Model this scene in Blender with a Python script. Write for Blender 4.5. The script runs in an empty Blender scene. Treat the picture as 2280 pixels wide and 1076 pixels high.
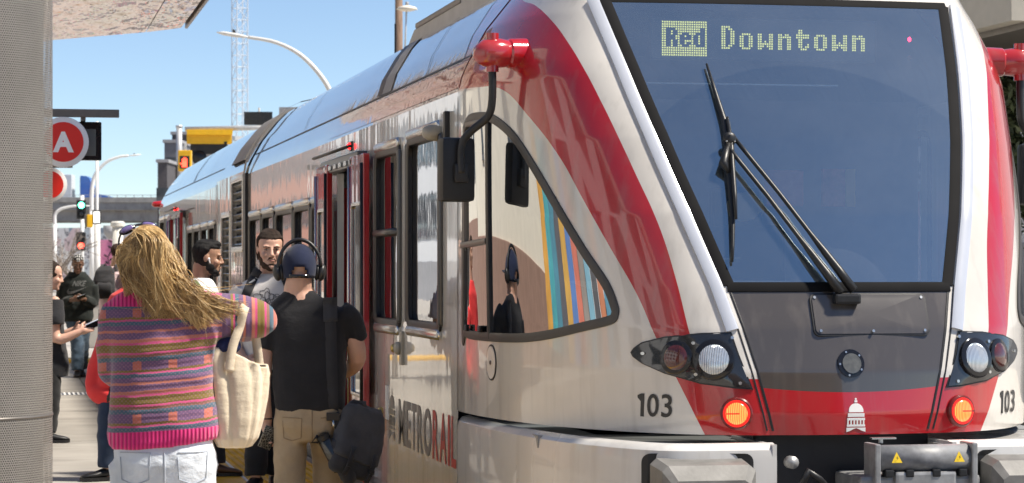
import bpy, bmesh, math, random
from mathutils import Vector, Matrix, noise
random.seed(7)
R = math.radians
scene = bpy.context.scene
C = scene.collection

# ------------------------------------------------------------------ camera, sky, sun, exposure
TH = math.atan(1130 / 5500.0)                 # angle between the lens axis and the track
cam_d = bpy.data.cameras.new('camera')
cam_d.sensor_width = 36
cam_d.lens = 36 * 5500 / 2280.0
cam_d.shift_y = 62 / 2280.0
cam_d.clip_end = 5000
cam_d.dof.use_dof = True
cam_d.dof.focus_distance = 12.5
cam_d.dof.aperture_fstop = 9.0
cam = bpy.data.objects.new('camera', cam_d)
cam.location = (0, 0, 1.48)
cam.rotation_euler = (R(90), 0, -TH)
C.objects.link(cam)
scene.camera = cam

SUN_EL, SUN_AZ = R(56), R(112)                 # azimuth clockwise from +Y (along the track)
world = bpy.data.worlds.new('World')
scene.world = world
world.use_nodes = True
wn = world.node_tree
bgn = wn.nodes['Background']
sky = wn.nodes.new('ShaderNodeTexSky')
sky.sky_type = 'NISHITA'
sky.sun_disc = False
sky.sun_elevation = SUN_EL
sky.sun_rotation = SUN_AZ
sky.air_density = 0.65
sky.dust_density = 0.05
sky.ozone_density = 2.0
wn.links.new(sky.outputs[0], bgn.inputs[0])
bgn.inputs[1].default_value = 0.0525
sun_d = bpy.data.lights.new('sun', 'SUN')
sun_d.energy = 2.8
sun_d.angle = R(5)
sun_d.color = (1.0, 0.92, 0.80)
sun = bpy.data.objects.new('sun', sun_d)
sdir = Vector((math.cos(SUN_EL) * math.sin(SUN_AZ), math.cos(SUN_EL) * math.cos(SUN_AZ), math.sin(SUN_EL)))
sun.rotation_euler = sdir.to_track_quat('Z', 'Y').to_euler()
C.objects.link(sun)
vs = scene.view_settings
vs.view_transform = 'Standard'
vs.look = 'None'
vs.exposure = 1.52
vs.gamma = 1
vs.use_curve_mapping = False
scene.cycles.use_denoising = True
scene.cycles.max_bounces = 10
scene.cycles.transparent_max_bounces = 16
scene.cycles.sample_clamp_indirect = 6

# ------------------------------------------------------------------ materials
MATS = {}
class NT:
    def __init__(self, name):
        self.m = bpy.data.materials.new(name)
        self.m.use_nodes = True
        self.t = self.m.node_tree
        self.b = self.t.nodes['Principled BSDF']
        self.out = self.t.nodes['Material Output']
    def n(self, typ, **kw):
        nd = self.t.nodes.new('ShaderNode' + typ)
        for k, v in kw.items():
            setattr(nd, k, v)
        return nd
    def l(self, a, b):
        self.t.links.new(a, b)
    def math(self, op, a, b=None, c=None):
        nd = self.n('Math', operation=op)
        for i, v in enumerate((a, b, c)):
            if v is None:
                continue
            if isinstance(v, (int, float)):
                nd.inputs[i].default_value = v
            else:
                self.l(v, nd.inputs[i])
        return nd.outputs[0]
    def mix(self, f, a, b):
        nd = self.n('Mix', data_type='RGBA')
        for s, v in ((nd.inputs[0], f), (nd.inputs[6], a), (nd.inputs[7], b)):
            if isinstance(v, (int, float)):
                s.default_value = v
            elif isinstance(v, tuple):
                s.default_value = (v[0], v[1], v[2], 1)
            else:
                self.l(v, s)
        return nd.outputs[2]
    def noise(self, scale, detail=3, vec=None, rough=0.55, stretch=None):
        co = vec
        if co is None:
            co = self.n('TexCoord').outputs['Object']
        if stretch:
            mp = self.n('Mapping')
            mp.inputs['Scale'].default_value = stretch
            self.l(co, mp.inputs[0])
            co = mp.outputs[0]
        nd = self.n('TexNoise')
        nd.inputs['Scale'].default_value = scale
        nd.inputs['Detail'].default_value = detail
        nd.inputs['Roughness'].default_value = rough
        self.l(co, nd.inputs['Vector'])
        return nd.outputs['Fac']
    def ramp(self, f, stops, interp='LINEAR'):
        nd = self.n('ValToRGB')
        cr = nd.color_ramp
        cr.interpolation = interp
        while len(cr.elements) < len(stops):
            cr.elements.new(0.5)
        for e, (p, c) in zip(cr.elements, stops):
            e.position = p
            e.color = (c[0], c[1], c[2], 1) if isinstance(c, tuple) else (c, c, c, 1)
        self.l(f, nd.inputs[0])
        return nd.outputs[0]
    def bump(self, h, strength=0.3, dist=0.01):
        nd = self.n('Bump')
        nd.inputs['Strength'].default_value = strength
        nd.inputs['Distance'].default_value = dist
        self.l(h, nd.inputs['Height'])
        self.l(nd.outputs[0], self.b.inputs['Normal'])
        return nd
    def set(self, **kw):
        for k, v in kw.items():
            k = k.replace('_', ' ')
            s = self.b.inputs[k]
            if isinstance(v, tuple):
                s.default_value = (v[0], v[1], v[2], 1)
            elif isinstance(v, (int, float)):
                s.default_value = v
            else:
                self.l(v, s)
        return self

def mat(name, col, rough=0.5, var=0.12, nscale=6.0, metal=0.0, bump=0.0, bscale=40.0, bdist=0.004, coat=0.0, spec=0.5, stretch=None):
    """plain procedural material: base colour broken up by noise, optional fine relief"""
    if name in MATS:
        return MATS[name]
    t = NT(name)
    if var > 0:
        f = t.noise(nscale, 4, stretch=stretch)
        lo = tuple(max(0, c * (1 - var)) for c in col)
        hi = tuple(min(1, c * (1 + var)) for c in col)
        t.set(Base_Color=t.ramp(f, [(0.3, lo), (0.7, hi)]))
    else:
        t.set(Base_Color=tuple(col))
    t.set(Roughness=rough, Metallic=metal, Coat_Weight=coat, Specular_IOR_Level=spec)
    t.b.inputs['Coat Roughness'].default_value = 0.03
    if bump > 0:
        t.bump(t.noise(bscale, 4, stretch=stretch), bump, bdist)
    MATS[name] = t.m
    return t.m

def emit(name, col, strength, base=None):
    t = NT(name)
    t.set(Base_Color=base or col, Emission_Color=col, Emission_Strength=strength, Roughness=0.3)
    MATS[name] = t.m
    return t.m

def glass(name, tint=(0.5, 0.55, 0.55), ior=1.7, rough=0.0, wav=0.0, gcol=(.95, .97, 1)):
    t = NT(name)
    t.t.nodes.remove(t.b)
    tr = t.n('BsdfTransparent')
    tr.inputs[0].default_value = (*tint, 1)
    gl = t.n('BsdfGlossy')
    gl.inputs['Roughness'].default_value = rough
    gl.inputs['Color'].default_value = (*gcol, 1)
    geo = t.n('NewGeometry')
    dp = t.n('VectorMath', operation='DOT_PRODUCT')
    t.l(geo.outputs['Incoming'], dp.inputs[1])
    t.l(geo.outputs['Normal'], dp.inputs[0])
    f0 = ((ior - 1) / (ior + 1)) ** 2
    k5 = t.math('POWER', t.math('SUBTRACT', 1.0, t.math('MINIMUM', t.math('ABSOLUTE', dp.outputs['Value']), 1.0)), 5.0)
    fres = t.math('ADD', t.math('MULTIPLY', k5, 1 - f0), f0)
    mx = t.n('MixShader')
    t.l(fres, mx.inputs[0])
    t.l(tr.outputs[0], mx.inputs[1])
    t.l(gl.outputs[0], mx.inputs[2])
    t.l(mx.outputs[0], t.out.inputs[0])
    if wav:
        b = t.n('Bump')
        b.inputs['Strength'].default_value = wav
        b.inputs['Distance'].default_value = 0.02
        t.l(t.noise(1.6, 2, stretch=(1, 2.5, .7)), b.inputs['Height'])
        t.l(b.outputs[0], gl.inputs['Normal'])
    MATS[name] = t.m
    return t.m

# ------------------------------------------------------------------ mesh builder
class MB:
    def __init__(self):
        self.v, self.f, self.mi = [], [], []
    def add(self, verts, faces, m=0):
        o = len(self.v)
        self.v += [tuple(p) for p in verts]
        self.f += [tuple(i + o for i in f) for f in faces]
        self.mi += [m] * len(faces)
        return self
    def box(self, c, s, rot=None, m=0, bev=0.0):
        x, y, z = s[0] / 2, s[1] / 2, s[2] / 2
        b = min(bev, x * .49, y * .49, z * .49)
        if b > 0:
            pts, fcs = [], []
            bm = bmesh.new()
            bmesh.ops.create_cube(bm, size=1)
            bmesh.ops.scale(bm, vec=(s[0], s[1], s[2]), verts=bm.verts)
            bmesh.ops.bevel(bm, geom=list(bm.edges), offset=b, segments=2, affect='EDGES', profile=.6)
            bm.verts.ensure_lookup_table()
            pts = [v.co.copy() for v in bm.verts]
            fcs = [[v.index for v in f.verts] for f in bm.faces]
            bm.free()
        else:
            pts = [Vector(p) for p in ((-x, -y, -z), (x, -y, -z), (x, y, -z), (-x, y, -z), (-x, -y, z), (x, -y, z), (x, y, z), (-x, y, z))]
            fcs = [(0, 3, 2, 1), (4, 5, 6, 7), (0, 1, 5, 4), (1, 2, 6, 5), (2, 3, 7, 6), (3, 0, 4, 7)]
        if rot is not None:
            rm = rot if isinstance(rot, Matrix) else Matrix.Rotation(rot, 3, 'Z')
            pts = [rm @ p for p in pts]
        c = Vector(c)
        return self.add([p + c for p in pts], fcs, m)
    def bb(self, x0, x1, y0, y1, z0, z1, m=0, bev=0.0):
        return self.box(((x0 + x1) / 2, (y0 + y1) / 2, (z0 + z1) / 2), (abs(x1 - x0), abs(y1 - y0), abs(z1 - z0)), None, m, bev)
    def loft(self, rings, cap=True, m=0, close=True):
        n = len(rings[0])
        vs_, fs = [], []
        for r in rings:
            vs_ += list(r)
        for i in range(len(rings) - 1):
            for j in range(n if close else n - 1):
                k = (j + 1) % n
                fs.append((i * n + j, i * n + k, (i + 1) * n + k, (i + 1) * n + j))
        if cap:
            fs.append(tuple(reversed(range(n))))
            fs.append(tuple((len(rings) - 1) * n + j for j in range(n)))
        return self.add(vs_, fs, m)
    def tube(self, pts, r, n=10, cap=True, m=0, flat=1.0, up=None, rounded=False):
        pts = [Vector(p) for p in pts]
        rs = list(r) if isinstance(r, (list, tuple)) else [r] * len(pts)
        if rounded and len(pts) >= 2:
            d0 = (pts[0] - pts[1]).normalized()
            d1 = (pts[-1] - pts[-2]).normalized()
            a, b = rs[0], rs[-1]
            pts = [pts[0] + d0 * a * .95, pts[0] + d0 * a * .65] + pts + [pts[-1] + d1 * b * .65, pts[-1] + d1 * b * .95]
            rs = [a * .3, a * .75] + rs + [b * .75, b * .3]
        rings = []
        ref = Vector(up) if up else None
        prev = None
        for i, p in enumerate(pts):
            if i == 0:
                t = pts[1] - p
            elif i == len(pts) - 1:
                t = p - pts[i - 1]
            else:
                t = (pts[i + 1] - p).normalized() + (p - pts[i - 1]).normalized()
            t = t.normalized()
            if prev is None:
                a = ref or (Vector((0, 0, 1)) if abs(t.z) < .9 else Vector((1, 0, 0)))
            else:
                a = prev
            u = (a - t * a.dot(t))
            if u.length < 1e-5:
                u = t.orthogonal()
            u.normalize()
            w = t.cross(u)
            prev = u
            rings.append([p + u * (rs[i] * flat * math.cos(2 * math.pi * k / n)) + w * (rs[i] * math.sin(2 * math.pi * k / n)) for k in range(n)])
        return self.loft(rings, cap, m)
    def cyl(self, a, b, r, n=20, m=0, r2=None):
        return self.tube([a, b], [r, r if r2 is None else r2], n, True, m)
    def ell(self, c, rad, rot=None, nu=14, nv=9, m=0):
        c = Vector(c)
        rad = (rad, rad, rad) if isinstance(rad, (int, float)) else rad
        vs_ = [Vector((0, 0, -rad[2]))]
        for i in range(1, nv):
            t = -math.pi / 2 + math.pi * i / nv
            for j in range(nu):
                a = 2 * math.pi * j / nu
                vs_.append(Vector((rad[0] * math.cos(t) * math.cos(a), rad[1] * math.cos(t) * math.sin(a), rad[2] * math.sin(t))))
        vs_.append(Vector((0, 0, rad[2])))
        fs = []
        for j in range(nu):
            fs.append((0, 1 + (j + 1) % nu, 1 + j))
        for i in range(nv - 2):
            for j in range(nu):
                a = 1 + i * nu
                fs.append((a + j, a + (j + 1) % nu, a + nu + (j + 1) % nu, a + nu + j))
        top = len(vs_) - 1
        a = 1 + (nv - 2) * nu
        for j in range(nu):
            fs.append((a + j, a + (j + 1) % nu, top))
        if rot is not None:
            vs_ = [rot @ p for p in vs_]
        return self.add([p + c for p in vs_], fs, m)
    def prism(self, poly, thick, M=None, m=0):
        """poly: 2-D points (x, z) counter-clockwise; extruded along y by thick; M places it"""
        n = len(poly)
        vs_ = [Vector((p[0], 0, p[1])) for p in poly] + [Vector((p[0], thick, p[1])) for p in poly]
        fs = [tuple(range(n)), tuple(reversed(range(n, 2 * n)))]
        for i in range(n):
            k = (i + 1) % n
            fs.append((i, i + n, k + n, k))
        if M is not None:
            vs_ = [M @ p for p in vs_]
        return self.add(vs_, fs, m)
    def mesh(self, name):
        me = bpy.data.meshes.new(name)
        me.from_pydata(self.v, [], self.f)
        me.polygons.foreach_set('material_index', self.mi)
        me.update()
        return me
    def build(self, name, mats, parent=None, smooth=False, loc=None, fixn=True, angle=None, rz=None):
        me = self.mesh(name)
        if fixn:
            bm = bmesh.new()
            bm.from_mesh(me)
            bmesh.ops.recalc_face_normals(bm, faces=bm.faces)
            bm.to_mesh(me)
            bm.free()
        return link(name, me, mats, parent, smooth, loc, angle, rz)

def link(name, me, mats, parent=None, smooth=False, loc=None, angle=None, rz=None):
    for m in (mats if isinstance(mats, (list, tuple)) else [mats]):
        me.materials.append(m)
    if smooth or angle:
        me.polygons.foreach_set('use_smooth', [True] * len(me.polygons))
        if angle:
            me.set_sharp_from_angle(angle=R(angle))
    o = bpy.data.objects.new(name, me)
    C.objects.link(o)
    if parent is not None:
        o.parent = parent
    if loc is not None:
        o.location = loc
    if rz is not None:
        o.rotation_euler.z = rz
    return o

def tag(o, label=None, cat=None, group=None, kind=None):
    if label:
        o['label'] = label
    if cat:
        o['category'] = cat
    if group:
        o['group'] = group
    if kind:
        o['kind'] = kind
    return o

def empty(name, loc=(0, 0, 0), rz=0, label=None, cat=None, group=None):
    o = bpy.data.objects.new(name, None)
    o.empty_display_size = 0.2
    o.location = loc
    o.rotation_euler.z = rz
    C.objects.link(o)
    return tag(o, label, cat, group)

def piece(src, parent, loc, rz=0.0, name=None):
    """a copy sharing mesh data"""
    o = src.copy()
    if name:
        o.name = name
    C.objects.link(o)
    o.parent = parent
    o.location = loc
    o.rotation_euler.z = rz
    return o

def smoothpath(pts, sub=6):
    pts = [Vector(p) for p in pts]
    out = []
    for i in range(len(pts) - 1):
        p0 = pts[max(0, i - 1)]; p1 = pts[i]; p2 = pts[i + 1]; p3 = pts[min(len(pts) - 1, i + 2)]
        for k in range(sub):
            t = k / sub
            out.append(0.5 * ((2 * p1) + (p2 - p0) * t + (2 * p0 - 5 * p1 + 4 * p2 - p3) * t * t + (3 * p1 - p0 - 3 * p2 + p3) * t ** 3))
    out.append(pts[-1])
    return out

def lerp_list(vals, n):
    out = []
    for i in range(n):
        x = i / (n - 1) * (len(vals) - 1)
        k = min(int(x), len(vals) - 2)
        out.append(vals[k] + (vals[k + 1] - vals[k]) * (x - k))
    return out

def tab(T, x):
    if x <= T[0][0]:
        return T[0][1]
    for (a, b), (c, d) in zip(T, T[1:]):
        if x <= c:
            return b + (d - b) * (x - a) / (c - a)
    return T[-1][1]

def text_mesh(txt, size=1.0, extrude=0.0, bold=0.0):
    """outline font text as plain vertex and face lists, lower-left at the origin, in the x-y plane"""
    cu = bpy.data.curves.new('t', 'FONT')
    cu.body = txt
    cu.size = size
    cu.offset = bold
    cu.resolution_u = 4
    o = bpy.data.objects.new('t', cu)
    C.objects.link(o)
    dg = bpy.context.evaluated_depsgraph_get()
    me = bpy.data.meshes.new_from_object(o.evaluated_get(dg))
    vs_ = [v.co.copy() for v in me.vertices]
    fs = [tuple(p.vertices) for p in me.polygons]
    bpy.data.objects.remove(o)
    bpy.data.curves.remove(cu)
    bpy.data.meshes.remove(me)
    x0 = min(v.x for v in vs_); x1 = max(v.x for v in vs_)
    y0 = min(v.y for v in vs_); y1 = max(v.y for v in vs_)
    return [Vector(((v.x - x0) / (x1 - x0), (v.y - y0) / (y1 - y0), 0)) for v in vs_], fs, (x1 - x0) / (y1 - y0)

# ------------------------------------------------------------------ the setting
def mat_concrete(name, col, joint_var=0.12, rough=0.75, spec=0.35):
    t = NT(name)
    pos = t.n('NewGeometry').outputs['Position']
    n1 = t.noise(1.3, 5, vec=pos)
    n2 = t.noise(38, 4, vec=pos)
    n3 = t.noise(0.9, 3, vec=pos, stretch=(1.0, 3.5, 1))
    rnd = t.n('ObjectInfo').outputs['Random']
    base = t.ramp(n1, [(0.25, tuple(c * .78 for c in col)), (0.75, tuple(min(1, c * 1.14) for c in col))])
    base = t.mix(t.math('MULTIPLY', n2, 0.35), base, tuple(c * .62 for c in col))
    stain = t.ramp(n3, [(0.52, 0.0), (0.62, 0.45)])
    base = t.mix(stain, base, tuple(c * .55 for c in col))
    hs = t.n('HueSaturation')
    t.l(base, hs.inputs['Color'])
    t.l(t.math('ADD', t.math('MULTIPLY', rnd, joint_var * 2), 1 - joint_var), hs.inputs['Value'])
    t.set(Base_Color=hs.outputs[0], Roughness=rough, Specular_IOR_Level=spec)
    t.bump(n2, 0.25, 0.003)
    MATS[name] = t.m
    return t.m

M_conc = mat_concrete('platform concrete', (0.33, 0.31, 0.28))
M_conc2 = mat_concrete('street concrete', (0.44, 0.41, 0.37))
M_asph = mat_concrete('asphalt', (0.085, 0.083, 0.08), rough=.9)
M_yel = mat_concrete('yellow tactile', (0.88, 0.50, 0.03), .06, .55)
M_yelp = mat_concrete('yellow platform paint', (0.88, 0.50, 0.04), .05, .5)
M_white = mat('white paint', (.75, .75, .73), .45, .06)
M_dark = mat('dark interior', (.018, .018, .02), .6, .2)
M_black = mat('black rubber', (.011, .011, .012), .42, .25, 12, bump=.15, bscale=60)
M_blackgl = mat('black gloss', (.012, .012, .014), .12, .2)
M_steel = mat('galvanised steel', (.55, .55, .54), .42, .12, 14, metal=.35)
M_alum = mat('brushed aluminium', (.62, .62, .60), .25, .08, 20, metal=.9)
M_bronze = mat('bronze metal', (.17, .155, .14), .4, .1, 10, metal=.5)
M_concv = mat_concrete('viaduct concrete', (.42, .40, .37), .02)

def slabbox(name, x0, x1, y0, y1, z0, z1, m, kind='structure', parent=None, bev=0.0):
    o = MB().bb(x0, x1, y0, y1, z0, z1, bev=bev).build(name, m, parent)
    if kind and parent is None:
        o['kind'] = kind
    return o

g = MB().add([(-2500, -1500, -.62), (2500, -1500, -.62), (2500, 3500, -.62), (-2500, 3500, -.62)], [(0, 1, 2, 3)]).build('ground', mat_concrete('ground concrete', (.42, .39, .35)))
tag(g, kind='structure')
slabbox('street', -90, 90, 42.6, 620, -.61, -.13, M_conc2)
slabbox('side_street', -8.4, -6.6, -60, 42.59, -.61, -.13, M_conc2)
slabbox('pavement', -18, -8.41, -60, 200, -.61, 0.0, M_conc2)
slabbox('track_bed', 2.38, 8.6, -60, 42.59, -.615, -.60, mat_concrete('track slab', (.2, .19, .18)))
for i, x in enumerate((3.2075, 4.6425)):
    slabbox('rail', x - .035, x + .035, -60, 42.5, -.598, -.47, mat('rail steel', (.22, .17, .14), .45, .3, 8, metal=.6))
slabbox('pavement', 8.7, 40, -60, 42.58, -.61, -.02, M_conc2)

# platform: a core with individual slabs, painted band and tactile plates on it
platform = MB().bb(-6.5, 2.33, -40, 41.9, -.61, -.042).build('platform', M_conc2)
platform['kind'] = 'structure'
src = MB().bb(-.745, .745, -.895, .895, -.038, 0, bev=.006).build('slab', M_conc, platform, loc=(-.25, 2.0, 0))
cols = [-6.25 + 1.5 * k for k in range(5)]
first = True
for i in range(-6, 24):
    for x in (-5.75, -4.25, -2.75, -1.25, .25):
        y = .9 + 1.8 * i
        if y > 40.2:
            continue
        if first:
            src.location = (x, y, 0); first = False
        else:
            piece(src, platform, (x, y, random.uniform(-.002, .001)))
src2 = MB().bb(-.114, .114, -.895, .895, -.038, 0, bev=.006).build('edge_slab', M_conc, platform, loc=(1.12, -9.9, 0))
src3 = MB().bb(-.205, .205, -.598, .598, -.038, .001, bev=.004).build('yellow_slab', M_yelp, platform, loc=(1.447, -9.9, 0))
for i in range(-5, 24):
    y = .9 + 1.8 * i
    if y < 40.2:
        piece(src2, platform, (1.12, y, 0))
for i in range(-6, 33):
    piece(src3, platform, (1.447, .6 + 1.2 * i, 0))
# tactile plate with truncated domes
tp = MB().bb(-.305, .305, -.298, .298, -.038, .003, bev=.004)
dome = MB()
for ix in range(10):
    for iy in range(10):
        cx, cy = -.27 + .06 * ix, -.27 + .06 * iy
        ring0 = [(cx + .0145 * math.cos(k * math.pi / 3), cy + .0145 * math.sin(k * math.pi / 3), .003) for k in range(6)]
        ring1 = [(cx + .009 * math.cos(k * math.pi / 3), cy + .009 * math.sin(k * math.pi / 3), .0085) for k in range(6)]
        tp.loft([ring0, ring1], True)
tsrc = tp.build('tactile_plate', M_yel, platform, loc=(1.985, 11.7, 0))
for i in range(47):
    piece(tsrc, platform, (1.985, 12.3 + .6 * i, 0))
slabbox('platform_edge', 2.293, 2.36, -40, 41.9, -.45, -.006, M_conc, None, platform)
# white line between painted band and plates
slabbox('white_line', 1.656, 1.676, -10, 40.5, -.04, .0025, M_white, None, platform)
# far end: yellow kerb across the platform, pale step behind it
tag(MB().bb(-6.4, 2.2, 40.42, 41.3, -.30, .03, bev=.03).build('kerb', M_yelp), kind='structure')
tag(MB().bb(-20, 2.2, 41.95, 46.0, -.125, -.01, bev=.02).build('crossing_pavement', M_conc2), kind='structure')
# drain grate in the platform
gr = empty('drain_grate', (.86, 29.8, 0), 0, 'slotted pale metal drain grate set in the concrete platform behind the red jacket', 'grate')
MB().bb(-.35, .35, -.3, .3, -.004, .0015).build('tray', M_bronze, gr)
s0 = MB().bb(-.012, .012, -.28, .28, .0015, .006).build('slat', M_white, gr, loc=(-.32, 0, 0))
for k in range(1, 13):
    piece(s0, gr, (-.32 + .0533 * k, 0, 0))

# ---- buildings
def facade_building(name, x0, x1, y0, y1, h, wallm, label, face='px', base=None, baseh=0, bayw=3.2, storey=3.6, z0=-.13, winm=None, wfrac=.55, hfrac=.55, group=None, sill=True, first=0.6, roofh=.7):
    root = empty(name, ((x0 + x1) / 2, (y0 + y1) / 2, z0), 0, label, 'building', group)
    cx, cy = root.location.x, root.location.y
    MB().bb(x0 - cx, x1 - cx, y0 - cy, y1 - cy, 0, h).build('wall', wallm, root)
    MB().bb(x0 - cx - .25, x1 - cx + .25, y0 - cy - .25, y1 - cy + .25, h - .02, h + roofh, bev=.06).build('parapet', mat(name + ' cornice', (.5, .48, .45), .7), root)
    if base:
        MB().bb(x0 - cx - .06, x1 - cx + .06, y0 - cy - .06, y1 - cy + .06, 0.002, baseh, bev=.02).build('base', base, root)
    winm = winm or MATS['window dark']
    ww, wh = bayw * wfrac, storey * hfrac
    fr = mat('window frame', (.16, .16, .165), .4, .1)
    wsrc = None
    def place(px, py, pz, rot):
        nonlocal wsrc
        if wsrc is None:
            wsrc = MB().bb(-ww / 2, ww / 2, -.03, .05, -wh / 2, wh / 2)
            wsrc.m = 0
            b = MB().bb(-ww / 2 - .08, ww / 2 + .08, -.07, -.031, wh / 2, wh / 2 + .1).bb(-ww / 2 - .08, ww / 2 + .08, -.07, -.031, -wh / 2 - .1, -wh / 2)
            b.bb(-ww / 2 - .08, -ww / 2, -.07, -.031, -wh / 2, wh / 2).bb(ww / 2, ww / 2 + .08, -.07, -.031, -wh / 2, wh / 2).bb(-.03, .03, -.06, -.031, -wh / 2, wh / 2)
            wsrc = (wsrc.build('window', winm, root), None)
            fr_o = b.build('frame', fr, wsrc[0])
            wsrc = (wsrc[0], fr_o)
            wsrc[0].location = (px, py, pz); wsrc[0].rotation_euler.z = rot
        else:
            w = piece(wsrc[0], root, (px, py, pz), rot)
            piece(wsrc[1], w, (0, 0, 0))
    zz = baseh + storey * first
    while zz + wh / 2 < h - .3:
        if face in ('px', 'nx'):
            n = max(1, int((y1 - y0) / bayw))
            for i in range(n):
                yy = y0 - cy + (i + .5) * (y1 - y0) / n
                place((x1 - cx) if face == 'px' else (x0 - cx), yy, zz, R(90) if face == 'px' else R(-90))
        else:
            n = max(1, int((x1 - x0) / bayw))
            for i in range(n):
                xx = x0 - cx + (i + .5) * (x1 - x0) / n
                place(xx, (y0 - cy) if face == 'ny' else (y1 - cy), zz, 0 if face == 'ny' else R(180))
        zz += storey
    return root

t = NT('window dark'); t.set(Base_Color=t.ramp(t.noise(.6, 2), [(.4, (.03, .04, .05)), (.6, (.09, .10, .11))]), Roughness=.06); MATS['window dark'] = t.m
M_cream = mat('cream stucco', (.74, .69, .58), .8, .06, 2, bump=.2, bscale=30)
M_brown = mat('brown base stone', (.30, .19, .145), .7, .15, 3)
def mat_brick(name, c1, c2, mortar, scale=4.0):
    t = NT(name)
    br = t.n('TexBrick')
    pos = t.n('NewGeometry').outputs['Position']
    sep = t.n('SeparateXYZ'); t.l(pos, sep.inputs[0])
    cb = t.n('CombineXYZ'); t.l(t.math('ADD', sep.outputs[0], sep.outputs[1]), cb.inputs[0]); t.l(sep.outputs[2], cb.inputs[1])
    t.l(cb.outputs[0], br.inputs['Vector'])
    br.inputs['Scale'].default_value = scale
    for k, c in (('Color1', c1), ('Color2', c2), ('Mortar', mortar)):
        br.inputs[k].default_value = (*c, 1)
    t.set(Base_Color=br.outputs[0], Roughness=.85)
    MATS[name] = t.m
    return t.m
M_brick = mat_brick('red brick', (.32, .12, .08), (.42, .18, .12), (.4, .36, .32))
M_pale = mat('pale grey panel', (.62, .63, .64), .55, .05, 1)
M_grey = mat('grey panel', (.30, .30, .31), .55, .1, 1)

# across the side street (seen mirrored in the train)
facade_building('street_building', -26, -10.2, 21.8, 44, 13, M_cream, 'cream stucco building with brown stone base across the side street', 'px', M_brown, 2.3, 11, 4.6, wfrac=.1)
facade_building('street_building', -28, -14, -24, 20.8, 11, M_pale, 'pale grey panelled building behind the coloured banners', 'px', M_grey, .8, 4, 3.4)
facade_building('street_building', -32, -15, 56, 92, 17, M_cream, 'long cream apartment block past the crossing on the left', 'px', M_brown, 3, 3.2, 3.4)
facade_building('street_building', -34, -15, 94, 150, 21, M_pale, 'tall pale office block past the cream apartments', 'px', M_grey, 2, 3.5, 3.6, wfrac=.7)
facade_building('street_building', -34, -16, 152, 240, 14, M_brick, 'long red brick building near the viaduct', 'px', None, 0, 3.6, 3.6)
facade_building('street_building', -14, 24, -75, -55, 16, M_brick, 'brick building closing the street behind the platform', 'py', M_grey, 1.0, 4, 3.8)
facade_building('street_building', 14.5, 30, 22, 41, 9, M_pale, 'pale grey building behind the train at the top right', 'nx', M_grey, 2, 9, 4.6, wfrac=.2)

# painted mural boards standing beside the side street: only seen mirrored in the cab window
cols = [(.85, .42, .04), (.05, .45, .50), (.06, .30, .42), (.10, .10, .12), (.80, .45, .06), (.10, .25, .62), (.80, .20, .12), (.35, .30, .26), (.25, .55, .70), (.08, .08, .09), (.75, .25, .10), (.1, .35, .5)]
for i, c in enumerate(cols):
    names = ['orange', 'teal', 'deep teal', 'charcoal', 'amber', 'blue', 'red', 'brown', 'sky blue', 'black', 'rust', 'slate blue']
    r = empty('banner', (-9.0, 21.2 - .66 * i, 0), R(-20), 'tall %s cloth banner on a post across the side street' % names[i], 'banner', 'banners across the side street')
    MB().bb(-.015, .015, -.29, .29, .8, 4.9, bev=.006).build('cloth', mat('banner ' + names[i], tuple(x * .72 + .04 for x in c), .7, .25, 1.5), r)
    MB().cyl((-.06, 0, -.13), (-.06, 0, 5.0), .03).build('post', M_steel, r)

# ---- canopy above the platform
M_soffit = NT('mirror soffit'); nz = M_soffit.noise(1.1, 3, stretch=(2.6, .55, 1))
M_soffit.set(Base_Color=M_soffit.ramp(M_soffit.noise(.8, 3, stretch=(3, .5, 1)), [(.35, (.42, .33, .28)), (.5, (.70, .48, .42)), (.62, (.55, .47, .40))]), Metallic=1.0, Roughness=.10); M_soffit.bump(nz, .8, .25); M_soffit = M_soffit.m  # pink and brown streaks of reflection put into the metal's colour
can = empty('canopy', (-2.0, 12, 0), 0, 'station canopy with crinkled mirror soffit panels over the platform', 'canopy')
MB().prism([(-6.2 + 2, 0), (2.27 + 2, 0), (2.27 + 2, .26), (-6.2 + 2, .26)], 10.6, Matrix.Translation((0, 9, 4.66))).build('roof', M_bronze, can)
def quadpanel(x0, x1, ya0, ya1, yb0, yb1, z0, z1):
    """panel between two lines x0, x1 whose ends lie at ya (for x0) and yb (for x1)"""
    v = [(x0, ya0, z0), (x1, yb0, z0), (x1, yb1, z0), (x0, ya1, z0), (x0, ya0, z1), (x1, yb0, z1), (x1, yb1, z1), (x0, ya1, z1)]
    return MB().add(v, [(0, 3, 2, 1), (4, 5, 6, 7), (0, 1, 5, 4), (1, 2, 6, 5), (2, 3, 7, 6), (3, 0, 4, 7)])
xs = [-6.2, -4.6, -3.0, -1.4, .2, 1.82, 2.24]
for a, b in zip(xs, xs[1:]):
    yy = 21.0
    while yy < 31:
        e0, e1 = yy + 4.0 - .012, yy + 4.0 - .012
        if e0 > 28.5:
            e0 = 34.7 - max(0, (a - .65)) * 1.62; e1 = 34.7 - max(0, (b - .65)) * 1.62
            quadpanel(a + 2 + .006, b + 2 - .006, yy - 12, e0 - 12, yy - 12, e1 - 12, 4.6, 4.657).build('soffit_panel', M_soffit, can); break
        quadpanel(a + 2 + .006, b + 2 - .006, yy - 12, e0 - 12, yy - 12, e1 - 12, 4.6, 4.657).build('soffit_panel', M_soffit, can)
        yy += 4.0
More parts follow.
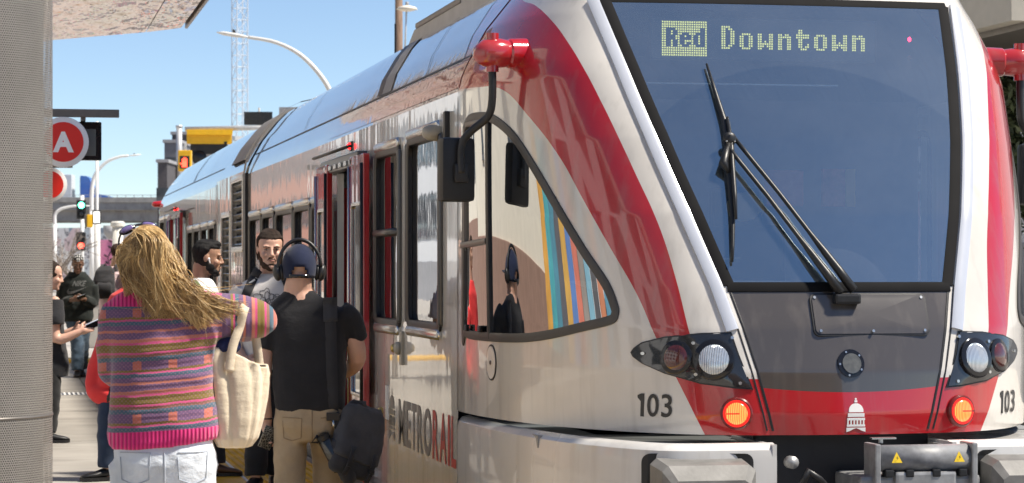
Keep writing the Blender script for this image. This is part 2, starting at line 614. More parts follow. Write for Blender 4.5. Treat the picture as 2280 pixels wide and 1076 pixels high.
MB().add([(-4.2, 19.6, 4.66), (4.27, 19.6, 4.66), (4.27, 20.07, 4.66), (2.65, 22.7, 4.66), (-4.2, 22.7, 4.66), (-4.2, 19.6, 4.92), (4.27, 19.6, 4.92), (4.27, 20.07, 4.92), (2.65, 22.7, 4.92), (-4.2, 22.7, 4.92)],
         [(4, 3, 2, 1, 0), (5, 6, 7, 8, 9), (0, 1, 6, 5), (1, 2, 7, 6), (2, 3, 8, 7), (3, 4, 9, 8), (4, 0, 5, 9)]).build('roof_end', M_bronze, can)
MB().bb(4.275, 4.31, 9, 20.0, 4.58, 4.95, bev=.008).build('fascia', mat('fascia bronze', (.30, .26, .23), .35, .1, metal=.6), can)

# perforated column (holes punched through a sheet round a dark core)
t = NT('perforated metal')
uv = t.n('UVMap').outputs[0]
sp = t.n('SeparateXYZ'); t.l(uv, sp.inputs[0])
P = .0085
def lattice(ox, oy):
    fx = t.math('SUBTRACT', t.math('FRACT', t.math('ADD', t.math('DIVIDE', sp.outputs[0], P), ox)), .5)
    fy = t.math('SUBTRACT', t.math('FRACT', t.math('ADD', t.math('DIVIDE', sp.outputs[1], P * 1.732), oy)), .5)
    fy = t.math('MULTIPLY', fy, 1.732)
    return t.math('SQRT', t.math('ADD', t.math('MULTIPLY', fx, fx), t.math('MULTIPLY', fy, fy)))
d = t.math('MINIMUM', lattice(0, 0), lattice(.5, .5))
hole = t.math('LESS_THAN', d, .30)
nn = t.noise(2.0, 4)
t.set(Base_Color=t.ramp(nn, [(.3, (.20, .185, .165)), (.7, (.30, .275, .245))]), Roughness=.42, Metallic=.25, Alpha=t.math('SUBTRACT', 1.0, hole))
M_perf = t.m
def column(loc, r, h, label):
    root = empty('canopy_column', loc, 0, label, 'column', 'canopy columns')
    n = 64
    me_v, me_f, uvs = [], [], []
    for k in range(n + 1):
        a = 2 * math.pi * k / n
        for z in (0.0, h):
            me_v.append((r * math.cos(a), r * math.sin(a), z)); uvs.append((a * r, z))
    for k in range(n):
        me_f.append((2 * k, 2 * k + 2, 2 * k + 3, 2 * k + 1))
    me = bpy.data.meshes.new('perforated_sheet')
    me.from_pydata(me_v, [], me_f)
    ul = me.uv_layers.new(name='UVMap')
    for lp in me.loops:
        ul.data[lp.index].uv = uvs[lp.vertex_index]
    link('perforated_sheet', me, M_perf, root, True)
    MB().cyl((0, 0, 0.0), (0, 0, h), r - .03, 32).build('core', mat('column core', (.03, .028, .026), .7), root, True)
    MB().tube([(0, 0, 0), (0, 0, .12)], r + .015, 48).build('collar', M_bronze, root, True)
    MB().tube([(0, 0, 1.005), (0, 0, 1.013)], r + .002, 64).build('seam_band', M_bronze, root, True)
    return root
column((-.166, 8.2, 0), .32, 4.598, 'fat perforated metal canopy column cut by the left edge of the picture')
column((-.16, 22.35, 0), .22, 4.598, 'perforated canopy column behind the near one, carrying the round letter A sign')
column((-.10, 33.2, 0), .22, 4.598, 'perforated canopy column farthest along, carrying the partly hidden round sign')

M_signred = mat('sign red', (.80, .03, .02), .3, .04, coat=.3)
M_signgrey = mat('sign white', (.88, .88, .87), .35, .04)
def round_sign(loc, r, label, letter, screen):
    root = empty('platform_sign', loc, 0, label, 'sign', 'round platform signs')
    MB().tube([(0, -.05, 0), (0, -.045, 0), (0, .045, 0), (0, .05, 0)], [r * .96, r, r, r * .96], 48).build('disc', M_signgrey, root, angle=40)
    MB().cyl((0, -.0545, 0), (0, -.05, 0), r * .79, 48).build('red_face', M_signred, root)
    if letter:
        vs_, fs, asp = text_mesh('A', bold=.05)
        hgt = r * .82; w = hgt * 1.0
        MB().add([((v.x - .5) * w, -.0575, (v.y - .5) * hgt) for v in vs_], fs).build('letter', mat('letter white', (.92, .92, .91), .4, .03), root)
    return root
sgn = round_sign((.512, 22.35, 2.612), .224, 'large round white and red platform sign with letter A', True, True)
MB().bb(-.45, .492, -.035, .035, .225, .295, bev=.004).build('bracket', M_bronze, sgn)
sg2 = round_sign((.585, 33.25, 2.6), .228, 'lower smaller-looking round red sign half hidden by the near column', False, False)
MB().bb(-.5, .3, -.035, .035, .225, .295, bev=.004).build('bracket', M_bronze, sg2)
scr = empty('display_screen', (.69, 22.55, 2.65), 0, 'dark framed information screen hanging behind the letter A sign', 'screen')
MB().bb(-.17, .165, -.05, .05, -.19, .155, bev=.01).build('housing', M_blackgl, scr)
MB().bb(-.14, .115, -.054, -.0505, -.15, .09).build('panel', mat('grey screen', (.16, .165, .15), .3, .05), scr)
MB().bb(-.02, .02, -.2, .02, .156, .21).build('hanger', M_bronze, scr)

# ------------------------------------------------------------------ the train
CL, SB = 3.925, 13.4
WT = [(-.4, 1.43), (.1, 1.475), (2.46, 1.475), (2.54, 1.455), (2.62, 1.42), (2.8, 1.32), (3.0, 1.16), (3.1, 1.06), (3.18, .9), (3.25, .6), (3.3, 0)]
ST = [(.6, 11.10), (.8, 11.09), (1.0, 11.11), (1.2, 11.17), (1.4, 11.26), (1.75, 11.44), (2.13, 11.68), (2.5, 11.95), (2.87, 12.25), (3.0, 12.36), (3.1, 12.5), (3.2, 12.8), (3.3, 13.4)]
def Wd(z): return tab(WT, z)
def S0(z): return tab(ST, z)
def ff(z): return min(.386 + (z - .7) * .25 + (.028 * math.sin(math.pi * (z - 1.4) / 1.47) if 1.4 < z < 2.87 else 0), Wd(z) * .8)
def front(h, z):
    a = abs(h); F_ = ff(z)
    if a <= F_:
        s = S0(z) + .04 * (a / F_) ** 2 if F_ > 0 else S0(z)
    else:
        q = min(1.0, (a - F_) / (Wd(z) - F_))
        s = S0(z) + .04 + (SB - S0(z) - .04) * (1 - math.sqrt(1 - q * q))
    return Vector((CL + h, s, z))
def side(s, z):
    if s >= SB:
        return Vector((CL - Wd(z), s, z))
    u = 1 - (s - S0(z) - .04) / (SB - S0(z) - .04)
    u = max(-1.0, min(1.0, u))
    return Vector((CL - (ff(z) + (Wd(z) - ff(z)) * math.sqrt(1 - u * u)), s, z))
def nrm(fn, a, b, e=.004):
    d1 = fn(a + e, b) - fn(a - e, b)
    d2 = fn(a, b + e) - fn(a, b - e)
    n = d1.cross(d2).normalized()
    ref = fn(a, b) - Vector((CL, 15, 1.3))
    return n if n.dot(ref) > 0 else -n

def mat_paint(name, col, livery=False, rough=.13, wave=.05, coat=1.0):
    t = NT(name)
    pos = t.n('NewGeometry').outputs['Position']
    dirt = t.noise(2.2, 5, vec=pos, stretch=(1, 1, .5))
    if livery:
        sp = t.n('SeparateXYZ'); t.l(pos, sp.inputs[0])
        h = t.math('ABSOLUTE', t.math('SUBTRACT', sp.outputs[0], CL))
        q = t.math('ADD', h, t.math('MULTIPLY', t.math('SUBTRACT', sp.outputs[1], 11.0), .5))
        z = sp.outputs[2]
        zn = t.math('DIVIDE', t.math('SUBTRACT', z, .6), 2.6)
        def curve(pts):
            fc = t.n('FloatCurve')
            cm = fc.mapping
            cu = cm.curves[0]
            pts = sorted(((p[1] - .6) / 2.6, p[0] / 2.8) for p in pts)
            cu.points[0].location = pts[0]; cu.points[1].location = pts[-1]
            for p in pts[1:-1]:
                cu.points.new(*p)
            for p in cu.points:
                p.handle_type = 'AUTO'
            cm.update()
            t.l(zn, fc.inputs['Value'])
            return t.math('MULTIPLY', fc.outputs[0], 2.8)
        Q = lambda h_, s_: abs(h_) + .5 * (s_ - 11)
        redL = [(-1.374, 12.649, 2.418), (-1.29, 12.369, 2.262), (-1.188, 12.091, 2.043), (-1.118, 11.898, 1.835), (-1.034, 11.682, 1.589), (-.949, 11.486, 1.351), (-.889, 11.38, 1.159), (-.804, 11.285, .949), (-.689, 11.225, .697)]
        redR = [(-1.196, 12.993, 2.928), (-1.191, 12.708, 2.87), (-1.157, 12.437, 2.761), (-1.106, 12.254, 2.627), (-1.05, 12.107, 2.475), (-.997, 11.988, 2.319), (-.945, 11.866, 2.153), (-.888, 11.723, 1.951), (-.821, 11.547, 1.697), (-.787, 11.386, 1.437), (-.752, 11.276, 1.183), (-.70, 11.23, .99)]
        cL = curve([(Q(a, b), c) for a, b, c in redL] + [(Q(1.43, 12.95), 2.455), (2.75, 2.482), (2.78, 3.2)])
        cR = curve([(Q(a, b), c) for a, b, c in redR] + [(2.3, 3.05), (2.6, 3.2), (.1, .95), (0.0, .93), (0.0, .6)])
        red = t.math('MULTIPLY', t.math('LESS_THAN', q, cL), t.math('GREATER_THAN', q, cR))
        # lower front panel: charcoal above a red band
        arc = t.math('SUBTRACT', .900, t.math('MULTIPLY', t.math('MULTIPLY', h, h), -.12))
        inpanel = t.math('LESS_THAN', h, t.math('ADD', t.math('MULTIPLY', t.math('SUBTRACT', z, .7), .25), .386))
        char = t.math('MULTIPLY', inpanel, t.math('MULTIPLY', t.math('GREATER_THAN', z, arc), t.math('LESS_THAN', z, 1.45)))
        low = t.math('MULTIPLY', t.math('LESS_THAN', z, t.math('ADD', arc, .035)), t.math('LESS_THAN', q, cL))
        red = t.math('MAXIMUM', red, low)
        c = t.mix(red, col, (.43, .008, .014))
        c = t.mix(char, c, (.068, .060, .054))
    else:
        c = t.mix(0.0, col, col)
    streak = t.noise(5.5, 4, vec=pos, stretch=(2.2, 2.2, .16))
    c = t.mix(t.ramp(dirt, [(.42, 0.0), (.75, .22)]), c, (.16, .14, .12))
    c = t.mix(t.ramp(streak, [(.52, 0.0), (.72, .20)]), c, (.20, .175, .15))
    t.set(Base_Color=c, Roughness=t.ramp(dirt, [(.3, rough), (.8, rough + .1)]), Coat_Weight=coat)
    t.b.inputs['Coat Roughness'].default_value = .02
    if wave:
        b = t.bump(t.noise(.9, 2, vec=pos, stretch=(1, 2.6, .35)), wave, .06)
        t.l(b.outputs[0], t.b.inputs['Coat Normal'])
    MATS[name] = t.m
    return t.m
GREY = (.63, .60, .55)
M_shell = mat_paint('train grey paint', (.84, .80, .73), wave=.07)
M_liv = mat_paint('train nose livery', GREY, True, wave=.025)
M_red = mat_paint('train red paint', (.43, .008, .014), wave=.05)
M_roof = mat_paint('train roof paint', (.50, .50, .50), rough=.16, wave=.03)
M_mattegrey = mat('articulation grey', (.27, .255, .235), .5, .1, 5)
M_glass = glass('window glass', (.40, .41, .40), 4.6, 0, .05)
M_wind = glass('windscreen glass', (.72, .78, .82), 6.0, 0, 0, (.78, .95, 1.0))
def haze_film(m, lo, hi):
    # haze mixed into the glass as a pale tone, weaker in the wiper's sweep
    nt = m.node_tree
    t = NT.__new__(NT); t.m, t.t = m, nt
    out = [n for n in nt.nodes if n.type == 'OUTPUT_MATERIAL'][0]
    old = out.inputs[0].links[0].from_socket
    pos = t.n('NewGeometry').outputs['Position']
    sp_ = t.n('SeparateXYZ'); t.l(pos, sp_.inputs[0])
    dx = t.math('SUBTRACT', sp_.outputs[0], CL); dz = t.math('SUBTRACT', sp_.outputs[2], 1.33)
    rad = t.math('SQRT', t.math('ADD', t.math('MULTIPLY', dx, dx), t.math('MULTIPLY', dz, dz)))
    wiped = t.math('MULTIPLY', t.math('LESS_THAN', rad, 1.18), t.math('GREATER_THAN', rad, .25))
    f = t.math('ADD', lo, t.math('MULTIPLY', t.noise(2.6, 6, vec=pos), hi - lo))
    f = t.math('ADD', f, t.math('MULTIPLY', t.noise(40, 3, vec=pos), .02))
    f = t.math('MULTIPLY', f, t.math('SUBTRACT', 1.0, t.math('MULTIPLY', wiped, .35)))
    df = t.n('BsdfDiffuse'); df.inputs[0].default_value = (.55, .60, .66, 1)
    mx = t.n('MixShader'); t.l(f, mx.inputs[0]); t.l(old, mx.inputs[1]); t.l(df.outputs[0], mx.inputs[2]); t.l(mx.outputs[0], out.inputs[0])
haze_film(M_wind, .01, .075)
M_cabg = glass('cab side glass', (.36, .37, .36), 5.6, 0, .02)
M_bump = mat_paint('bumper grey paint', (.60, .59, .57), rough=.25, wave=.03, coat=.5)

train = empty('train', (0, 0, 0), 0, 'red, grey and charcoal commuter train number 103 standing at the platform', 'train')

# ---- nose: one gridded skin; the cells of the windscreen and cab side windows become panes
WIN = [(-1.47, 13.223, 2.25), (-1.463, 13.127, 2.293), (-1.445, 12.965, 2.301), (-1.404, 12.737, 2.278), (-1.338, 12.475, 2.175), (-1.27, 12.245, 2.004), (-1.187, 11.993, 1.771), (-1.119, 11.798, 1.568), (-1.064, 11.652, 1.415), (-1.036, 11.585, 1.306), (-1.034, 11.574, 1.263), (-1.055, 11.598, 1.23), (-1.15, 11.76, 1.195), (-1.268, 12.042, 1.148), (-1.361, 12.366, 1.124), (-1.456, 12.97, 1.12), (-1.47, 13.183, 1.134), (-1.473, 13.25, 1.174)]
Qf = lambda h, s: abs(h) + .5 * (s - 11)
WQ = [(Qf(h, s), z) for h, s, z in WIN]
_c = (sum(p[0] for p in WQ) / len(WQ), sum(p[1] for p in WQ) / len(WQ))
WQ = [(_c[0] + (p[0] - _c[0]) * .982, _c[1] + (p[1] - _c[1]) * .982) for p in WQ]
def inside(px, py, poly):
    c = False
    n = len(poly)
    for i in range(n):
        (x0, y0), (x1, y1) = poly[i], poly[(i + 1) % n]
        if (y0 > py) != (y1 > py) and px < (x1 - x0) * (py - y0) / (y1 - y0) + x0:
            c = not c
    return c
def nose_point(z, j, NC, NF):
    """column j: NC columns round each corner, NF across the front"""
    F_, W_, a, b = ff(z), Wd(z), S0(z) + .04, SB
    if j <= NC:
        ph = math.pi / 2 * (1 - j / NC)
        return Vector((CL - (F_ + (W_ - F_) * math.sin(ph)), a + (b - a) * (1 - math.cos(ph)), z))
    if j <= NC + NF:
        return front(-F_ + 2 * F_ * (j - NC) / NF, z)
    ph = math.pi / 2 * ((j - NC - NF) / NC)
    return Vector((CL + (F_ + (W_ - F_) * math.sin(ph)), a + (b - a) * (1 - math.cos(ph)), z))
def nose_mesh(NC, NF, zs, mirror=None, holes=True):
    n = 2 * NC + NF + 1
    grid = [[nose_point(z, j, NC, NF) for j in range(n)] for z in zs]
    if mirror:
        grid = [[Vector((p.x, mirror - p.y, p.z)) for p in row] for row in grid]
    vs_ = [p for r_ in grid for p in r_]
    shell, wind, cabl, cabr = [], [], [], []
    for i in range(len(zs) - 1):
        for j in range(n - 1):
            f = (i * n + j, i * n + j + 1, (i + 1) * n + j + 1, (i + 1) * n + j)
            c = (grid[i][j] + grid[i + 1][j + 1] + grid[i][j + 1] + grid[i + 1][j]) / 4
            if holes and NC <= j < NC + NF and 1.40 < c.z < 2.86:
                wind.append(f)
            elif holes and inside(Qf(c.x - CL, c.y), c.z, WQ):
                (cabl if c.x < CL else cabr).append(f)
            else:
                shell.append(f)
    return vs_, shell, wind, cabl, cabr
zs = [.70 + (2.87 - .70) * i / 150 for i in range(151)] + [2.9, 2.94, 2.98, 3.02, 3.06, 3.1, 3.13, 3.16, 3.19, 3.22, 3.25, 3.275, 3.29]
vs_, fsh, fw, fcl, fcr = nose_mesh(130, 30, zs)
def submesh(name, vs_, fs, m, off=0.0, smooth=True):
    used = sorted({i for f in fs for i in f})
    mp = {k: i for i, k in enumerate(used)}
    b = MB().add([vs_[k] for k in used], [tuple(mp[i] for i in f) for f in fs])
    o = b.build(name, m, train, smooth)
    if off:
        me = o.data
        ns = [v.normal.copy() for v in me.vertices]
        sg = 1 if sum((ns[v.index].dot(v.co - Vector((CL, 15, 1.3)))) for v in me.vertices) > 0 else -1
        for v in me.vertices:
            v.co += ns[v.index] * off * sg
    return o
nose = submesh('nose', vs_, fsh, M_liv)
submesh('windscreen', vs_, fw, M_wind, .004)
submesh('cab_window', vs_, fcl, M_cabg, -.004)
submesh('cab_window', vs_, fcr, M_cabg, -.004)

def strip(name, pts, nrms, wi, wo, thick, m, parent=train, closed=True):
    """raised band along a curve on a surface; wi / wo: reach to either side"""
    n = len(pts)
    rings = []
    for i in range(n):
        p = pts[i]
        t_ = (pts[(i + 1) % n] - pts[i - 1]) if closed else (pts[min(n - 1, i + 1)] - pts[max(0, i - 1)])
        t_.normalize()
        N = nrms[i]
        B = N.cross(t_).normalized()
        rings.append([p - B * wi - N * .01, p - B * wi + N * thick * .7, p - B * (wi * .6) + N * thick, p + B * (wo * .6) + N * thick, p + B * wo + N * thick * .7, p + B * wo - N * .01])
    if closed:
        rings.append(rings[0])
    return MB().loft(rings, not closed).build(name, m, parent, angle=50)

# cab window rubber, mullion, sliding pane bars
def resample(pts, n):
    pts = [Vector(p) for p in pts]
    out = []
    L = [0]
    for a, b in zip(pts, pts[1:]):
        L.append(L[-1] + (b - a).length)
    for i in range(n):
        d = L[-1] * i / (n - 1)
        k = 0
        while k < len(L) - 2 and L[k + 1] < d:
            k += 1
        out.append(pts[k].lerp(pts[k + 1], (d - L[k]) / max(1e-9, L[k + 1] - L[k])))
    return out
loop = smoothpath([(s, z, 0) for h, s, z in WIN] + [(WIN[0][1], WIN[0][2], 0)], 5)[:-1]
for sgn_ in (1, -1):
    P_, N_ = [], []
    for q in loop:
        p = side(q.x, q.y); nn_ = nrm(side, q.x, q.y)
        if sgn_ < 0:
            p = Vector((2 * CL - p.x, p.y, p.z)); nn_ = Vector((-nn_.x, nn_.y, nn_.z))
        P_.append(p); N_.append(nn_)
    if sgn_ < 0:
        P_.reverse(); N_.reverse()
    strip('cab_window_seal', P_, N_, .028, .018, .010, mat('seal grey', (.045, .042, .04), .45, .1))
    mull = [(12.805 - .075 * i / 12, 2.28 - 1.165 * i / 12) for i in range(13)]
    def surf(q, sg=sgn_):
        p = side(*q); nn_ = nrm(side, *q)
        return (p, nn_) if sg > 0 else (Vector((2 * CL - p.x, p.y, p.z)), Vector((-nn_.x, nn_.y, nn_.z)))
    a = [surf(q) for q in mull]
    strip('cab_window_mullion', [x[0] for x in a], [x[1] for x in a], .022, .022, .010, M_black, closed=False)
    if sgn_ > 0:
        for zb in (1.61, ):
            a = [surf((12.78 + .5 * i / 8, zb + .02 * (1 - i / 8))) for i in range(9)]
            strip('slide_rail', [x[0] for x in a], [x[1] for x in a], .016, .016, .014, M_bronze, closed=False)
        a = [surf((13.21, 1.63 + .62 * i / 8)) for i in range(9)]
        strip('slide_rail', [x[0] for x in a], [x[1] for x in a], .013, .013, .012, M_bronze, closed=False)
        a = [surf((12.82 + .36 * i / 8, 2.265)) for i in range(9)]
        strip('slide_rail', [x[0] for x in a], [x[1] for x in a], .013, .013, .012, M_bronze, closed=False)
        for sx in (12.86, 13.12):
            p, nn_ = surf((sx, 1.165))
            MB().box(p + nn_ * .012, (.02, .05, .035), bev=.004).build('catch', M_blackgl, train)

M_seal = mat('dull black seal', (.006, .006, .007), .75, .2, spec=.12)
# windscreen border, bright trim and front panel grooves
for sg in (-1, 1):
    zz = [.72 + (2.86 - .72) * i / 50 for i in range(51)]
    e = [z for z in zz if z >= 1.385]
    e2 = [z for z in zz if z >= 1.19]
    def fr_(h, z): return front(h, z), nrm(front, h, z)
    a = [fr_(sg * (ff(z) - .012), z) for z in e]
    strip('windscreen_seal', [x[0] for x in a], [x[1] for x in a], .026, .030, .008, M_seal, closed=False)
    a = [fr_(sg * (ff(z) + .052), z) for z in e2]
    strip('bright_trim', [x[0] for x in a], [x[1] for x in a], .030, .030, .016, mat('bright trim', (.62, .64, .68), .16, .04, metal=.35, coat=.6), closed=False)
    a = [fr_(sg * (ff(z) - .006), z) for z in zz if z <= 1.42]
    strip('panel_groove', [x[0] for x in a], [x[1] for x in a], .006, .006, .003, M_black, closed=False)
    a = [fr_(sg * (ff(z) + .022), z) for z in zz if z <= 1.42]
    strip('panel_groove', [x[0] for x in a], [x[1] for x in a], .004, .004, .003, M_black, closed=False)
for z in (1.395, 2.862):
    hs_ = [-ff(z) + 2 * ff(z) * i / 24 for i in range(25)]
    a = [(front(h, z), nrm(front, h, z)) for h in hs_]
    strip('windscreen_seal', [x[0] for x in a], [x[1] for x in a], .024, .024, .008, M_seal, closed=False)

def surf_poly(pts2, fn, off, m, name, parent=train, thick=.003, smooth=True):
    """flat outline laid on the surface fn(a, b) as a thin raised plate (fan from centroid, subdivided)"""
    c = (sum(p[0] for p in pts2) / len(pts2), sum(p[1] for p in pts2) / len(pts2))
    K = 5
    rings = []
    for k in range(1, K + 1):
        rings.append([(c[0] + (p[0] - c[0]) * k / K, c[1] + (p[1] - c[1]) * k / K) for p in pts2])
    b = MB()
    n = len(pts2)
    V = [fn(*c) + nrm(fn, *c) * (off + thick)]
    for r_ in rings:
        V += [fn(*p) + nrm(fn, *p) * (off + thick) for p in r_]
    V += [fn(*p) + nrm(fn, *p) * (off - .012) for p in pts2]
    F_ = [(0, 1 + j, 1 + (j + 1) % n) for j in range(n)]
    for k in range(K):
        for j in range(n):
            F_.append((1 + k * n + j, 1 + (k + 1) * n + j, 1 + (k + 1) * n + (j + 1) % n, 1 + k * n + (j + 1) % n))
    b.add(V, F_)
    return b.build(name, m, parent, angle=40)

def rrect(x0, x1, y0, y1, r, n=5):
    out = []
    for cx, cy, a0 in ((x1 - r, y1 - r, 0), (x0 + r, y1 - r, 90), (x0 + r, y0 + r, 180), (x1 - r, y0 + r, 270)):
        for k in range(n + 1):
            a = R(a0 + 90 * k / n)
            out.append((cx + r * math.cos(a), cy + r * math.sin(a)))
    return out
def circ(cx, cy, r, n=28, ry=None):
    return [(cx + r * math.cos(2 * math.pi * k / n), cy + (ry or r) * math.sin(2 * math.pi * k / n)) for k in range(n)]

# front access panel with rubber edge, screws; round camera glass
M_char = mat_paint('charcoal panel paint', (.068, .060, .054), rough=.22, wave=0)
pan = surf_poly(rrect(-.172, .415, 1.162, 1.362, .03), front, .007, M_black, 'access_panel')
surf_poly(rrect(-.163, .406, 1.171, 1.353, .025), front, .0105, M_char, 'panel_face', pan)
for hx, hz in ((-.15, 1.34), (.39, 1.34), (-.14, 1.185), (.12, 1.183), (.385, 1.185)):
    surf_poly(circ(hx, hz, .007, 8), front, .015, M_alum, 'screw', pan)
cm_ = surf_poly(circ(-.005, 1.034, .066), front, .004, M_blackgl, 'camera_housing')
surf_poly(circ(-.002, 1.034, .046), front, .008, mat('camera glass', (.10, .10, .09), .08, .3, 30, coat=1), 'camera_glass', cm_)
for k in range(5):
    a = R(40 + 72 * k)
    surf_poly(circ(-.005 + .056 * math.cos(a), 1.034 + .056 * math.sin(a), .005, 8), front, .008, M_alum, 'screw', cm_)

# headlights: smoked lens housing, two round lamps each; round tail lamps lit
HL = [(-.984, 1.082), (-.972, 1.104), (-.941, 1.132), (-.853, 1.160), (-.704, 1.179), (-.566, 1.183), (-.538, 1.078), (-.479, .914), (-.556, .919), (-.712, .940), (-.858, .986), (-.943, 1.03), (-.976, 1.061)]
M_smoke = mat('headlight housing', (.022, .022, .022), .10, .3, 9, coat=1)
t = NT('headlight lens'); wv = t.n('TexWave'); wv.inputs['Scale'].default_value = 42; t.l(t.n('NewGeometry').outputs['Position'], wv.inputs['Vector'])
t.set(Base_Color=t.ramp(wv.outputs['Fac'], [(.2, (.30, .34, .38)), (.8, (.75, .78, .80))]), Roughness=.08, Metallic=.55, Coat_Weight=1); t.bump(wv.outputs['Fac'], .4, .01); M_lens = t.m
M_redlens = mat('red lamp lens', (.075, .016, .013), .1, .3, 20, coat=1)
t = NT('lit tail lamp')
pos = t.n('NewGeometry').outputs['Position']; wv = t.n('TexWave'); wv.inputs['Scale'].default_value = 38; t.l(pos, wv.inputs['Vector'])
t.set(Base_Color=(.5, .02, .008), Roughness=.2, Emission_Color=t.ramp(wv.outputs['Fac'], [(.1, (1.0, .045, .008)), (.9, (1.0, .20, .045))]), Emission_Strength=1.25); M_tail = t.m
M_tailrim = emit('tail lamp rim', (1.0, .012, .004), .4, (.3, .01, .01))
for sg in (-1, 1):
    hl = [(sg * h, z) for h, z in HL]
    lp_ = [tuple(v)[:2] for v in smoothpath([(p[0], p[1], 0) for p in hl] + [(hl[0][0], hl[0][1], 0)], 1)[:-1]]
    hd = surf_poly(lp_, front, .002, M_black, 'headlight', thick=.004)
    c = (sum(p[0] for p in lp_) / len(lp_), sum(p[1] for p in lp_) / len(lp_))
    surf_poly([(c[0] + (p[0] - c[0]) * .965, c[1] + (p[1] - c[1]) * .94) for p in lp_], front, .006, M_smoke, 'cover', hd)
    for hx, hz, r_, m in ((.808, 1.062, .082, M_redlens), (.652, 1.053, .098, M_lens)):
        P_ = front(sg * hx, hz); N_ = nrm(front, sg * hx, hz)
        b = MB().tube([P_ - N_ * .03, P_ + N_ * .012, P_ + N_ * .016], [r_, r_, r_ * .93], 32).build('lamp_rim', M_blackgl, hd, angle=40)
        rings = []
        Rot = N_.to_track_quat('Z', 'Y').to_matrix()
        MB().ell(P_ + N_ * .004, (r_ * .84, r_ * .84, .026), Rot, 24, 10).build('lamp_lens', m, hd, True)
    for hx, hz in ((.935, 1.078), (.565, 1.155), (.735, 1.13), (.73, .985), (.54, .945)):
        surf_poly(circ(sg * hx, hz, .008, 8), front, .012, M_alum, 'screw', hd)
    P_ = front(sg * .557, .803); N_ = nrm(front, sg * .557, .803)
    tl = MB().tube([P_ - N_ * .02, P_ + N_ * .010, P_ + N_ * .018], [.077, .077, .070], 36).build('tail_lamp', mat('tail lamp bezel', (.14, .012, .012), .25, .1), train, angle=40)
    Rot = N_.to_track_quat('Z', 'Y').to_matrix()
    MB().tube([P_ + N_ * .012, P_ + N_ * .021], [.064, .064], 36).build('rim_glow', M_tailrim, tl)
    MB().ell(P_ + N_ * .016, (.054, .054, .017), Rot, 28, 10).build('lens', M_tail, tl, True)
    MB().box(P_ + N_ * .034, (.10, .004, .006)).build('bar', M_redlens, tl)

# fleet number, capitol emblem
def surf_text(txt, fn, x0, x1, z0, z1, off, m, name, flip=False, bold=.0):
    vs_, fs, asp = text_mesh(txt, bold=bold)
    b = MB()
    b.add([fn(x0 + (x1 - x0) * v.x, z0 + (z1 - z0) * v.y) + nrm(fn, x0 + (x1 - x0) * v.x, z0 + (z1 - z0) * v.y) * off for v in vs_], fs)
    return b.build(name, m, train, fixn=False)
M_ink = mat('number black', (.02, .02, .02), .4, .1)
for x0 in (-.956, .826):
    surf_poly([(x0 + .010, .778), (x0 + .022, .778), (x0 + .022, .888), (x0 + .012, .888), (x0 - .002, .880), (x0 - .002, .868), (x0 + .010, .872)], front, .001, M_ink, 'digit', thick=.003)
for x0, ch, w in ((-.922, '0', .044), (-.868, '3', .042)):
    surf_text(ch, front, x0, x0 + w, .778, .888, .004, M_ink, 'digit', bold=.012)
for x0, ch, w in ((.862, '0', .044), (.918, '3', .042)):
    surf_text(ch, front, x0, x0 + w, .778, .888, .004, M_ink, 'digit', bold=.012)
M_emb = mat('emblem white', (.80, .80, .78), .35, .03)
def emb(pts, nm='emblem_piece'):
    surf_poly(pts, front, .001, M_emb, nm, thick=.002)
ex = .011
emb(circ(ex, .868, .005, 8)); emb(rrect(ex - .007, ex + .007, .852, .862, .002))
emb([(ex + .036, .806)] + [(ex + .036 * math.cos(R(a)), .812 + .036 * math.sin(R(a))) for a in range(0, 181, 15)] + [(ex - .036, .806)])
emb(rrect(ex - .041, ex + .041, .784, .801, .002)); emb(rrect(ex - .044, ex + .044, .768, .779, .002))
for k in range(6):
    x = ex - .040 + .0155 * k
    emb([(x - .0035, .747), (x + .0035, .747), (x + .0035, .768), (x - .0035, .768)])
emb(rrect(ex - .045, ex + .045, .738, .748, .002))
emb([(ex - .047, .713), (ex - .047, .733), (ex + .004, .733), (ex - .012, .727), (ex - .03, .718)])
emb([(ex + .047, .713), (ex + .03, .718), (ex + .012, .727), (ex - .004, .733), (ex + .047, .733)])

# round hatch on the cab side
hat = [(12.70 + .075 * math.cos(2 * math.pi * k / 28), .992 + .095 * math.sin(2 * math.pi * k / 28)) for k in range(28)]
hq = surf_poly(hat, side, .001, M_black, 'hatch', thick=.003)
surf_poly([(12.70 + (p[0] - 12.70) * .88, .992 + (p[1] - .992) * .9) for p in hat], side, .003, M_shell, 'hatch_cover', hq)
surf_poly(circ(12.70, .992, .011, 10), side, .008, M_bronze, 'lock', hq)

# wiper: base, twin arms, pivot plate, blade
def fs_(h, z, o): return front(h, z) + nrm(front, h, z) * o
wp = MB().box(fs_(0, 1.325, .036), (.13, .06, .05), bev=.015).build('wiper', M_black, train)
for dx, dz in ((-.03, 0), (.035, .012)):
    a, b_ = (dx, 1.345 + dz), (-.455 + dx * .8, 2.075 + dz * 2)
    MB().tube([fs_(a[0] + (b_[0] - a[0]) * k / 8, a[1] + (b_[1] - a[1]) * k / 8, .055) for k in range(9)], [.024, .022, .018] + [.011] * 6, 8).build('arm', M_black, wp, True)
P_ = fs_(-.45, 2.085, .06)
MB().ell(P_, (.036, .018, .036), None, 16, 8).build('pivot_plate', M_black, wp, True)
for k in range(3):
    a = R(90 + 120 * k)
    MB().ell(P_ + Vector((.024 * math.cos(a), -.02, .024 * math.sin(a))), .005, None, 8, 6).build('bolt', M_alum, wp)
bl = [(-.475, 2.495), (-.462, 2.36), (-.448, 2.2), (-.452, 2.08), (-.468, 1.96), (-.482, 1.82), (-.495, 1.70), (-.512, 1.58), (-.524, 1.505)]
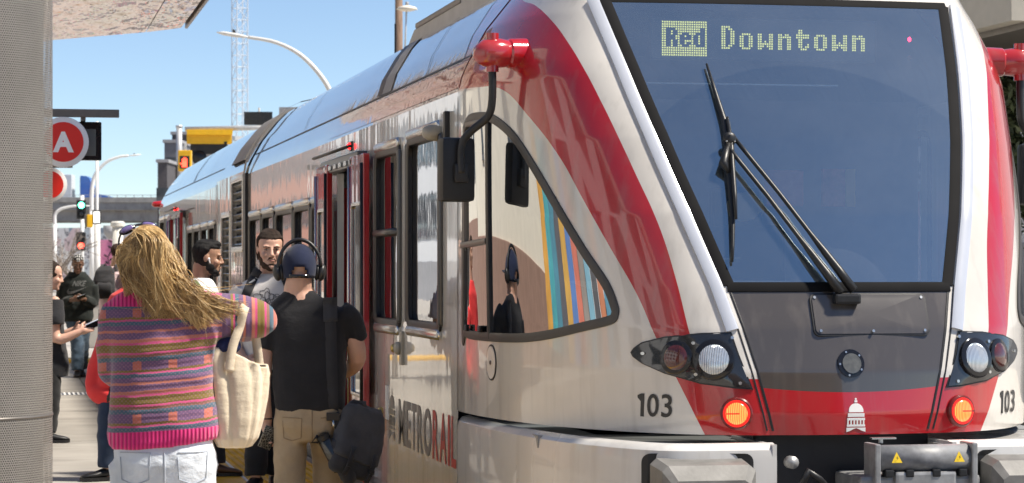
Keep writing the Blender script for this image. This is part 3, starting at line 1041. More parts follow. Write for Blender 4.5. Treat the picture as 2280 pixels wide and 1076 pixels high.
MB().tube([fs_(h, z, .026) for h, z in bl], [.006, .010, .017, .020, .020, .017, .013, .010, .006], 8).build('blade', M_black, wp, True)
MB().tube([fs_(h + .012, z, .05) for h, z in bl[2:7]], [.007, .013, .014, .012, .007], 8).build('blade_carrier', M_black, wp, True)
MB().tube([fs_(-.45, 2.08, .05), fs_(-.50, 1.97, .05), fs_(-.478, 1.93, .04)], [.014, .024, .010], 8).build('link', M_black, wp, True)

# cab interior
cab = MB()
cab.bb(CL - 1.28, CL + 1.28, 13.6, 13.66, .62, 2.45)
cab.bb(CL - 1.35, CL + 1.35, 11.9, 13.6, .60, .66)
cab.build('cab_interior', mat('cab wall', (.24, .25, .26), .7, .15), train)
MB().add([(CL - .95, 11.75, 1.32), (CL + .95, 11.75, 1.32), (CL + 1.1, 12.35, 1.42), (CL - 1.1, 12.35, 1.42), (CL - .95, 11.75, .9), (CL + .95, 11.75, .9), (CL + 1.1, 12.35, .9), (CL - 1.1, 12.35, .9)],
         [(0, 1, 2, 3), (0, 4, 5, 1), (1, 5, 6, 2), (2, 6, 7, 3), (3, 7, 4, 0)]).build('dashboard', mat('dashboard', (.12, .13, .14), .6, .1), train)
MB().bb(CL - .27, CL + .27, 12.95, 13.1, 1.0, 1.72, bev=.06).bb(CL - .14, CL + .14, 12.97, 13.07, 1.7, 1.93, bev=.04).bb(CL - .27, CL + .27, 12.6, 13.1, .9, 1.02, bev=.04).build('driver_seat', mat('seat cloth', (.03, .035, .05), .9, .2), train)
MB().bb(CL + .20, CL + .42, 13.10, 13.14, 1.83, 2.03, bev=.02).build('notice', mat('red notice', (.85, .25, .22), .5, .3, 9), train)
MB().bb(CL + .53, CL + .66, 13.10, 13.13, 1.83, 2.04).bb(CL + .665, CL + .72, 13.10, 13.13, 1.83, 2.04, m=1).build('poster', [mat('poster rust', (.75, .25, .2), .5, .5, 18), mat('poster ochre', (.8, .6, .2), .5, .1)], train)
MB().ell((CL + .03, 13.0, 1.82), (.13, .05, .10)).build('cap_on_hook', mat('ochre cap', (.7, .55, .3), .7, .1), train, True)
MB().tube([(CL - .35, 12.32, 1.43), (CL - .35, 12.28, 1.52), (CL - .2, 12.27, 1.53)], .015, 8).build('controller', M_black, train)

# destination sign: LED dots behind the windscreen
FONT = {
 'R': ["11110", "11011", "11011", "11110", "11110", "11011", "11011", "11011"],
 'e': ["00000", "00000", "01110", "11011", "11111", "11000", "11011", "01110"],
 'd': ["00011", "00011", "01111", "11011", "11011", "11011", "11011", "01111"],
 'D': ["111100", "110110", "110011", "110011", "110011", "110011", "110011", "110011", "110110", "111100"],
 'o': ["000000", "000000", "000000", "011110", "110011", "110011", "110011", "110011", "110011", "011110"],
 'w': ["0000000", "0000000", "0000000", "1100011", "1100011", "1100011", "1101011", "1111111", "1110111", "1100011"],
 'n': ["000000", "000000", "000000", "110110", "111111", "110011", "110011", "110011", "110011", "110011"],
 't': ["000000", "011000", "011000", "111111", "111111", "011000", "011000", "011001", "011011", "001110"]}
S_LED = 12.33
def led_pt(u, v):      # u 0..1 across the board, v 0..1 up
    return Vector((CL - .665 + 1.095 * u, S_LED, 2.615 + .155 * v))
M_led = emit('led amber', (.85, .84, .22), .70, (.3, .3, .1))
board = MB().bb(CL - .66, CL + .56, S_LED + .003, S_LED + .06, 2.565, 2.785, bev=.005).build('sign_board', mat('sign board', (.05, .06, .07), .5, .1), train)
def dot_mesh(cells, name):
    b = MB()
    d_ = .0042
    for (x, z) in cells:
        b.add([(x - d_, S_LED, z - d_), (x + d_, S_LED, z - d_), (x + d_, S_LED, z + d_), (x - d_, S_LED, z + d_)], [(0, 1, 2, 3)])
    return b.build(name, M_led, board)
pitch = .0122
x0, z0 = CL - .598, 2.592
cells = []
blk = {}
cx_ = 2
for ch in 'Red':
    for r_, row in enumerate(FONT[ch]):
        for c_, b_ in enumerate(row):
            if b_ == '1':
                blk[(cx_ + c_, 11 - r_)] = 1
    cx_ += 6
for i in range(20):
    for j in range(15):
        if (i, j) not in blk:
            cells.append((x0 + i * pitch, z0 + j * pitch - .004))
dot_mesh(cells, 'route_block')
xx = x0 + 26.2 * pitch
for ch in 'Downtown':
    rows = FONT[ch]
    cells = [(xx + c_ * pitch, z0 + (12 - r_) * pitch) for r_, row in enumerate(rows) for c_, b_ in enumerate(row) if b_ == '1']
    dot_mesh(cells, 'sign_letter')
    xx += (len(rows[0]) + 2.05) * pitch
MB().ell((CL + .75, 12.34, 2.693), (.010, .008, .013), None, 10, 6).build('indicator', emit('red indicator', (1, .02, .06), 5), train)
MB().ell((CL + .75, 12.34, 2.595), (.014, .01, .014), None, 10, 6).build('indicator', mat('amber indicator', (.4, .2, .1), .4, .1), train)
MB().bb(CL - .75, CL + .36, 12.36, 12.38, 2.44, 2.448).build('blind_rail', M_alum, train)

# ---- bumper skirt below the nose
BC = [(-1.478, 13.42), (-1.474, 13.0), (-1.44, 12.5), (-1.375, 12.05), (-1.28, 11.62), (-1.15, 11.28), (-1.03, 11.06), (-.92, 10.965), (-.80, 10.935), (-.43, 10.93)]
def bumper(sg):
    pts = smoothpath([(h, s, 0) for h, s in BC[:-1]], 4) + [Vector((-.43, 10.93, 0))]
    prof = [(.30, 0.0, 0), (.60, 0.0, 0), (.645, .006, 0), (.668, .03, 0), (.676, .07, 0)]
    n = len(pts)
    b = MB()
    rings = []
    for i, p in enumerate(pts):
        t_ = pts[min(n - 1, i + 1)] - pts[max(0, i - 1)]
        t_.normalize()
        inn = Vector((-t_.y, t_.x, 0))
        if inn.dot(Vector((0, 13.2, 0)) - p) < 0:
            inn = -inn
        ring = [(p + inn * o_, z) for z, o_, _ in prof]
        ring = [Vector((CL + sg * (-v.x) if sg > 0 else CL + v.x, v.y, z)) for v, z in ring]
        rings.append(ring)
    b.loft(rings, False, close=False)
    # inner return at the coupler gap
    xe = -.43
    X = (lambda x: CL + x) if sg < 0 else (lambda x: CL - x)
    b.bb(X(xe), X(xe - .02), 10.932, 11.6, .30, .67)
    o = b.build('bumper', M_bump, train, angle=35)
    # top deck
    MB().add([(X(h * .955), s + .06, .655) for i, (h, s) in enumerate(BC)] + [(X(-.43), 12.2, .655), (X(-1.2), 13.4, .655)], [tuple(range(len(BC) + 2))]).build('bumper_deck', M_bump, train)
    # recess plate and rubber buffer block
    rec = MB().prism([(p[0], p[1]) for p in rrect(-1.035, -.50, .2, .635, .035)], .01, Matrix.Translation((0, 0, 0)))
    return o
for sg in (-1, 1):
    bumper(sg)
    X = (lambda x: CL + x) if sg < 0 else (lambda x: CL - x)
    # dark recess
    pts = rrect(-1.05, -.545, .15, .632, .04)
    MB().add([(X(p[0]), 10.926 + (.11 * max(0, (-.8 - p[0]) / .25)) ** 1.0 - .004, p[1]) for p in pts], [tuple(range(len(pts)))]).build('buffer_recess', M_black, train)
    bf = MB()
    prof = [(-1.02, .30), (-1.02, .585), (-.99, .612), (-.60, .612), (-.565, .585), (-.565, .30)]
    r0 = [Vector((X(p[0]), 10.99 if p[0] < -.9 else 10.95, p[1])) for p in prof]
    r1 = [Vector((X(-.79 + (p[0] + .79) * .97), 10.80, .30 + (p[1] - .30) * .93)) for p in prof]
    r2 = [Vector((X(-.79 + (p[0] + .79) * .80), 10.75, .30 + (p[1] - .30) * .72)) for p in prof]
    bf.loft([r0, r1, r2], True).build('buffer', mat('buffer rubber', (.17, .165, .155), .55, .25, 9, bump=.2, bscale=50), train, angle=20)
# dark underside behind the gap, coupler under its roller cover
MB().bb(CL - .43, CL + .43, 11.25, 11.3, .1, .70).bb(CL - 1.05, CL + 1.05, 11.9, 13.3, .1, .66).build('underframe', M_dark, train)
cp = MB().tube([(CL + .03, 10.86, .605), (CL + .47, 10.86, .605)], .062, 24).build('coupler', mat('coupler cover', (.20, .205, .215), .5, .3, 16, bump=.35, bscale=24), train, True)
for x in (CL + .012, CL + .485):
    MB().bb(x - .014, x + .014, 10.79, 10.95, .44, .675, bev=.01).build('bracket', mat('coupler steel', (.33, .33, .33), .45, .3, 12, metal=.5), cp)
MB().bb(CL - .06, CL + .53, 10.83, 11.2, .40, .525, bev=.02).build('housing', mat('coupler steel', (.33, .33, .33), .45, .3, 12, metal=.5), cp)
MB().bb(CL + .1, CL + .40, 10.80, 10.86, .46, .545, bev=.02).build('hook_plate', MATS['coupler steel'], cp)
for x in (.07, .17, .30, .43):
    MB().bb(CL + x - .02, CL + x + .02, 10.795, 10.85, .52, .555, bev=.006).build('lug', M_black, cp)
MB().tube([(CL + .10, 11.0, .665), (CL + .10, 11.0, .69)], .012, 8).bb(CL + .05, CL + .17, 10.98, 11.02, .684, .692).build('release_pin', M_alum, cp)
M_tri = mat('warning yellow', (.80, .55, .02), .5, .05)
for x in (.105, .41):
    pts = [(x - .026, .588), (x + .026, .588), (x, .638)]
    MB().add([(CL + p[0], 10.7945 + .008 * max(0, p[1] - .61) / .03, p[1]) for p in pts], [(0, 1, 2)]).build('warning_triangle', M_tri, cp)
    zg = [(x + .004, .622), (x - .005, .609), (x + .001, .609), (x - .004, .597), (x + .006, .612), (x, .612)]
    MB().add([(CL + p[0], 10.792, p[1]) for p in zg], [tuple(range(6))]).build('flash_mark', M_ink, cp)
MB().tube([(CL - .30, 11.0, .45), (CL - .26, 10.98, .54), (CL - .2, 11.0, .5), (CL - .12, 11.02, .42)], .018, 8).build('air_hose', M_black, train, True)
MB().tube([(CL - .33, 11.05, .58), (CL - .33, 11.0, .58)], .03, 12).build('cable_socket', MATS['coupler steel'], train, True)

# ---- side walls with real openings, for s along the train; WALLX is the platform-side skin
WALLX = CL - 1.475
def wall_panel(name, s0, s1, z0, z1, holes, x, m, inner=.05):
    """sheet with thickness in the plane x, cut by rectangular holes (s0, s1, z0, z1)"""
    ys = sorted({s0, s1} | {v for h in holes for v in h[:2]})
    zs_ = sorted({z0, z1} | {v for h in holes for v in h[2:]})
    b = MB()
    sg = 1 if x < CL else -1
    for y0, y1 in zip(ys, ys[1:]):
        for a, c in zip(zs_, zs_[1:]):
            my, mz = (y0 + y1) / 2, (a + c) / 2
            if any(h[0] < my < h[1] and h[2] < mz < h[3] for h in holes):
                continue
            b.add([(x, y0, a), (x, y1, a), (x, y1, c), (x, y0, c)], [(0, 1, 2, 3)] if sg < 0 else [(3, 2, 1, 0)])
    for h in holes:
        xi = x + sg * inner
        q = [(h[0], h[2]), (h[1], h[2]), (h[1], h[3]), (h[0], h[3])]
        for i in range(4):
            (a, c), (d_, e) = q[i], q[(i + 1) % 4]
            b.add([(x, a, c), (x, d_, e), (xi, d_, e), (xi, a, c)], [(0, 1, 2, 3)])
    return b.build(name, m, train, fixn=False)

NEARW = [(13.93, 15.06, 1.14, 2.27), (15.42, 16.40, 1.13, 2.25)]
DOOR = (17.12, 18.45, .03, 2.20)
PASSW = [(19.14, 19.88, 1.12, 2.0), (20.05, 21.12, 1.12, 2.0), (21.28, 22.58, 1.12, 2.0), (22.80, 23.80, 1.12, 2.0), (23.97, 25.08, 1.12, 2.0)]
FARW = [(29.35, 30.15, 1.12, 2.0), (30.30, 31.35, 1.12, 2.0), (31.50, 32.60, 1.12, 2.0), (32.75, 33.75, 1.12, 2.0), (37.3, 38.3, 1.13, 2.25), (38.6, 39.8, 1.13, 2.25)]
FDOOR = (34.9, 36.3, .03, 2.20)
for x in (WALLX, CL + 1.475):
    wall_panel('side_wall', SB, 25.4, -.35, 2.46, NEARW + [DOOR] + PASSW, x, M_shell)
    wall_panel('side_wall', 28.95, 40.2, -.35, 2.46, FARW + [FDOOR], x, M_shell)
def win_frame(h, x, split=None, bright=True):
    sg = -1 if x < CL else 1
    r_ = .09
    pts = rrect(h[0], h[1], h[2], h[3], r_, 4)
    P_ = [Vector((x, p[0], p[1])) for p in pts]
    N_ = [Vector((sg, 0, 0))] * len(P_)
    if sg > 0:
        P_.reverse()
    w = strip('window', P_, N_, .03, .045, .022, M_black)
    MB().add([(x - sg * .012, h[0] - .01, h[2] - .01), (x - sg * .012, h[1] + .01, h[2] - .01), (x - sg * .012, h[1] + .01, h[3] + .01), (x - sg * .012, h[0] - .01, h[3] + .01)], [(0, 1, 2, 3)]).build('pane', M_glass, w)
    # rounded aluminium rails above and below
    if bright:
        for zz in (h[2] - .035, h[3] + .035):
            MB().tube([(x + sg * .012, h[0] + .02, zz), (x + sg * .012, h[1] - .02, zz)], .022, 10, flat=1.5, rounded=True).build('rail', M_alum, w, True)
        for ss in (h[0] - .03, h[1] + .03):
            MB().tube([(x + sg * .010, ss, h[2] + .03), (x + sg * .010, ss, h[3] - .03)], .018, 10, rounded=True).build('jamb', mat('dark anodised', (.10, .10, .10), .3, .1, metal=.6), w, True)
    if split:
        MB().tube([(x + sg * .012, h[0] + .02, split), (x + sg * .012, h[1] - .02, split)], .03, 8, flat=.8).build('transom', mat('dark anodised', (.10, .10, .10), .3, .1, metal=.6), w, True)
    return w
for h in NEARW:
    win_frame(h, WALLX, 1.72 if h[0] > 15.2 else None)
for i, h in enumerate(PASSW + FARW):
    win_frame(h, WALLX, 1.78 if i in (3, 5) else None)
for h in NEARW + PASSW:
    win_frame(h, CL + 1.475, None, False)
# interiors
M_int = mat('saloon lining', (.32, .31, .30), .6, .08)
M_flr = mat('saloon floor', (.06, .06, .065), .6, .2)
for a, b_ in ((13.7, 25.3), (29.1, 40.0)):
    MB().bb(CL - 1.43, CL + 1.43, a, b_, -.05, .028).build('saloon_floor', M_flr, train)
    MB().bb(CL - 1.40, CL + 1.40, a, b_, 2.38, 2.42).build('saloon_ceiling', M_int, train)
    MB().bb(CL - 1.40, CL + 1.40, b_ - .03, b_, .03, 2.38).build('partition', M_int, train)
MB().bb(CL - 1.38, CL - .35, 16.92, 16.96, .03, 2.3).build('partition', M_dark, train)
MB().bb(CL - 1.40, CL - .3, 18.62, 18.66, .03, 2.1, bev=.01).build('partition', mat('red interior panel', (.45, .02, .02), .4, .08), train)
M_seat = mat('saloon seat', (.05, .07, .16), .85, .3)
for s in (20.0, 21.1, 22.2, 23.3, 24.4):
    st = MB().bb(CL - 1.3, CL - .42, s, s + .42, .40, .50, bev=.03).build('saloon_seat', M_seat, train)
    MB().bb(CL - 1.3, CL - .42, s + .42, s + .52, .45, 1.12, bev=.04).build('seat_back', M_seat, st)
for s in (17.0, 18.55):
    MB().tube([(CL - 1.1, s, .03), (CL - 1.1, s, 2.38)], .018, 10).build('grab_pole', mat('grab pole yellow', (.75, .5, .03), .3, .05), train, True)

# doors: leaves slid open outside the skin, header track, sill
def door_leaf(s0, s1, x, parent=train):
    w = (s1 - s0)
    lf = MB().bb(x, x + .045, s0, s1, .04, 2.265, bev=.008)
    lf = MB()
    fr = .10
    lf.bb(x, x + .045, s0, s0 + fr, .04, 2.265, bev=.008).bb(x, x + .045, s1 - fr, s1, .04, 2.265, bev=.008)
    lf.bb(x + .0005, x + .0445, s0 + fr, s1 - fr, 1.93, 2.262).bb(x + .0005, x + .0445, s0 + fr, s1 - fr, .043, .62)
    o = lf.build('door_leaf', M_red, parent)
    MB().bb(x + .012, x + .022, s0 + fr - .005, s1 - fr + .005, .615, 1.935).build('door_glass', mat_glossgrey, o)
    MB().tube([(x - .006, s0 + .015, .1), (x - .006, s0 + .015, 2.2)], .014, 8).build('edge_rubber', M_black, o, True)
    MB().tube([(x - .006, s1 - .015, .1), (x - .006, s1 - .015, 2.2)], .012, 8).build('edge_trim', M_alum, o, True)
    pts = rrect(s0 + fr, s1 - fr, .62, 1.93, .03, 3)
    strip('glass_seal', [Vector((x - .001, p[0], p[1])) for p in pts], [Vector((-1, 0, 0))] * len(pts), .012, .012, .004, M_alum, o)
    return o
t = NT('door glass'); t.set(Base_Color=(.10, .105, .10), Roughness=.06, Coat_Weight=1); mat_glossgrey = t.m
XD = WALLX - .085
door_leaf(16.50, 17.17, XD)
door_leaf(18.42, 19.06, XD)
door_leaf(34.3, 34.95, XD)
door_leaf(36.25, 36.9, XD)
for a, b_ in ((16.9, 18.9), (34.4, 36.8)):
    hd = MB().bb(WALLX - .07, WALLX + .1, a, b_, 2.20, 2.30, bev=.01).build('door_header', mat('dark anodised', (.10, .10, .10), .3, .1, metal=.6), train)
    for k in range(6):
        MB().bb(WALLX - .085, WALLX - .07, a + .2 + .28 * k, a + .32 + .28 * k, 2.215, 2.25, bev=.004).build('roller', M_alum, hd)
    MB().bb(WALLX - .10, WALLX + .05, a + .22, b_ - .4, -.03, .028, bev=.006).build('door_sill', M_alum, train)
    MB().tube([(WALLX - .12, a, 2.33), (WALLX - .12, b_, 2.33)], .02, 8, flat=.5).build('rain_rail', M_black, train, True)
for s, z in ((17.66, 2.367), (36.3, 2.36)):
    lb = MB().bb(WALLX - .012, WALLX + .01, s - .05, s + .05, z - .035, z + .035, bev=.008).build('door_lamp', M_black, train)
    MB().ell((WALLX - .014, s, z), (.022, .03, .024), None, 12, 8).build('lens', emit('door lamp red', (1, .01, .01), 2.2), lb, True)

# roof skin (extruded section) over both saloon cars and the power module
sec = [(CL - 1.475, 2.459)] + [(CL - Wd(z), z) for z in (2.5, 2.54, 2.58, 2.62, 2.68, 2.74, 2.8, 2.86, 2.93, 3.0, 3.05, 3.1, 3.14, 3.18, 3.215, 3.25)] + [(CL - .35, 3.28), (CL, 3.295)]
sec = sec + [(2 * CL - x, z) for x, z in reversed(sec[:-1])]
def roof_run(name, s0, s1, m, grow=0.0, cap=False, zmin=0):
    b = MB()
    rings = []
    k = 1 + grow
    for s in (s0, s1):
        rings.append([(CL + (x - CL) * (1 + grow / 1.475), s, z + (grow if z > 2.5 else 0)) for x, z in sec if z >= zmin])
    b.loft(rings, False, close=False)
    if cap:
        for r_ in rings:
            b.add(r_, [tuple(range(len(r_)))])
    return b.build(name, m, train, True)
roof_run('roof', SB, 25.4, M_roof)
roof_run('roof', 28.95, 40.2, M_roof)
roof_run('module_roof', 25.72, 28.95, M_roof)
roof_run('module_cover', 26.2, 27.7, M_mattegrey, .02, True, 2.6)
# red cant band below the seam line, and the seam itself
def side_patch(name, pts, off, m, ns=2, thick=.002):
    """pts: quad corners (s, z) a-b-c-d; a curved sheet on the side surface"""
    a, b_, c, d_ = pts
    K = 14
    V, F_ = [], []
    for i in range(K + 1):
        l = (a[0] + (d_[0] - a[0]) * i / K, a[1] + (d_[1] - a[1]) * i / K)
        r_ = (b_[0] + (c[0] - b_[0]) * i / K, b_[1] + (c[1] - b_[1]) * i / K)
        for q in (l, r_):
            p = side(*q)
            z = q[1]
            dz = .01
            tan = side(q[0], z + dz) - side(q[0], z - dz)
            N = Vector((-tan.z, 0, tan.x)).normalized()
            if N.x > 0:
                N = -N
            V.append(p + N * off)
    for i in range(K):
        F_.append((2 * i, 2 * i + 1, 2 * i + 3, 2 * i + 2))
    return MB().add(V, F_).build(name, m, train, True)
side_patch('red_cant_band', [(SB, 2.482), (19.0, 2.482), (17.4, 2.64), (SB, 2.64)], .003, M_red)
side_patch('roof_seam', [(SB, 2.652), (25.4, 2.652), (25.4, 2.664), (SB, 2.664)], .004, M_black)
side_patch('roof_seam', [(29.0, 2.652), (40.2, 2.652), (40.2, 2.664), (29.0, 2.664)], .004, M_black)
side_patch('roof_gap', [(16.32, 2.668), (16.72, 2.668), (17.62, 3.13), (17.2, 3.13)], .006, M_mattegrey)
side_patch('roof_gap', [(16.72, 2.668), (16.94, 2.668), (17.85, 3.13), (17.62, 3.13)], .007, M_black)
for s in (14.9, 21.2, 31.0, 33.8, 37.2):
    w = .02 if s != 33.8 else .12
    side_patch('roof_seam', [(s, 2.668), (s + w, 2.668), (s + .8 + w, 3.13), (s + .8, 3.13)], .005, M_black)
# red skin sweeping back over the roof corner behind the nose
side_patch('red_roof_corner', [(SB - .01, 2.64), (SB + .20, 2.64), (SB + .75, 3.10), (SB - .01, 3.10)], .004, M_red)
side_patch('nose_seam', [(SB, .705), (SB + .014, .705), (SB + .014, 2.478), (SB, 2.478)], .003, M_black)
side_patch('nose_seam', [(SB + .20, 2.66), (SB + .22, 2.66), (SB + .77, 3.10), (SB + .75, 3.10)], .006, M_black)
side_patch('skirt_seam', [(SB, .66), (SB + .012, .66), (SB + .012, -.3), (SB, -.3)], .003, M_black)
# roof fairing and rain rail near the front
MB().prism([(14.6, 3.10), (18.05, 3.10), (18.2, 3.14), (17.9, 3.235), (14.6, 3.27)], .5, Matrix.Translation((CL - .98, 0, 0)) @ Matrix.Rotation(R(90), 4, 'Z') @ Matrix.Scale(-1, 4, (0, 1, 0))).build('roof_fairing', mat('fairing grey', (.42, .40, .37), .5, .1), train)
MB().bb(CL - .99, CL - .5, 16.0, 17.8, 3.235, 3.275, bev=.01).build('roof_hatch', M_bronze, train)
MB().tube([(CL - .9, 19.3, 3.1), (CL - .9, 19.3, 3.42)], .008, 6).build('aerial', M_black, train)

# articulation ring, dark gap, power module with louvres
ring = roof_run('articulation_ring', 25.38, 25.62, M_mattegrey, .035, False)
MB().bb(WALLX - .03, WALLX + .05, 25.40, 25.62, -.3, 2.47).build('articulation_side', M_black, train)
wall_panel('module_wall', 25.62, 28.95, -.35, 2.5, [(25.72, 27.02, 1.69, 2.44), (27.22, 28.28, .95, 2.09)], WALLX - .02, M_shell)
MB().bb(WALLX + .15, WALLX + .2, 25.5, 29.0, -.3, 2.45).build('module_lining', M_dark, train)
for (a, b_, c, d_) in ((25.72, 27.02, 1.69, 2.44), (27.22, 28.28, .95, 2.09)):
    P_ = [Vector((WALLX - .02, p[0], p[1])) for p in rrect(a, b_, c, d_, .01, 1)]
    lv = strip('louvre', P_, [Vector((-1, 0, 0))] * len(P_), .03, .03, .012, M_alum)
    n = int((d_ - c) / .082)
    s0 = MB().box((0, 0, 0), (.065, b_ - a - .02, .006), Matrix.Rotation(R(38), 3, 'Y')).build('slat', M_alum, lv, loc=(WALLX + .015, (a + b_) / 2, c + .04))
    for k in range(1, n):
        piece(s0, lv, (WALLX + .015, (a + b_) / 2, c + .04 + k * (d_ - c - .04) / n))
side_patch('module_edge', [(28.9, .1), (28.98, .1), (28.98, 2.46), (28.9, 2.46)], .03, M_black)

# far cab end (mirror of the nose)
vs2, f2, *_ = nose_mesh(24, 8, zs[::10] + [3.29], mirror=40.2 + SB, holes=False)
submesh('far_nose', vs2, f2, M_shell)
MB().tube([(WALLX + .15, 41.0, 2.56), (WALLX - .03, 41.0, 2.55)], [.06, .05], 12, rounded=True).build('far_mirror_mount', M_red, train, True)

# lettering on the cab side: emblem and the name, each letter a plate
def wall_poly(pts, m, name, off=.003):
    MB().add([(WALLX - off, p[0], p[1]) for p in pts], [tuple(range(len(pts)))]).build(name, m, train)
M_lgrey = mat('letter grey', (.16, .15, .145), .35, .05)
M_lred = mat('letter red', (.50, .02, .02), .35, .05)
adv = {'M': 1.25, 'E': .8, 'T': .85, 'R': .95, 'O': 1.3, 'A': 1.1, 'I': .32, 'L': .75}
wd = 'METRORAIL'
tot = sum(adv[c] for c in wd) + .22 * (len(wd) - 1)
ss = 15.49
for i, ch in enumerate(wd):
    w = adv[ch] / tot * 2.04
    vs_, fs, _ = text_mesh(ch, bold=.02)
    MB().add([(WALLX - .003, ss - w * v.x, .375 + .285 * v.y) for v in vs_], fs).build('letter', M_lgrey if i < 5 else M_lred, train, fixn=False)
    ss -= w + .22 / tot * 2.04
ex = 15.77
for pts in ([(ex + .10 * math.cos(R(a)), .585 + .085 * math.sin(R(a))) for a in range(0, 181, 20)], [(ex + .012, .67), (ex - .012, .67), (ex - .008, .71), (ex + .008, .71)],
            [(ex + .115, .575), (ex - .115, .575), (ex - .115, .545), (ex + .115, .545)], [(ex + .11, .535), (ex + .07, .535), (ex + .07, .475), (ex + .11, .475)], [(ex + .05, .535), (ex + .01, .535), (ex + .01, .475), (ex + .05, .475)],
            [(ex - .02, .535), (ex - .06, .535), (ex - .06, .475), (ex - .02, .475)], [(ex - .08, .535), (ex - .115, .535), (ex - .115, .475), (ex - .08, .475)], [(ex + .12, .465), (ex - .12, .465), (ex - .12, .45), (ex + .12, .45)],
            [(ex + .12, .44), (ex, .43), (ex + .12, .375)], [(ex - .12, .44), (ex - .12, .375), (ex, .43)]):
    wall_poly(pts, M_lgrey, 'emblem_piece')
# side fittings
M_knob = mat('cream fitting', (.36, .33, .27), .35, .08)
hb = MB().bb(WALLX - .02, WALLX, 15.27, 15.36, .88, 1.09, bev=.006).build('door_release', M_knob, train)
MB().ell((WALLX - .03, 15.33, .985), (.032, .045, .042), None, 16, 10).build('bell', M_knob, hb, True)
MB().ell((WALLX - .056, 15.35, .985), (.022, .025, .028), None, 12, 8).build('button', mat('brass', (.45, .33, .12), .3, .1, metal=.8), hb, True)
MB().tube([(WALLX - .0, 13.97, 2.262), (WALLX - .07, 13.93, 2.262)], [.05, .045], 16, rounded=True).build('side_camera', M_knob, train, True)
MB().bb(WALLX - .03, WALLX, 13.66, 13.72, 2.15, 2.37, bev=.008).build('mirror_bracket', M_black, train)
MB().tube([(WALLX - .035, 16.03, .56), (WALLX - .035, 16.03, .44)], .02, 10, rounded=True).build('key_switch', MATS['brass'], train, True)
MB().bb(WALLX - .006, WALLX, 15.93, 16.03, .5, .72).build('notice', M_white, train)
MB().bb(WALLX - .004, WALLX, 15.7, 15.95, .93, 1.06).build('notice', mat('pink notice', (.6, .42, .38), .5, .2, 30), train)
for s, z in ((13.1, .52), (12.4, .45), (12.05, .40), (11.8, .37)):
    pass

# mirrors: red housing on the roof corner, bent arm, black mirror head
def mirror(sg):
    X = (lambda x: CL + sg * x)
    root = MB().tube([(X(1.18), 12.62, 2.60), (X(1.36), 12.56, 2.60), (X(1.37), 12.56, 2.60), (X(1.43), 12.54, 2.60), (X(1.50), 12.52, 2.595), (X(1.535), 12.51, 2.59), (X(1.55), 12.50, 2.59)], [.09, .078, .071, .078, .070, .046, .012], 24).build('mirror', M_red, train, angle=40)
    MB().tube([(X(1.455), 12.53, 2.50), (X(1.455), 12.53, 2.70)], .034, 16, rounded=False).build('collar', M_red, root, angle=40)
    P_ = smoothpath([(X(1.455), 12.53, 2.52), (X(1.455), 12.53, 2.36), (X(1.475), 12.55, 2.27), (X(1.56), 12.60, 2.19), (X(1.60), 12.62, 2.12), (X(1.60), 12.62, 1.98)], 6)
    MB().tube(P_, .021, 12).build('arm', M_black, root, True)
    hd = MB().box((X(1.615), 12.70, 2.0), (.185, .11, .335), Matrix.Rotation(sg * R(-8), 3, 'Z'), bev=.04).build('mirror_head', mat('mirror plastic', (.014, .014, .014), .5, .15, 20), root, angle=50)
    MB().box((X(1.60), 12.635, 1.98), (.075, .05, .10), bev=.014).build('clamp', MATS['mirror plastic'], hd, angle=50)
    MB().box((X(1.615), 12.757, 2.0), (.15, .004, .29), Matrix.Rotation(sg * R(-8), 3, 'Z')).build('mirror_glass', M_alum, hd)
mirror(-1)
mirror(1)

# ------------------------------------------------------------------ street beyond the platform
def vx(px, Z): return (px - 1140) / 5500.0 * Z
def at(px, Z, py=None):
    """point at photograph column px and lens distance Z (metres) and row py"""
    X = vx(px, Z)
    c, s = math.cos(TH), math.sin(TH)
    return Vector((X * c + Z * s, Z * c - X * s, 1.48 - ((py if py is not None else 600) - 600) / 5500.0 * Z))
GZ = -.13
def fixed(v, z): return Vector((v.x, v.y, z))

# elevated highway
p0, p1 = at(-500, 300), at(1100, 300)
ang = math.atan2(p1.y - p0.y, p1.x - p0.x)
via = empty('viaduct', at(300, 300, 600) * 1.0, ang, 'concrete highway viaduct crossing the street far beyond the train', 'bridge')
via.location.z = GZ
MB().bb(-60, 60, -7, 7, 8.6, 9.6, bev=.1).build('deck', M_concv, via)
for y in (-6.0, -2.0, 2.0, 6.0):
    MB().bb(-60, 60, y - .35, y + .35, 7.35, 8.62).build('girder', M_concv, via)
MB().bb(-60, 60, -7.15, -6.85, 9.55, 10.15).build('parapet', M_concv, via)
rl = MB()
MB().bb(-60, 60, -7.02, -6.98, 10.4, 10.46).build('rail', M_steel, via)
ps = MB().bb(-.04, .04, -.04, .04, 10.1, 10.42).build('post', M_steel, via, loc=(-30, -7.0, 0))
for k in range(60):
    piece(ps, via, (-29 + k * 1.0, -7.0, 0))
for x in (-34, 6.5, 40):
    MB().bb(x - .8, x + .8, -5, 5, 0, 7.36, bev=.1).build('pier', M_concv, via)
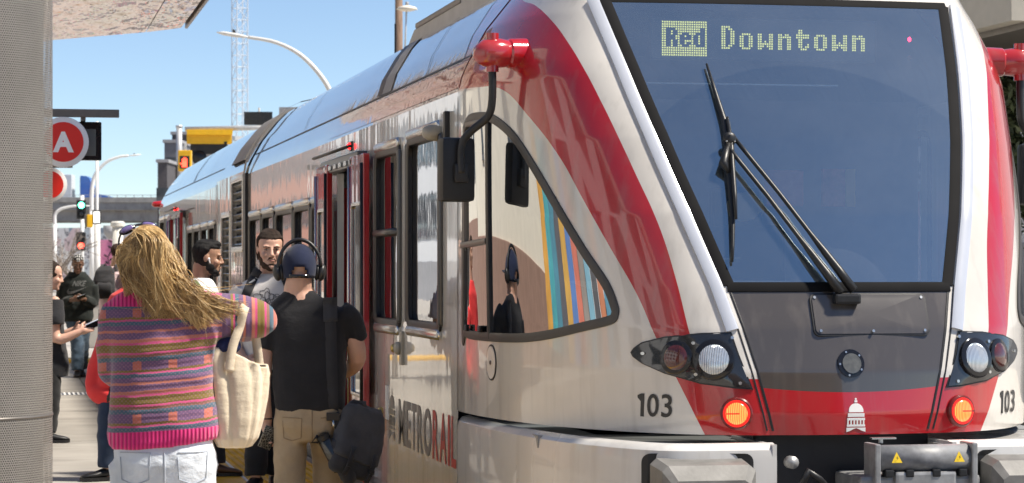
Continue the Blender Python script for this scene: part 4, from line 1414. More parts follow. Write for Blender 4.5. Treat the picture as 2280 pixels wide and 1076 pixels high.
# mural wall under it
def mat_mural(name):
    t = NT(name)
    co = t.n('TexCoord').outputs['Object']
    v = t.n('TexVoronoi'); v.inputs['Scale'].default_value = .55; t.l(co, v.inputs['Vector'])
    sp = t.n('SeparateColor'); t.l(v.outputs['Color'], sp.inputs[0])
    c = t.ramp(sp.outputs[0], [(0, (.62, .50, .52)), (.2, (.66, .66, .67)), (.38, (.52, .58, .62)), (.5, (.66, .48, .52)), (.65, (.74, .74, .73)), (.78, (.25, .32, .40)), (.86, (.75, .15, .12)), (.93, (.70, .68, .66))], 'CONSTANT')
    n = t.ramp(t.noise(3.0, 6), [(.56, 0), (.6, .8)])
    t.set(Base_Color=t.mix(n, c, (.12, .12, .14)), Roughness=.85)
    return t.m
mw = empty('mural_wall', fixed(at(235, 285), GZ), ang, 'pink and white painted mural wall under the far viaduct', 'wall')
MB().bb(-14, 14, -.2, .2, 0, 6.4).build('wall', mat_mural('mural paint'), mw)
MB().bb(-1.1, 2.6, -.26, -.205, 1.2, 5.0).build('pink_panel', mat('mural pink', (.80, .28, .45), .8, .08), mw)
vine = MB()
pth = smoothpath([(.1, -.3, 1.0), (.5, -.3, 2.0), (.35, -.3, 3.0), (.9, -.3, 4.2), (.8, -.3, 4.9)], 5)
vine.tube(pth, .05, 6)
for k, p in enumerate(pth[2::2]):
    sd = 1 if k % 2 else -1
    vine.ell(p + Vector((sd * .3, 0, .18)), (.24, .02, .11), Matrix.Rotation(-sd * R(35), 3, 'Y'), 8, 6)
vine.build('painted_vine', M_ink, mw)
# truck and trailer on the viaduct
tk = empty('truck', at(205, 296, 447), ang, 'blue semi-trailer tractor driving on the viaduct', 'truck')
M_blue = mat('truck blue', (.04, .16, .55), .3, .1, coat=.8)
MB().prism([(-1.2, -1.0), (.55, -1.0), (.55, .9), (.25, 1.6), (-.1, 2.6), (-.5, 2.9), (-1.2, 2.95)], 2.3, Matrix.Translation((0, -1.2, 0))).build('cab', M_blue, tk)
MB().prism([(.55, -1.0), (2.6, -1.0), (2.65, .0), (2.4, .45), (.55, .85)], 2.0, Matrix.Translation((0, -1.05, 0))).build('bonnet', M_blue, tk)
MB().bb(.05, .6, -1.24, -1.2, .75, 1.55).build('side_window', M_lens, tk)
MB().bb(-1.26, -1.2, -1.1, 1.1, -.9, 2.8).build('sleeper_back', M_grey, tk)
for x in (-.6, 1.9):
    MB().tube([(x, -1.25, -.9), (x, -.95, -.9)], .5, 16).build('wheel', M_black, tk, True)
tr = empty('trailer', at(140, 296, 447), ang, 'white box trailer on the viaduct behind the blue truck', 'trailer')
MB().bb(-5.6, 1.25, -1.2, 1.2, -.6, 3.1, bev=.05).build('box', mat('trailer white', (.62, .66, .70), .45, .05), tr)
MB().bb(-5.2, 1.0, -1.0, 1.0, -1.0, -.605).build('chassis', M_black, tr)
for x in (-4.5, -3.3):
    MB().tube([(x, -1.15, -.95), (x, -.85, -.95)], .5, 16).build('wheel', M_black, tr, True)

# street lamps with curved arms
def street_lamp(base, arm, label, r=.09, m=None):
    m = m or M_white
    root = empty('street_lamp', base, 0, label, 'street lamp', 'street lamps')
    b = Vector(base)
    P_ = smoothpath([Vector(a) - b for a in arm], 8)
    MB().tube([(0, 0, 0), tuple(P_[0])], [r * 1.15, r], 14).build('pole', m, root, True)
    MB().tube(P_, lerp_list([r, r * .55], len(P_)), 12).build('arm', m, root, True)
    e = P_[-1]; d_ = (P_[-1] - P_[-3]).normalized()
    h = MB().tube([e, e + d_ * .12, e + d_ * .3, e + d_ * .62, e + d_ * .78], [.05, .09, .13, .12, .03], 12, flat=.4)
    h.build('lamp_head', m, root, True)
    MB().tube([e + d_ * .35 + Vector((0, 0, .04)), e + d_ * .35 + Vector((0, 0, .13))], .035, 8).build('sensor', M_black, root, True)
    MB().tube([(0, 0, 0), (0, 0, .3)], r * 1.8, 12).build('base', M_steel, root, True)
    return root
M_lampgrey = mat('lamp pole grey', (.66, .65, .62), .4, .06)
street_lamp(fixed(at(752, 60), -.02), [at(752, 60, 300), at(745, 60, 235), at(722, 60, 180), at(672, 60, 125), at(615, 60, 95), at(553, 60, 83)], 'tall curved-arm street lamp rising behind the train roof', .075, M_lampgrey)
street_lamp(fixed(at(205, 150), GZ), [at(204, 150, 470), at(205, 150, 420), at(213, 150, 388), at(236, 150, 362), at(264, 150, 350), at(286, 150, 347)], 'white curved-arm street lamp beside the traffic signals at left', .13)
street_lamp(fixed(at(122, 170), GZ), [at(122, 170, 500), at(123, 170, 478), at(135, 170, 466), at(158, 170, 460), at(176, 170, 459)], 'low white curved-arm pole at the near column edge', .13)

# traffic signals
M_sigyel = mat('signal yellow', (.80, .45, .01), .4, .08)
def tlight(loc, label, hcol, lit, n=2, size=.36, back=M_black):
    root = empty('traffic_signal', loc, 0, label, 'traffic signal', 'traffic signals')
    hh = size * n
    MB().bb(-size * .55, size * .55, -.12, .12, -hh * .55, hh * .55, bev=.05).build('housing', back, root)
    for k in range(n):
        zc = hh / 2 - size * (k + .5)
        MB().tube([(0, -.12, zc), (0, -.27, zc)], size * .40, 14, cap=False).build('visor', back, root, True)
        c = lit if k == hcol else mat('dead lens', (.05, .05, .05), .2, .1)
        MB().ell((0, -.125, zc), (size * .36, .03, size * .36), None, 14, 8).build('lens', c, root, True)
    return root
E_grn = emit('green light', (.1, 1.0, .55), 4.0); E_red = emit('red light', (1, .05, .03), 4.0)
tp_ = empty('signal_pole', fixed(at(183, 120), GZ), 0, 'slim white pole carrying green and red traffic signals', 'pole')
MB().cyl((0, 0, 0), (0, 0, 5.2), .09, 12).build('pole', M_white, tp_, True)
tlight(at(181, 119, 467), 'traffic signal showing green at the left by the viaduct', 0, E_grn, 2, .42)
tlight(at(180, 119, 538), 'traffic signal showing red below the green one', 1, E_red, 2, .42)
mp_ = empty('mast_pole', fixed(at(216, 100), GZ), 0, 'thin tall white pole behind the hooded man', 'pole')
MB().cyl((0, 0, 0), (0, 0, 7.6), .06, 12).build('pole', M_white, mp_, True)
MB().cyl((0, 0, 0), (0, 0, 3.6), .13, 14).build('sleeve', M_lampgrey, mp_, True)
pb = empty('pedestrian_signal', at(215, 99, 484), 0, 'black boxed pedestrian signal with a white walk symbol', 'pedestrian signal')
MB().bb(-.17, .17, -.1, .1, -.28, .28, bev=.03).build('housing', M_black, pb)
MB().bb(-.12, .12, -.108, -.101, -.22, .22).build('face', emit('walk face', (.9, .85, .8), .7), pb)
yb = empty('signal_box', at(200, 99, 490), 0, 'small yellow signal housing on the white lamp pole', 'signal box')
MB().bb(-.12, .12, -.15, .15, -.3, .22, bev=.04).build('housing', M_sigyel, yb)
MB().bb(-.2, -.125, -.1, .1, -.35, .25, bev=.02).build('back_plate', M_bronze, yb)
bx = empty('pole_banner', at(246, 110, 515), 0, 'dark grey signal hood hanging by the pale column', 'hood')
MB().tube([(0, 0, .25), (0, 0, -.1), (0, 0, -.35)], [.32, .3, .1], 12).build('hood', M_grey, bx, True)

# pale round columns, plinth by the far kerb
for i, (px, Z, top, lab) in enumerate(((262, 52, 493, 'pale round bollard column behind the man with the backpack'), )):
    b = fixed(at(px, Z), GZ)
    cl = empty('bollard_column', b, 0, lab, 'column')
    hgt = at(px, Z, top).z - GZ
    MB().tube([(0, 0, 0), (0, 0, hgt - .12)], .115, 24).build('shaft', mat('pale column', (.62, .60, .54), .6, .05), cl, True)
    MB().tube([(0, 0, hgt - .12), (0, 0, hgt - .1), (0, 0, hgt - .03), (0, 0, hgt)], [.115, .15, .15, .12], 24).build('cap', MATS['pale column'], cl, angle=40)
pl = empty('plinth', fixed(at(217, 47), -.01), ang * 0, 'beige concrete plinth behind the hooded man', 'plinth')
MB().bb(-.24, .24, -.3, .3, 0, .86, bev=.03).build('block', M_concv, pl)
MB().bb(-.27, .27, -.33, .33, .861, .93, bev=.02).build('cap', M_concv, pl)

# lattice crane mast
cr = empty('crane_mast', fixed(at(534, 420), GZ), R(20), 'pale lattice tower crane mast rising far behind the train', 'crane')
b = MB()
Hc, wc = 58, 1.0
for sx in (-1, 1):
    for sy in (-1, 1):
        b.tube([(sx * wc, sy * wc, 0), (sx * wc, sy * wc, Hc)], .11, 5)
b.build('posts', mat('crane white', (.55, .60, .66), .5, .05), cr)
lat = MB()
k = 0
z = 12.0
while z < Hc - 2:
    for (ax, ay, bx_, by) in ((-1, -1, 1, -1), (1, -1, 1, 1), (1, 1, -1, 1), (-1, 1, -1, -1)):
        f = 1 if k % 2 else -1
        lat.tube([(ax * wc, ay * wc, z if f > 0 else z + 2), (bx_ * wc, by * wc, z + 2 if f > 0 else z)], .06, 4)
        lat.tube([(ax * wc, ay * wc, z), (bx_ * wc, by * wc, z)], .05, 4)
    z += 2; k += 1
lat.build('lattice', MATS['crane white'], cr)
MB().bb(-1.5, 1.3, -1.3, 1.3, 23.5, 24.2).build('collar', M_steel, cr)

# wooden pole and old lamp
up = empty('utility_pole', fixed(at(888, 104), GZ), 0, 'brown wooden utility pole cut by the top of the picture', 'utility pole')
MB().tube([(0, 0, 0), (0, 0, 16)], [.19, .155], 14).build('pole', mat('pole wood', (.20, .13, .09), .85, .3, 5, bump=.4, bscale=12, stretch=(6, 6, .5)), up, True)
MB().bb(-1.1, 1.1, -.06, .06, 14.6, 14.75).build('crossarm', MATS['pole wood'], up)
MB().tube([(-.25, 0, 8.5), (-.32, .05, 10.2), (-.22, 0, 10.6)], .035, 6).build('cable', M_black, up, True)
MB().tube([(.2, 0, 9.4), (.5, 0, 9.9), (.62, 0, 10.0)], .03, 6).build('bracket', M_black, up, True)
ol = empty('pendant_lamp', fixed(at(900, 85), GZ), 0, 'old saucer-shaped lamp on a thin mast beside the wooden pole', 'lamp')
MB().tube([(0, 0, 0), (.02, 0, 9.2)], .06, 8).build('mast', M_steel, ol, True)
zt = at(908, 85, 20).z - GZ
MB().tube([(.1, 0, zt - .09), (.1, 0, zt - .02), (.1, 0, zt + .06), (.1, 0, zt + .12)], [.1, .37, .3, .08], 18).build('saucer', mat('lamp saucer', (.72, .66, .56), .5, .06), ol, True)
MB().tube([(.1, 0, zt + .1), (.1, 0, zt + .24)], .06, 8).build('cap', M_grey, ol, True)
MB().tube([(.02, 0, 9.0), (.08, 0, zt)], .03, 6).build('stem', M_steel, ol, True)

# signal gantry behind the train: mast arm with yellow sign back, hood, black boards
gn = empty('signal_gantry', fixed(at(700, 75), -.02), 0, 'signal gantry with yellow sign cover hanging above the far train roof', 'gantry')
base = Vector(gn.location)
def rel(px, py, Z=75): return at(px, Z, py) - base
MB().tube([(0, 0, 0), tuple(rel(700, 280))], .12, 12).build('post', M_steel, gn, True)
MB().tube([rel(412, 288), rel(700, 282)], .075, 10).build('arm', M_steel, gn, True)
c = rel(465, 306)
MB().prism([(-.68, -.21), (.68, -.21), (.68, .21), (-.68, .21)], .3, Matrix.Translation((c.x, c.y - .2, c.z)) @ Matrix.Rotation(-TH + R(6), 4, 'Z')).build('sign_cover', M_sigyel, gn)
MB().prism([(-.68, .06), (.68, .06), (.70, .215), (-.70, .215)], .1, Matrix.Translation((c.x, c.y - .32, c.z)) @ Matrix.Rotation(-TH + R(6), 4, 'Z')).build('visor', M_sigyel, gn)
for px in (430, 505):
    MB().tube([rel(px, 292), rel(px, 286)], .04, 6).build('clamp', M_steel, gn)
c = rel(466, 330)
MB().box(c, (1.1, .3, .38), -TH).build('back_box', M_black, gn)
MB().tube([rel(443, 352) - Vector((0, .2, 0)), rel(443, 352)], .22, 16).build('bell', M_black, gn, True)
c = rel(575, 264)
MB().box(c, (.86, .08, .40), -TH).build('black_board', M_blackgl, gn)
MB().tube([rel(577, 240), rel(577, 284)], .03, 6).build('board_post', M_lampgrey, gn)
c = rel(640, 250)
MB().box(c, (.5, .1, .3), -TH).build('small_board', M_grey, gn)
hs2 = empty('crossing_signal', at(412, 70, 357), -TH, 'yellow boxed pedestrian signal showing a red hand above the far train roof', 'pedestrian signal')
MB().bb(-.19, .19, -.1, .1, -.32, .28, bev=.03).build('housing', M_sigyel, hs2)
MB().bb(-.03, .03, -.05, .05, .28, .45).build('hanger', M_steel, hs2)
hd = MB()
hd.bb(-.07, .07, -.112, -.101, -.2, -.04, bev=.004)
for k in range(4):
    hd.bb(-.066 + .036 * k, -.04 + .036 * k, -.112, -.101, -.05, .04 + (.03 if k in (1, 2) else 0), bev=.003)
hd.bb(-.12, -.075, -.112, -.101, -.12, -.08)
hd.build('red_hand', emit('hand red', (1, .04, .02), 3), hs2)
MB().bb(-.14, .14, -.1005, -.09, -.24, .12).build('face', M_blackgl, hs2)

# dark town buildings behind the far end of the train
def tblock(px0, px1, py, Z, m, lab, dep=14):
    a, b_ = at(px0, Z), at(px1, Z)
    w = (b_ - a).length
    mid = (a + b_) / 2
    root = empty('town_building', fixed(mid, GZ), math.atan2(b_.y - a.y, b_.x - a.x), lab, 'building', 'town buildings')
    h = at(px0, Z, py).z - GZ
    MB().bb(-w / 2, w / 2, 0, dep, 0, h).build('wall', m, root)
    MB().bb(-w / 2 - .15, w / 2 + .15, -.15, dep, h, h + .3).build('parapet', M_grey, root)
    ws = None
    n = max(1, int(w / 2.2))
    zz = 2.0
    while zz < h - 1.2:
        for i in range(n):
            x = -w / 2 + (i + .5) * w / n
            if ws is None:
                ws = MB().bb(-.55, .55, -.05, .05, -.8, .8).build('window', MATS['window dark'], root, loc=(x, 0, zz))
            else:
                piece(ws, root, (x, 0, zz))
        zz += 3.2
    return root
M_dk1 = mat('dark brick', (.075, .07, .075), .8, .2, 2); M_dk2 = mat('slate cladding', (.14, .145, .16), .6, .15, 1); M_dk3 = mat('brown cladding', (.11, .075, .055), .7, .2, 1)
tblock(351, 372, 362, 230, M_dk1, 'low dark brick town building left of the far train end')
tblock(366, 400, 318, 238, M_dk2, 'slate clad town building just behind the far train end')
tblock(383, 450, 300, 250, M_dk1, 'taller dark town building behind the yellow gantry', 18)
tblock(430, 620, 330, 262, M_dk3, 'brown clad town building mostly hidden by the train roof', 18)
chm = empty('flue', at(399, 236, 340), 0, 'shiny metal flue pipe standing in front of the dark buildings', 'pipe')
MB().cyl((0, 0, -3.5), (0, 0, 2.6), .28, 12).build('pipe', M_steel, chm, True)
MB().cyl((0, 0, 2.4), (0, 0, 2.6), .34, 12).build('rim', M_steel, chm, True)
# right of the train: canopy edge and tree
rc = empty('canopy_edge', at(2262, 24, 40), 0, 'beige canopy edge at the top right corner behind the train', 'canopy')
MB().bb(-.30, 3.0, -.6, 3.0, -.09, .6).build('fascia', mat('beige fascia', (.42, .39, .33), .6, .06), rc)
MB().bb(-.12, 3.0, -.5, 2.9, -.15, -.091).build('soffit', M_bronze, rc)
MB().bb(1.6, 1.8, 1, 1.2, -3.1, -.16).build('post', M_bronze, rc)

def leafy_tree(loc, h, crown_r, n, label, seed, bare=False):
    rg = random.Random(seed)
    root = empty('tree', loc, rg.uniform(0, 6), label, 'tree')
    b = MB()
    b.tube([(0, 0, 0), (.05, .02, h * .3), (-.03, .05, h * .6)], [.14, .11, .07], 10)
    tips = []
    for k in range(14):
        a = rg.uniform(0, 6.28); z0_ = h * rg.uniform(.28, .6)
        e = Vector((math.cos(a) * crown_r * rg.uniform(.5, .95), math.sin(a) * crown_r * rg.uniform(.5, .95), h * rg.uniform(.5, 1.0)))
        m_ = Vector((e.x * .4, e.y * .4, z0_ + (e.z - z0_) * .6))
        b.tube([(0, 0, z0_), m_, e], [.05, .03, .012], 6)
        tips += [e, m_, (e + m_) / 2]
    b.build('trunk', mat('bark', (.12, .09, .07), .9, .3, 8, bump=.4, bscale=30), root, True)
    lf = MB()
    for k in range(n):
        c = rg.choice(tips) + Vector((rg.gauss(0, .28), rg.gauss(0, .28), rg.gauss(0, .22))) * crown_r * .7
        s_ = rg.uniform(.035, .07)
        d_ = Vector((rg.gauss(0, 1), rg.gauss(0, 1), rg.gauss(0, .6))).normalized()
        u = d_.orthogonal().normalized(); w = d_.cross(u)
        tv = u * s_ * .45
        lf.add([c - d_ * s_, c + tv + w * s_ * .12, c + d_ * s_, c - tv + w * s_ * .12], [(0, 1, 2, 3)], rg.randint(0, 2))
    o = lf.build('crown', [mat('leaf a', (.055, .075, .03), .55, .3), mat('leaf b', (.085, .10, .045), .55, .3), mat('leaf c', (.035, .05, .022), .55, .3)], root, fixn=False)
    return root
leafy_tree(fixed(at(2222, 27), -.02), 4.9, 1.15, 9000, 'small leafy tree behind the right mirror of the train', 3)
leafy_tree(fixed(at(2330, 27), -.02), 4.2, 1.1, 5200, 'leafy tree at the right picture edge behind the train', 5)

# ------------------------------------------------------------------ people
from mathutils.bvhtree import BVHTree
def remesh(mb, voxel, smooth=4):
    me = mb.mesh('tmp')
    bm = bmesh.new(); bm.from_mesh(me); bmesh.ops.recalc_face_normals(bm, faces=bm.faces); bm.to_mesh(me); bm.free()
    o = bpy.data.objects.new('tmp', me)
    C.objects.link(o)
    r_ = o.modifiers.new('r', 'REMESH'); r_.mode = 'VOXEL'; r_.voxel_size = voxel
    s_ = o.modifiers.new('s', 'SMOOTH'); s_.iterations = smooth; s_.factor = .5
    dg = bpy.context.evaluated_depsgraph_get()
    out = bpy.data.meshes.new_from_object(o.evaluated_get(dg))
    bpy.data.objects.remove(o); bpy.data.meshes.remove(me)
    return out

def crumple(me, amp, sc=(6, 6, 10), seed=0.0, fine=.35):
    ns = [v.normal.copy() for v in me.vertices]
    for v in me.vertices:
        p = Vector((v.co.x * sc[0] + seed, v.co.y * sc[1] - seed, v.co.z * sc[2] + seed * 2))
        k = noise.noise(p) + fine * noise.noise(p * 2.3)
        k = k if k > 0 else k * .5
        v.co += ns[v.index] * amp * k

def ring(z, xc, hw, yc, hd, n=28, e=2.4, tilt=0.0):
    out = []
    for k in range(n):
        a = 2 * math.pi * k / n
        c, s = math.cos(a), math.sin(a)
        x = hw * math.copysign(abs(c) ** (2 / e), c)
        y = hd * math.copysign(abs(s) ** (2 / e), s)
        out.append(Vector((xc + x, yc + y, z + tilt * x)))
    return out

def rloft(mb, rings, **kw):
    mb.loft([ring(*r_, **kw) for r_ in rings], True)

HEAD = [(.0, .082, .02, .020), (.012, .090, .0, .034), (.035, .091, -.03, .048), (.06, .090, -.06, .057), (.09, .089, -.08, .064), (.118, .084, -.09, .069), (.145, .087, -.097, .074), (.17, .084, -.097, .075), (.195, .070, -.086, .066), (.215, .045, -.062, .046), (.226, .018, -.035, .024), (.23, -.0, -.015, .006)]
def add_head(mb, pos, yaw, k=1.0, pitch=0.0, grow=0.0, zcut=0.0):
    M = Matrix.Translation(pos) @ Matrix.Rotation(yaw, 4, 'Z') @ Matrix.Rotation(pitch, 4, 'X') @ Matrix.Scale(k, 4)
    rings = []
    for z, f, b, w in HEAD:
        rings.append([M @ p for p in ring(z, 0, w + grow, (f + b) / 2, (f - b) / 2 + grow, 22, 2.2)])
    mb.loft(rings, True)
    return M
def face_bits(mb, M):
    def T(p): return M @ Vector(p)
    r3 = M.to_3x3()
    k = r3.col[0].length
    rr = r3.normalized()
    mb.tube([T((0, .084, .135)), T((0, .096, .11)), T((0, .108, .088)), T((0, .094, .078))], [.008 * k, .010 * k, .013 * k, .010 * k], 8, rounded=True)
    for s in (-1, 1):
        mb.ell(T((s * .010, .097, .083)), (.009 * k, .010 * k, .008 * k), rr, 8, 6)
        mb.ell(T((s * .074, -.008, .112)), (.009 * k, .019 * k, .031 * k), rr, 10, 8)
        mb.ell(T((s * .03, .080, .137)), (.026 * k, .014 * k, .008 * k), rr, 10, 6)
        mb.ell(T((s * .04, .066, .085)), (.024 * k, .022 * k, .022 * k), rr, 10, 6)
    mb.ell(T((0, .088, .056)), (.025 * k, .011 * k, .0075 * k), rr, 10, 6)
    mb.ell(T((0, .087, .047)), (.021 * k, .011 * k, .008 * k), rr, 10, 6)
    mb.ell(T((0, .080, .014)), (.022 * k, .018 * k, .018 * k), rr, 10, 6)

def hand(mb, W, d, n, t, curl=35, k=1.0):
    """W wrist, d towards the fingers, n out of the back of the hand, t towards the thumb"""
    W, d, n, t = Vector(W), Vector(d).normalized(), Vector(n).normalized(), Vector(t).normalized()
    t = (t - d * t.dot(d)).normalized(); n = t.cross(d) * (1 if t.cross(d).dot(n) > 0 else -1)
    B = Matrix((t, d, n)).transposed()
    mb.ell(W + d * .045 * k, (.040 * k, .052 * k, .016 * k), B, 14, 9)
    mb.tube([W - d * .02, W + d * .04 * k], [.026 * k, .030 * k], 10, rounded=True)
    for i, (off, ln) in enumerate(((.029, .070), (.010, .078), (-.010, .072), (-.029, .056))):
        p = W + (d * .085 + t * off) * k
        a = R(curl * (.7 + .12 * i))
        dirs = []
        ang_ = a * .5
        pts = [p - d * .015 * k, p]
        for seg in (.45, .32, .23):
            dd = d * math.cos(ang_) - n * math.sin(ang_)
            p = p + dd * ln * seg * k
            pts.append(p); ang_ += a
        mb.tube(pts, [.0105 * k, .0100 * k, .0095 * k, .0088 * k, .0075 * k], 8, rounded=True)
    p = W + (d * .022 + t * .030) * k
    e1 = p + (d * .55 + t * .75 - n * .25).normalized() * .036 * k
    e2 = e1 + (d * .85 + t * .25 - n * .45).normalized() * .032 * k
    mb.tube([p, e1, e2], [.0145 * k, .0115 * k, .009 * k], 8, rounded=True)

M_skin = {}
def skin(name, col):
    t = NT(name)
    f = t.noise(9, 4)
    t.set(Base_Color=t.ramp(f, [(.3, tuple(c * .88 for c in col)), (.7, tuple(min(1, c * 1.08) for c in col))]), Roughness=.48, Subsurface_Weight=.12)
    t.b.inputs['Subsurface Radius'].default_value = (.01, .004, .002)
    t.bump(t.noise(160, 3), .08, .002)
    return t.m
def fabric(name, col, var=.12, weave=420, bump=.15):
    t = NT(name)
    f = t.noise(7, 5)
    f2 = t.noise(weave, 2)
    c = t.ramp(f, [(.3, tuple(c * (1 - var) for c in col)), (.7, tuple(min(1, c * (1 + var)) for c in col))])
    c = t.mix(t.math('MULTIPLY', f2, .25), c, tuple(x * .7 for x in col))
    t.set(Base_Color=c, Roughness=.88, Specular_IOR_Level=.25)
    t.b.inputs['Sheen Weight'].default_value = .15
    hgt = t.math('ADD', t.math('MULTIPLY', t.noise(16, 5, stretch=(1, 1, 1.6)), 1.0), t.math('MULTIPLY', f2, .12))
    t.bump(hgt, bump * 2.0, .012)
    return t.m
def hairmat(name, c1, c2, rough=.42):
    t = NT(name)
    f = t.noise(55, 4, stretch=(1.4, 1.4, .28))
    f3 = t.noise(11, 3, stretch=(1, 1, .4))
    mixv = t.math('ADD', t.math('MULTIPLY', f, .6), t.math('MULTIPLY', f3, .4))
    t.set(Base_Color=t.ramp(mixv, [(.36, c1), (.62, c2)]), Roughness=rough, Specular_IOR_Level=.55 if rough < .6 else .2)
    t.b.inputs['Anisotropic'].default_value = .5
    t.bump(f, .5, .006)
    return t.m

def beard(mb, M):
    E_(M, (0, .066, .010), (.037, .029, .023), mb); E_(M, (0, .076, .026), (.026, .018, .018), mb)
    for q in (-1, 1):
        E_(M, (q * .036, .050, .022), (.022, .034, .022), mb); E_(M, (q * .054, .024, .048), (.012, .030, .030), mb); E_(M, (q * .066, .002, .085), (.008, .014, .034), mb)
    mb.tube([M @ Vector(p) for p in ((-.029, .083, .050), (-.014, .096, .068), (0, .099, .070), (.014, .096, .068), (.029, .083, .050))], [.004, .005, .0045, .005, .004], 8)
def E_(M, c, r_, mb): mb.ell(M @ Vector(c), tuple(x * M.to_3x3().col[0].length for x in r_), M.to_3x3().normalized(), 18, 12)
def hair_cap(mb, M, line=.188, grow=.011, back=.05, side_y=.012):
    rings_ = []
    fine_ = []
    for (A, B_) in zip(HEAD, HEAD[1:]):
        for k in range(4):
            fine_.append(tuple(A[i] + (B_[i] - A[i]) * k / 4 for i in range(4)))
    fine_.append(HEAD[-1])
    for z, f, b, w in fine_:
        if z < back:
            continue
        zz_ = z + (grow if z > .2 else 0)
        rg_ = ring(zz_, 0, w + grow, (f + b) / 2, (f - b) / 2 + grow, 40, 2.2)
        for p in rg_:
            cut = side_y + max(0, (z - .12)) * .5
            if z < line and p.y > cut:
                p.x *= .86; p.y = cut + (p.y - cut) * .55 - .012
            elif z < .1 and p.y > -.01:
                p.x *= .9
        rings_.append([M @ p for p in rg_])
    mb.loft(rings_, True)
SK_fair = skin('skin fair', (.60, .36, .27)); SK_tan = skin('skin tan', (.50, .30, .21)); SK_olive = skin('skin olive', (.42, .24, .16)); SK_dark = skin('skin dark', (.16, .085, .055))
M_lip = mat('lips', (.36, .15, .12), .5, .1); M_eye = mat('eye dark', (.02, .015, .012), .15, .1); M_eyew = mat('eye white', (.34, .30, .28), .3, .05)

class Person:
    def __init__(self, pxc, sc, k=1.0):
        """pxc: picture column of the body axis, sc: picture pixels per metre there"""
        self.pxc, self.sc = pxc, sc
        Z = 5500.0 / sc
        p = at(pxc, Z)
        self.loc = Vector((p.x, p.y, 0.004))
        self.rz = -(TH + math.atan((pxc - 1140) / 5500.0))
        self.b = MB()
    def p(self, px, py, dy=0.0):
        return Vector(((px - self.pxc) / self.sc, dy, 1.48 - (py - 600) / self.sc - .004))
    def finish(self, label, skinm, voxel=.007, group='people on the platform'):
        me = remesh(self.b, voxel, 3)
        o = link('person', me, skinm, None, True, self.loc)
        o.rotation_euler.z = self.rz
        tag(o, label, 'person', group)
        self.o = o
        return o
    def child(self, name, mb, m, voxel=None, amp=0.0, sc=(6, 6, 10), seed=0.0, smooth=4, parent=None, sm=True):
        if voxel:
            me = remesh(mb, voxel, smooth)
            if amp:
                crumple(me, amp, sc, seed)
            o = link(name, me, m, parent or self.o, sm)
        else:
            o = mb.build(name, m, parent or self.o, sm)
        return o
    def thing(self, name, label, cat, group=None):
        o = empty(name, self.loc, self.rz, label, cat, group)
        return o
    def legs(self, hips, knees, ankles, r=(.075, .05, .036)):
        for h, k_, a in zip(hips, knees, ankles):
            P_ = smoothpath([h, k_, a], 5)
            self.b.tube(P_, lerp_list(list(r), len(P_)), 12, rounded=True)
            self.b.tube([a, Vector(a) - Vector((0, 0, .05))], .035, 10, rounded=True)
    def pants(self, waist, hips, knees, ankles, m, r=(.098, .075, .062), amp=.008, name='trousers', voxel=.012, crotch=None, seed=1.0):
        mb = MB()
        rloft(mb, waist)
        for h, k_, a in zip(hips, knees, ankles):
            P_ = smoothpath([h, k_, a], 6)
            mb.tube(P_, lerp_list(list(r), len(P_)), 18, rounded=False)
        return self.child(name, mb, m, voxel, amp, (9, 9, 12), seed, 5)
    def shoe(self, ankle, yaw, m, sole=None, L=.28, name='shoe'):
        c = Vector((ankle[0], ankle[1], 0))
        M = Matrix.Translation(c) @ Matrix.Rotation(yaw, 4, 'Z')
        prof = [(-.09, .025, .05), (-.075, .036, .085), (-.03, .040, .10), (.03, .042, .085), (.09, .048, .062), (.15, .046, .05), (.185, .030, .036), (.195, .012, .026)]
        k = L / .285
        up, so = MB(), MB()
        up.loft([[M @ Vector((w * math.cos(2 * math.pi * j / 16), y * k, .018 + (h - .018) * (.5 + .5 * math.sin(2 * math.pi * j / 16)))) for j in range(16)] for y, w, h in prof], True)
        so.loft([[M @ Vector((x, y * k, z)) for x, z in ((-w - .004, 0), (w + .004, 0), (w + .004, .022), (-w - .004, .022))] for y, w, h in prof], True)
        o = self.child(name, up, m)
        self.child('sole', so, sole or M_black, parent=o, sm=False)
        return o
    def bvh(self, o):
        me = o.data
        return BVHTree.FromPolygons([v.co for v in me.vertices], [tuple(p.vertices) for p in me.polygons])
def proj(bv, x, z, side_=-1, default=0):
    hit = bv.ray_cast(Vector((x, side_ * 1.2, z)), Vector((0, -side_, 0)))
    return hit[0] if hit[0] else Vector((x, default, z))
def ribbon(pts, w, thick=.006, up=None):
    """flat strap along pts; up: list of surface normals"""
    mb = MB()
    rings = []
    n = len(pts)
    for i, p in enumerate(pts):
        t_ = (pts[min(n - 1, i + 1)] - pts[max(0, i - 1)]).normalized()
        N = Vector(up[i] if isinstance(up, list) else (up or (0, -1, 0)))
        N = (N - t_ * N.dot(t_)).normalized()
        B = t_.cross(N)
        rings.append([p - B * w / 2, p - B * w / 2 + N * thick, p + B * w / 2 + N * thick, p + B * w / 2])
    mb.loft(rings, True)
    return mb

